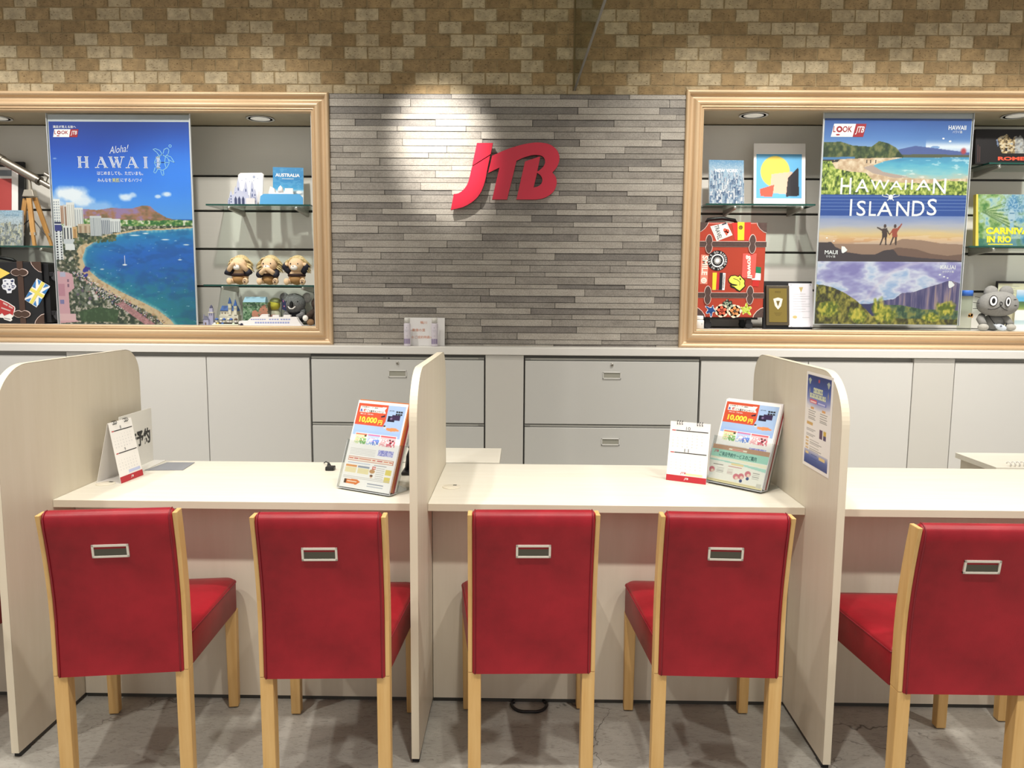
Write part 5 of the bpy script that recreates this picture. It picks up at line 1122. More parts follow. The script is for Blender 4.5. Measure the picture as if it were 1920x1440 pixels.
t = thing('flag', 'small navy flag on a black stick between yellow toy and koala', 'flag', (fp.x, y_, fp.z)); fp.z = FL + .0005
G().tube([fp, ft], .0016, 8).build('stick', M_black, t); G().lathe([(.009, FL + .0004), (.009, FL + .004)], (fp.x, y_, 0), 14).build('foot', M_black, t)
q = [at(529, 560, y_), at(536, 566, y_), at(537, 583, y_), at(529, 580, y_)]; G().add([tuple(p) for p in q] + [(p[0], p[1] + .0012, p[2]) for p in q], [(0, 1, 2, 3), (7, 6, 5, 4), (0, 4, 5, 1), (1, 5, 6, 2), (2, 6, 7, 3), (3, 7, 4, 0)]).build('cloth', mat('flag_navy', '#1e2350', .6), t)
g = G(); p2(g, WALL(y_), [(q[0][0] + .003, q[0][2] - .006), (q[0][0] + .009, q[0][2] - .012), (q[0][0] + .006, q[0][2] - .02)]); e2(g, WALL(y_), q[0][0] + .01, q[0][2] - .04, .003, .004); g.build('emblem', mat('flag_pink', '#c77a92', .6), t)

# ------------------------------------------------------------------ the two stickered trunks
M_strap = mat('strap_brown', '#5a4540', .55, noise=.6, nscale=(90, 90, 90), ncol='#483531'); M_pipe = mat('piping', '#e9d3cc', .5)
def dogbone(g, gp, Y, cx, cz, w, h, horiz=False):
    pts = []
    for k in range(40):
        a = 2 * math.pi * k / 40; r = 1.0
        ux, uz = math.cos(a) * w, math.sin(a) * h
        if horiz: f = 1 - .42 * math.exp(-(ux / (w * .22)) ** 2); uz *= f
        else: f = 1 - .42 * math.exp(-(uz / (h * .22)) ** 2); ux *= f
        pts.append((ux, uz))
    gp.prism([(cx + x * 1.16 if not horiz else cx + x * 1.07, cz + z * 1.07 if not horiz else cz + z * 1.16) for x, z in pts], Y - .0035, Y + .001, 'y'); g.prism([(cx + x, cz + z) for x, z in pts], Y - .0048, Y + .001, 'y')
def corner(g, gp, Y, x, z, sx, sz, r):
    arc = lambda q: [(x, z), (x + sx * q, z), (x + sx * q * .93, z + sz * q * .25), (x + sx * q * .66, z + sz * q * .62), (x + sx * q * .28, z + sz * q * .92), (x, z + sz * q)]
    gp.prism(arc(r * 1.07), Y - .002, Y + .001, 'y'); g.prism(arc(r), Y - .0032, Y + .001, 'y')
# red trunk, upright
Y = .06; fz = zp(Y, 1260, 390, 5.76); a, = fz((300, 152)); b, = fz((985, 1184)); x0, x1 = a[0], b[0] + .002; z1 = a[1]; z0 = b[1]; x0 += -.004; Y += .015
t = thing('suitcase', 'red upright trunk covered in travel stickers in the right window', 'suitcase', ((x0 + x1) / 2, Y + .09, FL))
M_case = mat('case_red', '#b8442d', .45, noise=.4, nscale=(6, 6, 6), ncol='#ab3b27')
G().box((x0, Y, z0), (x1, Y + .175, z1)).build('shell', M_case, t, bevel=.006)
gs, gp = G(), G(); sh = lambda px, py: fz((px, py))[0]
for zz, hh in (((sh(640, 362)[1] + sh(640, 415)[1]) / 2, .0165), ((sh(640, 918)[1] + sh(640, 968)[1]) / 2, .0155)):
    G().box((x0 - .002, Y - .003, zz - hh / 2 - .005), (x1 + .002, Y + .178, zz + hh / 2 + .005)).build('strap', M_strap, t)
    for s in (-1, 1): G().box((x0, Y - .0015, zz + s * (hh / 2 + .006) - .001), (x1, Y + .001, zz + s * (hh / 2 + .006) + .001)).build('piping', M_pipe, t)
def patches(spots, w, h, horiz, m):
    for px, py in spots:
        g, gp = G(), G(); (cx, cz), = fz((px, py)); dogbone(g, gp, Y - .003, cx, cz, w, h, horiz); q_ = g.build('strap_patch', m, t); gp.build('piping', M_pipe, q_)
def corners(spots, m):
    for x, z, sx, sz, r in spots:
        g, gp = G(), G(); corner(g, gp, Y, x, z, sx, sz, r); q_ = g.build('corner_patch', m, t); gp.build('piping', M_pipe, q_)
patches(((405, 387), (875, 387), (390, 942), (848, 942)), .018, .047, False, M_strap)
corners(((x0, z1, 1, -1, .05), (x1, z1, -1, -1, .05), (x0, z0, 1, 1, .05), (x1, z0, -1, 1, .05)), M_strap)
xa, xb = sh(410, 120)[0], sh(755, 120)[0]; G().tube([(xa, Y + .08, z1 - .002), (xa + .01, Y + .07, z1 + .022), ((xa + xb) / 2, Y + .065, z1 + .028), (xb - .015, Y + .07, z1 + .018), (xb, Y + .08, z1 - .002)], .0095, 10).build('handle', M_black, t, smooth=True)
G().box((x0 + .02, Y + .02, z0 - .012), (x1 - .02, Y + .16, z0)).build('base', M_black, t, bevel=.002)
G().box((x1, Y + .06, z0 + .22), (x1 + .013, Y + .13, z0 + .36)).build('side_grip', mat('grip_brown', '#4a3a34', .5), t, bevel=.008)
for xx in (sh(398, 1240)[0], sh(848, 1240)[0]):
    for yy in (Y + .03, Y + .15):
        cst = G().box((xx - .014, yy - .012, z0 - .03), (xx + .014, yy + .012, z0 - .012)).build('caster', M_black, t, bevel=.002); zc = FL + .0205
        G().lathe([(.001, -.009), (.016, -.009), (.020, -.006), (.020, .006), (.016, .009), (.001, .009)], (xx + .004, yy, zc), 20, Matrix.Rotation(math.radians(90), 3, 'X')).build('wheel', mat('wheel_black', '#232326', .45), cst, smooth=True, bevel=.0004)
P = WALL(Y)
def stk(name, col, polys, d=.0012, parent=t): 
    g = G()
    for pts in polys: p2(g, P, fz(*pts), d)
    return g.build(name, mat('sticker_' + col[1:], col, .35), parent)
def ftext(g, body, px, py, w_, h, rot=0, bold=.02, d=.0024, slant=0):
    (x, z), = fz((px, py)); s = .002877 / 5.76 * 5.76; t2(g, P, body, x, z, w_ and w_ * .000497, h and h * .000497, bold, d, rot, slant)
st = stk('sticker', '#f4f2ee', [[(420, 195), (600, 155), (662, 290), (490, 358)]])
g = G(); ftext(g, 'TRAVEL', 462, 190, 150, 46, -72, .0); ftext(g, 'I', 545, 170, 12, 48, -72, .03); g.build('lettering', mat('ink_slate', '#2f3b4c', .5), st)
(hx0, hz0), = fz((592, 255)); g = G(); e2(g, P, hx0 - .006, hz0 + .008, .0085, .011, .0024, 16, .5); e2(g, P, hx0 + .007, hz0 + .004, .0085, .011, .0024, 16, .5); p2(g, P, [(hx0 - .013, hz0 + .004), (hx0 + .014, hz0), (hx0 + .004, hz0 - .02)], .0024); g.build('heart', mat('heart_red', '#dd5a45', .45), st)
g = G(); l2(g, P, fz((438, 205), (598, 170), (645, 285), (500, 340), (438, 205)), .0015, .0018); g.build('border', M_inkg, st)
st = stk('sticker', '#d83a34', [[(655, 160), (860, 150), (850, 348), (685, 345)]]); o = stk('flag_band', '#ffe83a', [[(716, 150), (790, 150), (786, 346), (716, 346)]], .0024, st); g = G(); (cx, cz), = fz((750, 208)); ring2(g, P, cx, cz, .006, .011, .0032, 14); r2(g, P, cx - .004, cz - .004, cx + .005, cz + .006, .0034); g.build('crest', mat('crest_brown', '#7a5a24', .5), st)
st = stk('sticker', '#f0947f', [[(322, 502), (405, 505), (388, 822), (310, 820)]]); g = G(); ftext(g, 'SMILE', 336, 512, 205, 62, -91.5, .035); (cx, cz), = fz((350, 782)); ring2(g, P, cx, cz, .0, .0155, .0024); g.build('lettering', mat('ink_cream', '#fbeee2', .45), st)
g = G(); e2(g, P, cx - .004, cz + .004, .0015, .003, .003); e2(g, P, cx + .004, cz + .004, .0015, .003, .003); l2(g, P, [(cx - .008, cz - .003), (cx, cz - .008), (cx + .008, cz - .003)], .0012, .003); g.build('smile_mark', mat('ink_salmon', '#e07a62', .5), st)
(cx, cz), = fz((498, 567)); g = G(); e2(g, P, cx, cz, .053, .053, .0016, 40); st = g.build('sticker', mat('seal_black', '#17171a', .4), t)
g = G(); ring2(g, P, cx, cz, .028, .0345, .0026)
for k in range(14): a = k * math.pi / 7; p2(g, P, [(cx + .0225 * math.cos(a), cz + .0225 * math.sin(a)), (cx + .011 * math.cos(a + .22), cz + .011 * math.sin(a + .22)), (cx + .011 * math.cos(a - .22), cz + .011 * math.sin(a - .22))], .0026)
e2(g, P, cx, cz, .013, .013, .0026); word = "RAMONES•HEY HO LET'S GO•"
for k, ch in enumerate(word):
    if ch == ' ': continue
    a = math.pi * .42 - k * 2 * math.pi / len(word); r = .0375; wch = .0072 if ch not in "I•'" else .003; hch = .0115 if ch not in "•'" else .004
    ux, uz = math.cos(a), math.sin(a); rr = r + (.004 if ch == '•' else 0); t2(g, P, ch, cx + ux * rr + uz * wch / 2, cz + uz * rr - ux * wch / 2, wch, hch, .01, .0026, math.degrees(a) - 90)
g.build('seal_print', M_inkw, st)
st = stk('sticker', '#f2625a', [[(775, 490), (922, 490), (905, 752), (762, 755)]]); g = G(); ftext(g, 'gowell', 805, 506, 240, 66, -87.5, .035, slant=.15); g.build('lettering', mat('ink_cream'), st)
st = stk('sticker', '#fbfbfb', [[(548, 700), (587, 702), (575, 886), (548, 886)], [(440, 886), (442, 884), (548, 884), (548, 886)]]); stk('flag_band', '#ffdf3d', [[(446, 697), (492, 697), (480, 884), (441, 884)]], .002, st); stk('flag_band', '#c92c38', [[(492, 697), (522, 698), (512, 884), (480, 884)]], .002, st); stk('flag_band', '#1c1e28', [[(522, 698), (557, 699), (548, 884), (512, 884)]], .002, st); g = G(); ftext(g, 'GERMANY', 562, 715, 150, 16, -92, .0); g.build('lettering', M_ink, st)
st = stk('sticker', '#26200f', [[(612, 770), (640, 728), (690, 722), (720, 736), (742, 718), (760, 738), (800, 780), (795, 815), (803, 845), (770, 880), (738, 908), (700, 890), (690, 872), (645, 860), (630, 838), (640, 826), (618, 800)]]); stk('yellow_shape', '#f3ee62', [[(620, 772), (645, 737), (690, 731), (722, 746), (742, 730), (752, 745), (790, 785), (785, 815), (792, 842), (765, 868), (738, 893), (705, 872), (680, 850), (650, 838), (700, 840), (720, 830), (660, 818), (630, 800)]], .0022, st); g = G(); l2(g, P, fz((670, 760), (715, 775), (740, 800), (738, 835)), .0022, .003); p2(g, P, fz((736, 752), (756, 766), (742, 782)), .003); g.build('shape_lines', M_ink, st)
st = stk('sticker', '#fbf6f0', [[(912, 700), (968, 706), (966, 780), (870, 775), (872, 760), (905, 756)]]); stk('flag_band', '#1f7a55', [[(915, 632), (972, 638), (968, 706), (912, 700)]], .0014, st); stk('flag_band', '#c9302c', [[(880, 780), (952, 782), (945, 850), (872, 845)]], .0014, st)
# sea turtles and flowers along the bottom
def turtle(cx, cy, s, c1, c2, rot):
    g = G(); R_ = lambda x, y: (cx + s * (x * math.cos(rot) - y * math.sin(rot)), cy + s * (x * math.sin(rot) + y * math.cos(rot)))
    for k, lst in ((1.25, 0), ):
        for (x, y, rx, ry, a) in ((0, 0, 38, 30, 0), (46, -6, 17, 14, 0), (18, -42, 12, 30, .5), (22, 42, 12, 28, -.5), (-34, 28, 8, 16, .6), (-34, -26, 8, 16, -.6)):
            p = [R_(x + rx * k * math.cos(q) * math.cos(a) - ry * k * math.sin(q) * math.sin(a), y + rx * k * math.cos(q) * math.sin(a) + ry * k * math.sin(q) * math.cos(a)) for q in [2 * math.pi * i / 16 for i in range(16)]]; p2(g, P, fz(*p), .0012)
    st = g.build('sticker', mat('sticker_' + c2[1:], c2, .4), t); g = G()
    for (x, y, rx, ry, a) in ((0, 0, 36, 28, 0), (46, -6, 14, 11, 0), (18, -42, 9, 26, .5), (22, 42, 9, 25, -.5), (-34, 28, 6, 13, .6), (-34, -26, 6, 13, -.6)):
        p = [R_(x + rx * math.cos(q) * math.cos(a) - ry * math.sin(q) * math.sin(a), y + rx * math.cos(q) * math.sin(a) + ry * math.sin(q) * math.cos(a)) for q in [2 * math.pi * i / 16 for i in range(16)]]; p2(g, P, fz(*p), .0024)
    g.build('turtle_shape', mat('sticker_' + c1[1:], c1, .4), st); g = G()
    for yy in (-14, 0, 14): l2(g, P, fz(R_(-26, yy), R_(26, yy)), .001, .003)
    g.build('shell_lines', mat('sticker_line' + c1[1:], '#f0f3d8' if c1 == '#c8d93a' else '#16305f', .4), st)
turtle(428, 1105, .95, '#1f4f94', '#e9eaf0', math.radians(155)); turtle(805, 1098, 1.0, '#c8d93a', '#f1ee9c', math.radians(-15))
g = G()
for (x, y, r) in ((600, 1035, 38), (560, 1060, 22), (650, 1060, 26), (610, 1085, 24), (640, 1020, 18), (570, 1030, 18), (608, 995, 12)): (cx, cz), = fz((x, y)); e2(g, P, cx, cz, r * .0005, r * .0005, .0012)
st = g.build('sticker', mat('sticker_bark', '#2e2f28', .5), t); g = G()
for (x, y, r) in ((600, 1035, 20), (575, 1020, 10), (635, 1025, 11), (600, 995, 8), (650, 1060, 15), (612, 1075, 14), (565, 1050, 11)): (cx, cz), = fz((x, y)); ring2(g, P, cx, cz, r * .0002, r * .0005, .0024, 12)
g.build('lichen_rings', mat('lichen', '#9fb09a', .5), st)
for (cx_, cy_, c1, c2, c3) in ((545, 1110, '#d9694c', '#f0dcc2', '#a8382c'), (685, 1115, '#e79a5f', '#f2e6cc', '#4a4238')):
    g = G(); (cx, cz), = fz((cx_, cy_))
    for k in range(7): a = k * .9; e2(g, P, cx + .02 * math.cos(a), cz + .02 * math.sin(a), .017, .016, .0016)
    e2(g, P, cx, cz, .026, .026, .0016); st = g.build('sticker', mat('sticker_' + c2[1:], c2, .4), t); g = G()
    for k in range(5): a = k * 1.256 + .4; e2(g, P, cx + .013 * math.cos(a), cz + .013 * math.sin(a), .013, .009, .0028, 16, a)
    g.build('petals', mat('sticker_' + c1[1:], c1, .4), st); g = G(); e2(g, P, cx, cz, .006, .006, .0036); e2(g, P, cx + .012, cz - .004, .005, .003, .0036); e2(g, P, cx - .012, cz - .016, .006, .004, .0036); g.build('flower_heart', mat('sticker_' + c3[1:], c3, .4), st)
# black trunk, lying on its side at the left
Y = .055; fz = zp(Y, 0, 470, 9.6); P = WALL(Y)
xr = fz((770, 700))[0][0]; xl = xr - .60; z1 = fz((500, 200))[0][1]; z0 = FL + .0005
t = thing('suitcase', 'black trunk with stickers lying on its side at the left edge', 'suitcase', ((xl + xr) / 2, Y + .1, FL))
M_bk = mat('case_black', '#1c1c20', .4, noise=.4, nscale=(30, 30, 30), ncol='#151518')
G().box((xl, Y, z0), (xr, Y + .17, z1)).build('shell', M_bk, t, bevel=.005)
G().box((xr, Y + .012, z0 + .006), (xr + .03, Y + .16, z1 - .008)).build('base', M_black, t, bevel=.003)
for zz in (z1 - .072, z0 + .05):
    for yy in (Y + .028, Y + .135):
        cst = G().box((xr + .026, yy - .013, zz - .005), (xr + .05, yy + .013, zz + .02)).build('caster', M_black, t, bevel=.004)
        G().lathe([(.001, -.011), (.02, -.011), (.025, -.007), (.025, .007), (.02, .011), (.001, .011)], (xr + .06, yy, zz - .006), 22, Matrix.Rotation(math.radians(90), 3, 'X')).build('wheel', mat('wheel_grey', '#3a3a3d', .4), cst, smooth=True, bevel=.0004)
xs_ = (fz((362, 300))[0][0] + fz((395, 900))[0][0]) / 2
M_strapd = mat('strap_dark', '#4b362c', .55)
G().box((xs_ - .0155, Y - .003, z0), (xs_ + .0155, Y + .173, z1 + .003)).build('strap', M_strapd, t, bevel=.001)
patches(((362, 392), (405, 1140)), .043, .019, True, M_strapd)
corners(((xr, z1, -1, -1, .052), (xr, z0, -1, 1, .05)), M_strapd)
G().tube([(xl + .20, Y + .08, z1 - .004), (xl + .22, Y + .07, z1 + .02), (xl + .33, Y + .07, z1 + .026), (xl + .405, Y + .07, z1 + .012), (xl + .42, Y + .08, z1 - .004)], .009, 10).build('handle', M_black, t, smooth=True)
def stk2(name, col, polys, d=.0012, parent=None):
    g = G()
    for pts in polys: p2(g, P, fz(*pts), d)
    return g.build(name, mat('sticker_' + col[1:], col, .35), parent or t)
stk2('sticker', '#f6d967', [[(-170, 400), (0, 312), (185, 405), (0, 505)]])
st = stk2('sticker', '#e9edf6', [[(50, 520), (110, 505), (180, 515), (230, 500), (262, 515), (260, 580), (298, 640), (270, 690), (215, 715), (210, 762), (130, 768), (115, 715), (55, 690), (30, 630), (55, 590)]])
stk2('tiger_marks', '#39406a', [[(75, 540), (120, 535), (110, 550), (80, 555)], [(190, 540), (245, 520), (248, 560), (215, 570)], [(120, 585), (155, 590), (150, 612), (125, 605)], [(195, 590), (225, 585), (222, 605), (200, 612)], [(55, 620), (110, 625), (105, 634), (58, 632)], [(60, 650), (115, 645), (112, 655), (66, 662)], [(215, 620), (275, 630), (270, 645), (215, 640)], [(212, 655), (262, 660), (250, 672), (212, 668)], [(140, 690), (205, 685), (195, 715), (150, 718)], [(160, 640), (190, 640), (175, 665)]], .0022, st)
st = stk2('sticker', '#f3f3f0', [[(-120, 880), (0, 862), (150, 930), (272, 1010), (280, 1050), (245, 1180), (210, 1215), (225, 1250), (190, 1272), (80, 1240), (60, 1210), (-40, 1200)]]); stk2('bus_body', '#bd3a3c', [[(-120, 895), (0, 878), (145, 945), (262, 1022), (235, 1165), (180, 1130), (80, 1170), (40, 1120), (-30, 1180)]], .0022, st); stk2('bus_windows', '#d9b9b4', [[(65, 925), (150, 970), (140, 1000), (60, 955)], [(165, 980), (240, 1025), (235, 1050), (160, 1010)], [(30, 1015), (200, 1075), (190, 1095), (25, 1040)]], .003, st); stk2('bus_plate', '#8d8d92', [[(80, 1205), (195, 1228), (190, 1240), (80, 1218)]], .003, st)
A_, B_, C_, D_ = (665, 498), (905, 640), (660, 1022), (440, 880); L_ = lambda u, v: (A_[0] + (B_[0] - A_[0]) * u + (D_[0] - A_[0]) * v, A_[1] + (B_[1] - A_[1]) * u + (D_[1] - A_[1]) * v)
st = stk2('sticker', '#f7f6f2', [[A_, B_, C_, D_]])
stk2('blue_field', '#3f82c4', [[L_(*p) for p in q] for q in ([(.06, .01), (.34, .01), (.34, .20)], [(.66, .01), (.94, .01), (.66, .20)], [(.01, .08), (.01, .38), (.27, .38)], [(.99, .08), (.99, .38), (.73, .38)], [(.01, .62), (.27, .62), (.01, .92)], [(.99, .62), (.73, .62), (.99, .92)], [(.06, .99), (.34, .80), (.34, .99)], [(.94, .99), (.66, .80), (.66, .99)])], .0022, st)
stk2('yellow_cross', '#eade6a', [[L_(*p) for p in q] for q in ([(.40, 0), (.60, 0), (.60, 1), (.40, 1)], [(0, .44), (.40, .44), (.40, .56), (0, .56)], [(.60, .44), (1, .44), (1, .56), (.60, .56)])], .0024, st)

# ------------------------------------------------------------------ right window: plaque, pill bottle, jar, cat, cards
Y = .07; fz = zp(Y, 1260, 390, 5.76)
(xa, zt), = fz((1003, 788)); (xb, zb_), = fz((1512, 1290)); zb_ = FL + .0005
t = thing('award_plaque', 'black case with gold plaque and white certificate beside the red trunk', 'plaque', ((xa + xb) / 2, Y + .03, FL))
M = Matrix.Translation((xa + .008, Y + .01, zb_)) @ Matrix.Rotation(-.16, 4, 'X'); W, H = xb - xa, (zt - zb_) * 1.02
G(M).box((0, .006, 0), (W, .03, H)).build('case', M_black, t, bevel=.002); pl = Pl(M @ Vector((0, 0, 0)), (1, 0, 0), M.to_3x3() @ Vector((0, 0, 1)))
w0, w1 = .012, W * .52
pq = G(M).box((w0, -.008, .02), (w1, .0055, H * .90)).build('wood_plate', mat('plaque_wood', '#4a4131', .4), t, bevel=.003)
G(M).box((w0 + .014, -.0095, .036), (w1 - .014, -.0082, H * .90 - .016)).build('gold_plate', mat('plaque_gold', '#9d8a4a', .3, metal=.7), pq)
pl2 = Pl(M @ Vector((0, -.0095, 0)), (1, 0, 0), M.to_3x3() @ Vector((0, 0, 1))); xm = (w0 + w1) / 2
g = G(); p2(g, pl2, [(xm - .025, H * .62), (xm, H * .65), (xm + .025, H * .62), (xm + .016, H * .47), (xm, H * .40), (xm - .016, H * .47)]); g.build('shield', mat('shield_white', '#e9e4d2', .4), pq)
g = G(); t2(g, pl2, '感謝状', xm - .016, H * .74, .032, .012); p2(g, pl2, [(xm - .010, H * .58), (xm + .010, H * .58), (xm, H * .46)], .0014)
for k in range(3): l2(g, pl2, [(xm - .02 + .004 * k, H * (.33 - .025 * k)), (xm + .02 - .004 * k, H * (.33 - .025 * k))], .002)
g.build('engraving', mat('engraved', '#6b5a26', .5), pq)
cf = G(M).box((W * .51, -.004, .012), (W * 1.0, .0055, H * .95)).build('certificate', mat('certificate_white', '#eceaf2', .3), t, bevel=.001); pl3 = Pl(M @ Vector((W * .51, -.004, 0)), (1, 0, 0), M.to_3x3() @ Vector((0, 0, 1))); cw = W * .49
g = G()
for k in range(8): l2(g, pl3, [(cw * .17, H * (.73 - .052 * k)), (cw * (.88 if k % 3 else .7), H * (.73 - .052 * k))], .0016)
for (u, v) in ((.1, .92), (.9, .92), (.1, .055), (.9, .055)): e2(g, pl3, cw * u, H * v, .004, .004)
l2(g, pl3, [(cw * .55, H * .24), (cw * .85, H * .24)], .002); g.build('text_lines', M_inkg, cf); g = G(); p2(g, pl3, [(cw * .42, H * .87), (cw * .60, H * .87), (cw * .52, H * .76)]); e2(g, pl3, cw * .25, H * .25, .012, .008); g.build('gold_seal', mat('seal_gold', '#c9b67c', .4), cf)
Y = .035; xa, xb = wx(1301, 600, Y), wx(1320, 600, Y); xm = (xa + xb) / 2; r = (xb - xa) / 2
t = thing('pill_bottle', 'small white screw-cap bottle in the corner below the red trunk', 'bottle', (xm, Y, FL)); G().lathe([(r * .9, FL + .0004), (r, FL + .004), (r, FL + .042), (r * .94, FL + .046), (r * .7, FL + .048)], (xm, Y, 0), 24).build('body', mat('bottle_white', '#f1f1ef', .3), t, smooth=True); G().lathe([(r * .84, FL + .049), (r * .86, FL + .052), (r * .86, FL + .066), (r * .78, FL + .0695), (.001, FL + .07)], (xm, Y, 0), 24).build('cap', mat('bottle_white'), t, smooth=True); g = G(); r2(g, WALL(Y - r), xm + .004, FL + .02, xm + .0045, FL + .03); G().box((xm + .008, Y - r * .96, FL + .022), (xm + .012, Y - r * .93, FL + .032)).build('print_mark', M_inkg, t)
Y = .12; fz = zp(Y, 1780, 500, 11.08); (xa, z0), = fz((215, 600)); (xb, z1), = fz((485, 505)); xm = (xa + xb) / 2; r = (xb - xa) / 2
t = thing('plastic_jar', 'clear plastic jar with a blue lid beside the plush cat', 'jar', (xm, Y, FL)); zj = z0 - .002
G().lathe([(r * .96, FL + .0004), (r * .98, FL + .003), (r * .98, zj - .004), (r * .9, zj)], (xm, Y, 0), 26).build('body', glassy('jar_clear', '#f0f2ec', 1.4, .05), t, smooth=True); G().lathe([(r, zj), (r, z1), (r * .92, z1 + .003), (.001, z1 + .003)], (xm, Y, 0), 26).build('lid', mat('lid_cobalt', '#3f74d0', .35), t, smooth=True)
g = G(); c0 = Vector((xm, Y, 0))
for (x, z, a_, b_) in ((.012, .45, .012, .010), (.02, .43, .007, .012), (.005, .42, .006, .008)): e2(g, WALL(Y - r * .98), xm + x, FL + (zj - FL) * z, a_, b_)
g.build('label_print', mat('label_ochre', '#b98f58', .5), t)
# plush cat
M_cat = mat('cat_grey', '#9b9b98', .92, noise=.6, nscale=(140, 140, 140), ncol='#8b8b89'); M_catl = mat('cat_pale', '#b9b7af', .92, noise=.5, nscale=(140, 140, 140), ncol='#a9a79f')
Y = .11; fz = zp(Y - .03, 1780, 500, 11.08); (cx, cz), = fz((1005, 760)); (xl_, _z), = fz((585, 760)); hw = (cx - xl_) * .96
t = thing('plush_cat', 'grey plush cat with big eyes and a pale fish pouch in the right window', 'plush toy', (cx, Y, FL))
(_, zb1), = fz((1000, 1035)); (_, zt1), = fz((1000, 512)); hh = (zt1 - zb1) / 2; hz = (zt1 + zb1) / 2; hy = Y - .03
G().ell((cx + .004, Y + .008, FL + .043), (.06, .05, .0425)).build('body', M_cat, t, smooth=True)
g = G(); n, m = 32, 18; vs = []
for i in range(m + 1):
    th = math.pi * i / m
    for k in range(n):
        a = 2 * math.pi * k / n; sx = math.sin(th) * math.cos(a); sy = math.sin(th) * math.sin(a); sz = -math.cos(th)
        f = lambda v, e: math.copysign(abs(v) ** e, v)
        zz = f(sz, .85); wide = 1 + .06 * math.cos((zz + .25) * 2.2)
        vs.append((cx + hw * f(sx, .85) * wide * .98, hy + .062 * sy, hz + hh * zz - .010 * (sx * sx) * 0))
fs = [(i * n + k, i * n + (k + 1) % n, (i + 1) * n + (k + 1) % n, (i + 1) * n + k) for i in range(m) for k in range(n)]; g.add(vs, fs); g.build('head', M_cat, t, smooth=True)
for px in (870, 1235):
    (ex, ez), = fz((px, 520)); dx = .006 if px < 1000 else -.006
    e = G().ell((ex + dx, hy + .012, ez - .004), (.037, .022, .036)).build('ear', M_cat, t, smooth=True)
fz0 = fz; fz = zp(Y - .085, 1780, 500, 11.08)
def face_y(x, z):
    u = min(.98, abs(x - cx) / (hw * 1.03)); v = min(.98, abs(z - hz) / hh); return hy - .062 * math.sqrt(max(.02, 1 - u ** 2.35 - v ** 2.35)) 
for px, py, rx, rz_ in ((918, 710, .0205, .0285), (1198, 728, .0175, .0275)):
    (ex, ez), = fz((px, py)); fy = face_y(ex, ez) - .0015; side = (ex - cx); P = Pl((ex, fy, ez), Vector((1, (.28 if side < 0 else -.28) * -1 * .8, 0)), (0, 0, 1))
    e = G(); e2(e, P, 0, 0, rx, rz_, .0015); eo = e.build('eye', M_black, t); e = G(); e2(e, P, 0, 0, rx * .82, rz_ * .86, .0025); ew = e.build('eye_white', M_inkw, eo); e = G(); e2(e, P, 0, 0, rx * .4, rz_ * .5, .0035); e.build('pupil', M_black, eo)
def line3(pts, r, nm, m_):
    q = []
    for (px, py) in pts: (x, z), = fz((px, py)); q.append((x, face_y(x, z) - .0012, z))
    return G().tube(q, r, 6).build(nm, m_, t, smooth=True)
line3([(1048, 815), (1035, 770), (1040, 735), (1060, 728), (1082, 745), (1080, 785), (1048, 815)], .0016, 'nose', M_black)
line3([(830, 880), (880, 888), (950, 880), (1000, 855), (1048, 815), (1085, 850), (1140, 890), (1200, 910)], .0016, 'mouth', M_black)
for l in ([(640, 625), (690, 633), (750, 645)], [(590, 745), (650, 752), (715, 760)], [(595, 875), (640, 874), (695, 873)], [(1345, 682), (1380, 680), (1420, 680)], [(1350, 803), (1385, 805), (1418, 810)]): line3(l, .0014, 'whisker', M_black)
fz = zp(Y - .05, 1780, 500, 11.08)
for s, px in ((-1, 700), (1, 1265)):
    (ax, az), = fz((px - s * 15, 1060)); (px_, pz_), = fz((px, 1215))
    G().tube([(ax - s * .018, Y, FL + .078), (ax, Y - .02, FL + .062), (px_, Y - .05, FL + .035)], [.017, .020, .018], 12).build('arm', M_cat, t, smooth=True)
    G().ell((px_, Y - .052, FL + .0195), (.0275, .024, .019)).build('paw', M_catl, t, smooth=True)
(fx, fz_), = fz((1030, 1215)); pc = G(); pc.ell((fx + .004, Y - .062, FL + .020), (.032, .01, .0155), 16, 8, Matrix.Rotation(.28, 3, 'Y')); po = pc.build('fish_pouch', mat('pouch_pale', '#cfd8e2', .7), t, smooth=True)
G().prism([(fx - .022, FL + .022), (fx - .036, FL + .036), (fx - .018, FL + .036)], Y - .066, Y - .056, 'y').build('pouch_tail', mat('pouch_pale'), po); G().ell((fx - .002, Y - .072, FL + .027), (.006, .002, .005), 10, 6).build('pouch_mark', mat('pouch_dark', '#6b7686', .7), po)
G().tube([(fx - .054, Y - .036, FL + .088), (fx - .044, Y - .05, FL + .062), (fx - .026, Y - .058, FL + .036)], .0022, 6).build('strap', M_black, t); G().tube([(fx + .055, Y - .034, FL + .066), (fx + .04, Y - .05, FL + .04), (fx + .03, Y - .058, FL + .026)], .0022, 6).build('strap', M_black, t)
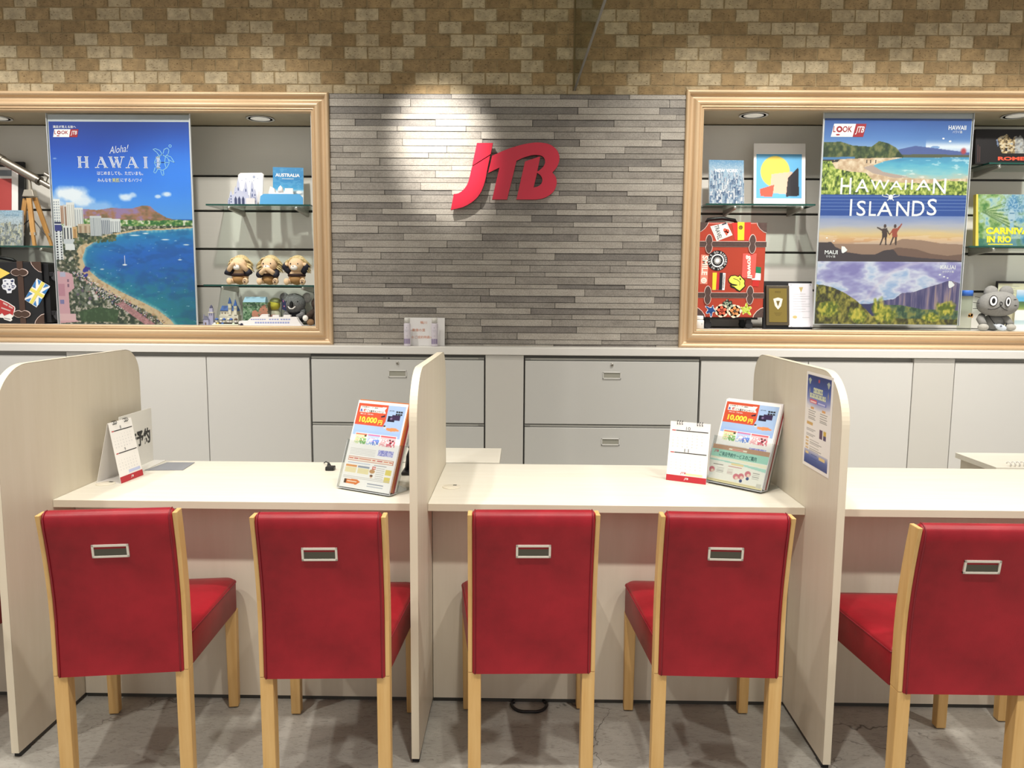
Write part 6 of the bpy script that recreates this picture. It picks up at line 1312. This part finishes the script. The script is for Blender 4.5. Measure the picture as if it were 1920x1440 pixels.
# cards behind the cat
Y = .25; fz = zp(Y, 1780, 500, 11.08); (xa, zt), = fz((1000, 300)); z0 = FL + .0005
t = thing('framed_certificate', 'pale yellow certificate in a black frame behind the plush cat', 'certificate', (xa + .11, Y, FL)); G().box((xa, Y, z0), (xa + .22, Y + .015, zt)).build('frame', M_black, t, bevel=.001); G().box((xa + .006, Y - .001, z0 + .006), (xa + .214, Y - .0002, zt - .012)).build('sheet', mat('cert_yellow', '#ece8cc', .5), t); g = G()
for k in range(4): l2(g, WALL(Y - .001), [(xa + .03, zt - .028 - k * .012), (xa + .12 - .02 * (k % 2), zt - .028 - k * .012)], .0016)
g.build('text_lines', M_inkg, t)
Y = .19; fz = zp(Y, 1780, 500, 11.08); (xa, zt), = fz((1405, 480)); t = thing('photo_card', 'seaside photo card at the right edge behind the plush cat', 'card', (xa + .05, Y, FL)); c = Cv(40, 70, seed=4); c.grad([(0, '#dfe9f2'), (.12, '#a9cdea'), (.22, '#5db7e6'), (.29, '#6cc0e8'), (.3, '#4d6b52'), (.4, '#6b8a52'), (.5, '#a9b86a'), (.51, '#f1f3f3'), (.75, '#e9eef0'), (.78, '#b9d3d8'), (.86, '#c9dde0'), (.88, '#f4f4f2'), (1, '#f4f4f2')]); G().box((xa, Y + .0006, z0), (xa + .10, Y + .004, zt)).build('card', M_paper, t); sheet('front_print', c, Pl((xa, Y, z0), (1, 0, 0), (0, 0, 1)), .10, zt - z0, t, .35)

# ------------------------------------------------------------------ things on the desks
D0 = DZ + .0004
def sq(a, b): return Vector((b[0] - a[0], b[1] - a[1], 0))
def calendar(label, a, b, months, back, logo_r):
    """a, b: front lower corners (left, right as read); tent calendar standing on the desk"""
    a = Vector((*a, D0)); b = Vector((*b, D0)); ux = (b - a).normalized(); W = (b - a).length; n = Vector((ux.y, -ux.x, 0)); H = .206
    t = thing('desk_calendar', label, 'calendar', tuple((a + b) / 2), group='tent calendars on the desks')
    lean = .036; top = Vector((0, 0, H)) - n * lean; uy = top.normalized(); L = top.length; th = n * .0012
    def leaf(p, q, up, nm, m): return G().hexa([p, q, q - th, p - th, p + up, q + up, q + up - th, p + up - th]).build(nm, m, t)
    f = leaf(a, b, top, 'front_leaf', M_paper)
    bk = -n * back; leaf(a + bk, b + bk, Vector((0, 0, H)) + n * (back - lean - .002), 'back_leaf', mat('card_white', '#ebe8e4', .6))
    G().hexa([a - th, b - th, b + bk, a + bk, a - th + Vector((0, 0, .001)), b - th + Vector((0, 0, .001)), b + bk + Vector((0, 0, .001)), a + bk + Vector((0, 0, .001))]).build('base_leaf', mat('card_white'), t)
    pl = Pl(a, ux, uy)
    g = G(); r2(g, pl, 0, 0, W, .021); g.build('red_strip', mat('calendar_red', '#bb2a36', .5), f)
    g = G()
    for yy in (L * .845, L * .475): r2(g, pl, .008 + W * .1, yy, W - .006, yy + .003)
    g.build('weekday_bar', M_ink, f); g = G()
    for yy in (L * .845, L * .475): r2(g, pl, .008, yy, .007 + W * .1, yy + .003)
    g.build('sunday_bar', M_inkr, f)
    g = G()
    for m_, yy in zip(months, (L * .867, L * .497)): wd = .0155 if len(m_) > 1 else .0075; t2(g, pl, m_, W * .46 - wd / 2, yy, wd, .0115)
    g.build('month_numbers', mat('ink_month', '#6b6b70', .5), f)
    g = G(); k = 0
    for blk, yy in enumerate((L * .845, L * .475)):
        day = 1
        for r_ in range(5):
            for c_ in range(7):
                if (r_ == 0 and c_ < (3 if blk == 0 else 6)) or day > 31: continue
                t2(g, pl, str(day), .012 + c_ * (W - .022) / 7, yy - .0145 - r_ * .0105, None, .0035); day += 1
    g.build('day_numbers', mat('ink_faint', '#a9a9b2', .5), f)
    g = G(); r2(g, pl, W * .48, .024, W * .9, .031) if logo_r else r2(g, pl, W * .42, .026, W * .93, .036); g.build('note_strip', mat('note_cream' if logo_r else 'note_blue', '#efe6b4' if logo_r else '#c3cdf0', .5), f)
    g = G()
    if logo_r: t2(g, pl, 'JTB', W * .34, .025, .02, .009, .02, slant=.25)
    g2 = G(); t2(g2, pl, 'JTB', W * .45, .006, .014, .009, .02, .0014, slant=.25); g2.build('brand_mark', M_inkw, f)
    if g.v: g.build('pink_mark', mat('ink_pinkred', '#c83f5c', .5), f)
    for u in (.18, .24, .30, .68, .74, .80):
        c0 = a + ux * W * u + top; pts = [c0 + uy * .006 * math.sin(q) * 1.0 + n * .005 * math.cos(q) - uy * .002 for q in [2 * math.pi * i / 12 for i in range(12)]]
        G().tube(pts, .0009, 5, True).build('wire_loop', M_black, t); g = G(); r2(g, pl, W * u - .0018, L - .010, W * u + .0018, L - .0065); g.build('punch_hole', M_ink, f)
    return t
calendar('white tent calendar on the left desk in front of the reservation sign', (-1.356, -1.502), (-1.344, -1.372), ('8', '9'), .088, False)
calendar('white tent calendar showing 10 and 11 beside the right leaflet stand', (.516, -1.368), (.641, -1.436), ('10', '11'), .035, True)
# reservation sign: upright acrylic plate in an L stand and grey mat
t = thing('reservation_sign', 'white reservation sign in clear plate by the left partition', 'sign', (-1.42, -1.27, DZ))
G().box((-1.424, -1.371, D0), (-1.420, -1.135, D0 + .207)).build('plate', mat('plate_white', '#e9e7e1', .18), t, bevel=.0006)
G().box((-1.4199, -1.371, D0), (-1.372, -1.135, D0 + .0025)).build('foot', mat('plate_white'), t, bevel=.0006)
P = Pl((-1.4198, -1.371, D0), (0, 1, 0), (0, 0, 1)); g = G(); t2(g, P, '来店予約', .004, .075, .213, .062, .035); g.build('lettering', mat('ink_brush', '#2f2e2c', .5), t)
mt = G().hexa([(-1.371, -1.305, D0), (-1.236, -1.296, D0), (-1.246, -1.168, D0), (-1.350, -1.172, D0), (-1.371, -1.305, D0 + .002), (-1.236, -1.296, D0 + .002), (-1.246, -1.168, D0 + .002), (-1.350, -1.172, D0 + .002)]).build('desk_mat', mat('mat_grey', '#8f9197', .5)); tag(mt, 'flat grey mat lying on the left desk beside the reservation sign', 'mat')

# leaflet stands
def leaflet():
    c = Cv(130, 184, '#fbf8f6', 7); R_ = c.rect
    R_(0.02, .03, .98, .40, '#a9c4ea'); R_(.03, .34, .98, .40, '#9fbdf0', .6)
    c.poly([(.02, .03), (.63, .03), (.63, .22), (.60, .28), (.02, .285)], '#d4573a'); c.poly([(.07, .065), (.60, .062), (.57, .095), (.60, .13), (.07, .135)], '#fdf6f1')
    c.poly([(.57, .155), (.60, .145), (.60, .17), (.53, .18), (.52, .165)], '#2a2438')
    R_(.66, .15, .80, .215, '#232038'); R_(.74, .135, .90, .195, '#3b2a4e'); c.ell(.73, .18, .03, .02, '#8f7fa8', .7)
    c.poly([(.68, .29), (.85, .28), (.95, .31), (.78, .325), (.68, .315)], '#e9955f'); c.ell(.64, .28, .03, .02, '#f2e0d4', .4); c.ell(.63, .272, .03, .012, '#2b2420', .5)
    R_(.09, .375, .92, .50, '#fdf3f0')
    for (u0, u1, a, b, d) in ((.10, .33, '#dfe7b8', '#6fae62', '#cf5f4c'), (.35, .59, '#bcd0f4', '#5a82dd', '#cf5f9c'), (.61, .91, '#f6c5ca', '#df6b7c', '#d23f4e')):
        R_(u0, .385, u1, .50, a); R_(u0, .383, u1, .395, d, .8); R_(u0 + (u1 - u0) * .45, .435, u1, .50, b, .85)
        for k in range(5): R_(u0 + .02, .405 + k * .018, u0 + .02 + (u1 - u0) * .75 * (1 - .1 * (k % 3)), .409 + k * .018, d if k % 2 else b, .7)
        c.mix((c.U > u0) & (c.U < u1) & (c.V > .42) & (c.V < .50) & (c.nz(60, 80, 1) > .62), '#ffffff')
    for u, v in ((.30, .405), (.86, .43), (.82, .455), (.80, .425)): c.ell(u, v, .028, .014, '#2c3a30' if u < .5 else '#47202a', .6)
    for k in range(7): R_(.06, .525 + k * .016, .58, .528 + k * .016, '#cfcac8', .9)
    R_(.62, .545, .92, .61, '#c9c8ee'); R_(.62, .525, .9, .528, '#cf9a94'); c.mix((c.U > .62) & (c.U < .92) & (c.V > .545) & (c.V < .61) & (c.nz(60, 60, 1) > .55), '#8f92d8')
    R_(.06, .645, .96, .695, '#cf6f3f'); R_(.07, .652, .95, .688, '#fbeee2')
    for k, (u0, u1) in enumerate(((.08, .16), (.18, .26), (.28, .52), (.55, .61), (.64, .75), (.77, .86), (.88, .94))): R_(u0, .664, u1, .676, ['#d85a3a', '#c9444a', '#e3906f'][k % 3])
    R_(.07, .715, .52, .722, '#8fa5d2'); R_(.60, .715, .85, .722, '#5d6675')
    R_(.05, .745, .27, .765, '#e9a05c'); R_(.29, .745, .52, .765, '#9aa2b2'); R_(.05, .77, .27, .83, '#f3e6bb'); R_(.30, .77, .52, .83, '#f1e4b4'); c.ell(.59, .79, .06, .025, '#c99a68', .2); R_(.58, .735, .65, .765, '#d9655a'); R_(.59, .742, .64, .758, '#fdf6f1')
    c.ell(.59, .845, .03, .022, '#f2cba4', .3); c.ell(.59, .838, .035, .015, '#6a4630', .4)
    for k in range(6): R_(.66, .745 + k * .022, .82, .748 + k * .022, '#b9b2ae')
    for v in (.75, .83): R_(.85, v, .96, v + .06, '#e9d774')
    for k in range(3): R_(.04, .87 + k * .008, .97, .873 + k * .008, '#c9c3c0')
    c.poly([(.09, .91), (.33, .90), (.40, .925), (.33, .96), (.09, .955)], '#e58242'); R_(.08, .905, .12, .955, '#5a3d2f'); R_(.14, .925, .33, .935, '#fbe6cf')
    for k in range(2): R_(.55, .925 + k * .025, .86, .935 + k * .025, '#8d95a8' if k == 0 else '#c3c8d2')
    return c
LEAF = leaflet()
def leaflet_print(t, pl, W, H):
    s = sheet('leaflet_sheet', LEAF, pl, W, H, t, .3)
    U = lambda u, v: (u * W, H * (1 - v))
    g = G(); x, y = U(.10, .262); t2(g, pl, '10,000', x, y, .36 * W, .078 * H, .045); x, y = U(.485, .262); t2(g, pl, '円', x, y, .085 * W, .055 * H, .04); g.build('big_price', mat('ink_price', '#ffe14d', .45), s)
    g = G(); x, y = U(.09, .082); t2(g, pl, 'JTB旅カード JMB', x, y, .34 * W, .016 * H, .01); x, y = U(.215, .128); t2(g, pl, 'ご入会キャンペーン', x, y, .34 * W, .03 * H, .02); g.build('banner_text', M_ink, s)
    g = G(); x, y = U(.08, .128); t2(g, pl, '新', x, y, .055 * W, .034 * H, .03); g.build('banner_blue', mat('ink_blue', '#2f4fb0', .5), s); g = G(); x, y = U(.145, .128); t2(g, pl, '規', x, y, .055 * W, .034 * H, .03); g.build('banner_red', M_inkr, s)
    g = G(); x, y = U(.10, .16); t2(g, pl, '新規ご入会・ご利用で最大', x, y, .26 * W, .014 * H, .01); g.build('white_text', M_inkw, s)
    g = G()
    for r_ in range(2):
        for c_ in range(3): x, y = U(.80 + c_ * .045, .105 + r_ * .028 - .0); r2(g, pl, x, y, x + .036 * W, y + .017 * H, .001)
    x, y = U(.66, .095); t2(g, pl, 'JMB', x, y, .1 * W, .011 * H); g.build('card_mark', M_ink, s)
    return s
def leaflet_stand(label, a, b, depth, second):
    a = Vector((*a, D0)); b = Vector((*b, D0)); ux = (b - a).normalized(); W = .21; n = Vector((ux.y, -ux.x, 0)); back = -n
    lean = .37; uy = (Vector((0, 0, 1)) * math.cos(lean) + back * math.sin(lean)).normalized(); nn = ux.cross(uy)   # nn faces the reader
    t = thing('leaflet_stand', label, 'leaflet stand', tuple((a + b) / 2), group='leaflet stands on the desks')
    def slab(o, w, h, th, nm, m, x0=0, y0=0, d=0, par=None, bv=0):
        p = o + ux * x0 + uy * y0 + nn * d
        q = [p, p + ux * w, p + ux * w - nn * th, p - nn * th]; return G().hexa([*q, *[v + uy * h for v in q]]).build(nm, m, par or t, bevel=bv)
    lift = Vector((0, 0, .006)) + nn * 0
    o = a + Vector((0, 0, .009)) + back * .002
    st = slab(o, W, .296, .0105, 'leaflet_stack', mat('stack_pale', '#e6e2e6', .5) if second else mat('stack_orange', '#c8743f', .5), .004, .005, -.0022)
    slab(o, W, .292, .010, 'leaflet_stack', mat('stack_red', '#a8282e', .5), .003, .005, -.0132)
    slab(o, W, .285, .006, 'leaflet_stack', mat('stack_white', '#e9e6e4', .5), .004, .010, -.0238)
    slab(o, W, .297, .001, 'front_leaflet', M_paper, 0, .0, -.0008)
    leaflet_print(t, Pl(o + nn * -.0004, ux, uy), W, .297)
    if second:
        c = Cv(120, 92, '#f6f3ea', 9); R_ = c.rect
        R_(0, 0, 1, .13, '#c5a184'); c.mix((c.V < .13) & ((c.U * 40 % 1) < .25), '#b98d78'); R_(.3, .06, .62, .11, '#f4ead8'); R_(.36, .075, .55, .095, '#d9534a')
        R_(0, .13, 1, .34, '#a9dcca'); c.poly([(0, .34), (1, .36), (1, .44), (.4, .38), (0, .38)], '#f4f1d6'); c.poly([(0, .40), (.4, .42), (1, .46), (1, .55), (.5, .46), (0, .44)], '#b5e0d2')
        R_(.4, .45, .62, .5, '#f0dca8'); 
        for (u, v) in ((.08, .70), (.53, .78), (.615, .75), (.72, .66)): c.ell(u, v, .055, .085, '#d97f8a', .15); c.ell(u + .012, v + .03, .03, .045, '#f6d9c6', .2); c.ell(u + .01, v + .12, .03, .05, '#3b4a78' if u > .6 else '#eef0ea', .3)
        for k in range(4): R_(.17, .62 + k * .04, .29, .635 + k * .04, '#a9a6a0'); R_(.36, .62 + k * .04, .46, .635 + k * .04, '#c9aaa6'); R_(.80, .60 + k * .05, .92, .615 + k * .05, '#a9a6a0')
        R_(.08, .53, .27, .55, '#9a958c'); R_(.36, .53, .60, .55, '#d29a9a'); R_(0, .93, 1, 1, '#f1e3b4'); R_(.08, .955, .9, .965, '#b9ac84'); R_(.90, .86, .985, .97, '#d9d6cc')
        slab(o, W + .006, .13, .0012, 'second_leaflet', M_paper, -.003, .0, .0065); pl = Pl(o + ux * -.003 + nn * .007, ux, uy); s = sheet('second_print', c, pl, W + .006, .13, t, .35)
        g = G(); t2(g, pl, 'ご来店予約サービスのご案内', .15 * W, .13 * .70, .68 * W, .0155, .008); g.build('title_text', mat('ink_teal', '#2c6f6a', .5), s); g = G(); t2(g, pl, 'JTB', .04 * W, .13 * .77, .08 * W, .010, .02, slant=.25); g.build('brand_mark', mat('ink_pinkred', '#c83f5c', .5), s)
    # clear holder: front pocket, back, base wedge, cheeks
    fd = .0105 if second else .0035
    e = slab(o, W + .012, .163, .002, 'pocket_front', M_acryl, -.006, -.004, .0105 if second else .0035)
    slab(o, W + .012, .29, .002, 'back_plate', M_acryl, -.006, .013, -.034)
    for xx in (-.007, W + .005):
        A_ = o + ux * xx + uy * -.004 + nn * fd; B_ = o + ux * xx + uy * .012 - nn * .034; C_ = o + ux * xx + uy * .165 - nn * .034; E_ = o + ux * xx + uy * .16 + nn * fd
        G().hexa([A_, A_ + ux * .002, B_ + ux * .002, B_, E_, E_ + ux * .002, C_ + ux * .002, C_]).build('cheek', M_acryl, t)
    for xx in (-.007, W + .0055): slab(o, .0013, .16, .0013, 'clear_edge', M_acryl_edge, xx, -.004, .011 if second else .004, e)
    A_ = o + ux * -.006 + uy * -.0045 + nn * fd; B_ = A_ + back * .04 + Vector((0, 0, -.0005)); dz = Vector((0, 0, -.0015)); G().hexa([A_ + dz, A_ + ux * (W + .012) + dz, B_ + ux * (W + .012) + dz, B_ + dz, A_, A_ + ux * (W + .012), B_ + ux * (W + .012), B_]).build('pocket_floor', M_acryl_edge, t)
    p0 = a + back * .0 ; q = [p0, p0 + ux * W, p0 + ux * W + back * .13, p0 + back * .13]; G().hexa([*q, *[v + Vector((0, 0, .0025)) for v in q]]).build('base_plate', M_acryl, t)
    return t
leaflet_stand('leaflet stand on the left desk beside the middle partition', (-.606, -1.540), (-.424, -1.640), .06, False)
leaflet_stand('leaflet stand with a teal front leaflet on the middle desk', (.652, -1.398), (.802, -1.558), .06, True)

# card terminal behind the left stand, mostly hidden
t = thing('card_terminal', 'grey and black card terminal on a stand behind the left leaflet stand', 'card terminal', (-.395, -1.33, DZ))
x, y = -.378, -1.30
G().box((x - .05, y - .045, D0), (x + .05, y + .05, D0 + .012)).build('base', M_black, t, bevel=.004)
G().tube([(x - .012, y + .02, D0 + .01), (x - .022, y + .02, D0 + .05), (x - .005, y + .01, D0 + .085), (x + .02, y, D0 + .10)], .010, 10).build('arm', mat('terminal_grey', '#b9b8b2', .4), t, smooth=True)
G().tube([(x - .035, y, D0 + .01), (x - .03, y, D0 + .06), (x - .015, y, D0 + .10)], .008, 10).build('strut', M_black, t, smooth=True)
M = Matrix.Translation((x, y, D0 + .085)) @ Matrix.Rotation(math.radians(28), 4, 'Y'); G(M).box((-.03, -.04, 0), (.03, .05, .016)).build('keypad', M_black, t, bevel=.004); G(M).box((-.03, -.035, .05), (.035, .045, .078)).build('head', mat('terminal_pale', '#dcdad4', .35), t, bevel=.006)
G(M).box((-.016, -.03, .0165), (.016, .04, .049)).build('hinge', mat('terminal_grey'), t, bevel=.003)
# short black cable end
p0 = atz(612, 866, DZ); pts = [(p0[0], -1.162, D0 + .003), (p0[0] + .012, -1.18, D0 + .012), (p0[0] + .028, -1.205, D0 + .012), (p0[0] + .036, -1.23, D0 + .008)]
t = thing('cable_plug', 'short black cable with a plug lying at the back of left desk', 'cable', pts[2]); G().tube(pts, .0022, 8).build('cord', M_black, t, smooth=True)
G().tube([pts[2], pts[3], (pts[3][0] + .006, -1.25, D0 + .0075)], [.004, .0075, .007], 10).build('strain_relief', M_black, t, smooth=True); G().box((pts[3][0] - .002, -1.282, D0), (pts[3][0] + .03, -1.25, D0 + .014)).build('plug', M_black, t, bevel=.003)
for xx, yy, lb in ((-1.408, -1.505, 'round cream cable grommet under the left tent calendar'), (-.372, -1.50, 'round cream cable grommet behind the left leaflet stand'), (-.232, -1.503, 'round cream cable grommet just right of the middle partition')):
    t = thing('cable_grommet', lb, 'grommet', (xx, yy, DZ), group='cable grommets in the desks'); G().lathe([(.031, D0), (.031, D0 + .001), (.029, D0 + .0022), (.001, D0 + .0024)], (xx, yy, 0), 28).build('cap', mat('grommet_cream', '#e3dccb', .4), t, smooth=True); G().box((xx + .004, yy + .012, D0 + .0022), (xx + .016, yy + .022, D0 + .0028)).build('slot', M_gap, t)
# leaflet taped to the right partition
def notice():
    c = Cv(90, 128, '#f0ece6', 3); R_ = c.rect
    m = (c.U > .06) & (c.U < .94); c.mix(m & (c.V > .035) & (c.V < .38), c.pal(c.V + (c.U - .5) ** 2 * .15, [(.03, '#1f2c66'), (.2, '#3f57a4'), (.3, '#8790c4'), (.38, '#e6e3e4')])); c.mix(m & (c.V > .82) & (c.V < .965), c.pal(c.V, [(.82, '#c9c6d2'), (.88, '#5b6aa8'), (.965, '#27397f')]))
    for u in (.15, .85): c.poly([(u - .06, .08), (u, .06), (u + .06, .08), (u, .135)], '#a9b3a4'); c.ell(u, .2, .03, .05, '#a39a8e', .8)
    for v, u0, u1, s in ((.16, .30, .66, 6), (.215, .17, .78, 10)):
        for k in range(s): w_ = (u1 - u0) / s; R_(u0 + k * w_, v, u0 + (k + .8) * w_, v + .05, '#dfe4b4'); R_(u0 + (k + .25) * w_, v + .014, u0 + (k + .55) * w_, v + .034, '#566a9a')
    R_(.47, .06, .52, .09, '#b0434a'); R_(.18, .285, .44, .32, '#d65264'); R_(.46, .29, .80, .32, '#6d74c4'); R_(.2, .295, .42, .31, '#f3d6d2'); R_(.49, .30, .76, .312, '#c9cbea')
    for u in (.22, .66): R_(u, .36, u + .12, .385, '#d9a15a'); [R_(u - .07, .40 + k * .022, u + .2 - .03 * (k % 2), .408 + k * .022, '#8d8880') for k in range(5)]
    R_(.10, .525, .33, .555, '#d3ab5f')
    for k in range(6): R_(.10, .575 + k * .018, .5 - .06 * (k % 3), .582 + k * .018, '#a09b94')
    R_(.60, .56, .71, .66, '#5a3a56'); R_(.74, .56, .85, .61, '#d3b23c'); R_(.74, .61, .85, .66, '#4a3a5e')
    for k in range(4): R_(.09, .69 + k * .035, .20, .708 + k * .035, '#d8b77c'); R_(.24, .692 + k * .035, .80 - .1 * (k % 2), .699 + k * .035, '#9a958e'); R_(.24, .705 + k * .035, .6, .712 + k * .035, '#b3aea7')
    R_(.10, .845, .22, .87, '#e3cb8a'); R_(.62, .845, .85, .875, '#e3cb8a'); [R_(.32, .85 + k * .022, .55, .856 + k * .022, '#3a4b8c') for k in range(4)]
    return c
xx = XR - .0012; P = Pl((xx, -1.672, .845), (0, -1, 0), (0, 0, 1)); t = thing('notice', 'tall leaflet with blue top and bottom taped to the right partition', 'notice', (xx, -1.77, .845))
G().box((XR - .0011, -1.877, .845), (XR - .0003, -1.672, 1.135)).build('paper', M_paper, t); sheet('notice_print', notice(), P, .205, .29, t, .45)
# sign and sprays on the worktop
WT = 1.0979
t = thing('counter_sign', 'white acrylic counter sign with pale orange writing below the logo', 'sign', (-.505, -.05, WT)); x0, x1 = -.608, -.399; M = Matrix.Translation((x0, -.045, WT)) @ Matrix.Rotation(-.08, 4, 'X')
G(M).box((0, 0, 0), (x1 - x0, .003, .145)).build('plate', mat('sign_white', '#e8e7e6', .2), t, bevel=.0006); G().box((x0, -.042, WT), (x1, -.008, WT + .002)).build('foot', M_acryl_edge, t)
P = Pl(M @ Vector((0, 0, 0)), (1, 0, 0), M.to_3x3() @ Vector((0, 0, 1))); g = G(); t2(g, P, '鴨川', .082, .112, .034, .015, .01); t2(g, P, '〜最徳の里', .022, .073, .085, .015, .01); t2(g, P, '☆ご成約特典☆', .034, .036, .115, .016, .01); g.build('lettering', mat('ink_peach', '#dba58f', .5), t)
for xx, lb in ((-.588, 'white spray bottle with lilac label at the left of the counter sign'), (-.447, 'white spray bottle with lilac label at the right of the counter sign')):
    t = thing('spray_bottle', lb, 'spray bottle', (xx, -.082, WT), group='spray bottles on the worktop'); y = -.082; r = .0172
    G().lathe([(r * .92, WT), (r, WT + .003), (r, WT + .112), (r * .9, WT + .117), (r * .5, WT + .118)], (xx, y, 0), 24).build('body', mat('bottle_lilac', '#dcd6e0', .35), t, smooth=True); G().lathe([(r * .86, WT + .1185), (r * .86, WT + .141), (r * .78, WT + .1445), (.001, WT + .145)], (xx, y, 0), 24).build('cap', mat('cap_grey', '#dddcd6', .35), t, smooth=True)
    g = G()
    for k in range(-3, 4):
        a = k * .32; P = Pl((xx + (r + .0004) * math.sin(a), y - (r + .0004) * math.cos(a), WT), (math.cos(a), math.sin(a), 0), (0, 0, 1)); r2(g, P, -.0012 if k % 2 else -.0026, .012, .0012 if k % 2 else .0026, .038, .0002)
    g.build('label_bars', mat('ink_violet', '#8f7fa6', .5), t); g = G(); P = Pl((xx, y - r - .0006, WT), (1, 0, 0), (0, 0, 1)); t2(g, P, '18', -.003, .05, .008, .006); l2(g, P, [(-.009, .082), (.009, .082)], .0016); l2(g, P, [(-.006, .075), (.006, .075)], .0014); e2(g, P, 0, .095, .002, .004); g.build('label_print', M_inkg, t)
# black cable loop on the floor under the middle desk
pts = [];
for k in range(40):
    a = math.pi * (-.12 + 1.30 * k / 39); pts.append((.036 - .058 * math.cos(a) * (1 + .05 * math.sin(3 * a)), -1.612 - .052 * math.sin(a), .0055 + .0015 * math.sin(5 * a)))
pts = [(pts[0][0] + .0, -1.605, .006)] + pts + [(pts[-1][0] + .01, -1.605, .006)]
o = G().tube(pts, .0052, 8).build('cable', M_black, smooth=True); tag(o, 'black cable looping out from under the middle desk onto the floor', 'cable')
# coiled white cord on the right return desk
pts = []; p0 = Vector((1.93, -1.026, .70 + .0115)); p1 = Vector((2.3, -1.0, .70 + .0115))
for k in range(220):
    f = k / 219; a = k * 2 * math.pi / 11; c = p0.lerp(p1, f); pts.append((c.x, c.y + .008 * math.cos(a), c.z + .008 * math.sin(a)))
o = G().tube(pts, .0026, 6).build('coiled_cord', mat('cord_white', '#e9e7e3', .4), smooth=True); tag(o, 'white coiled telephone cord on the return desk at right edge', 'cord')
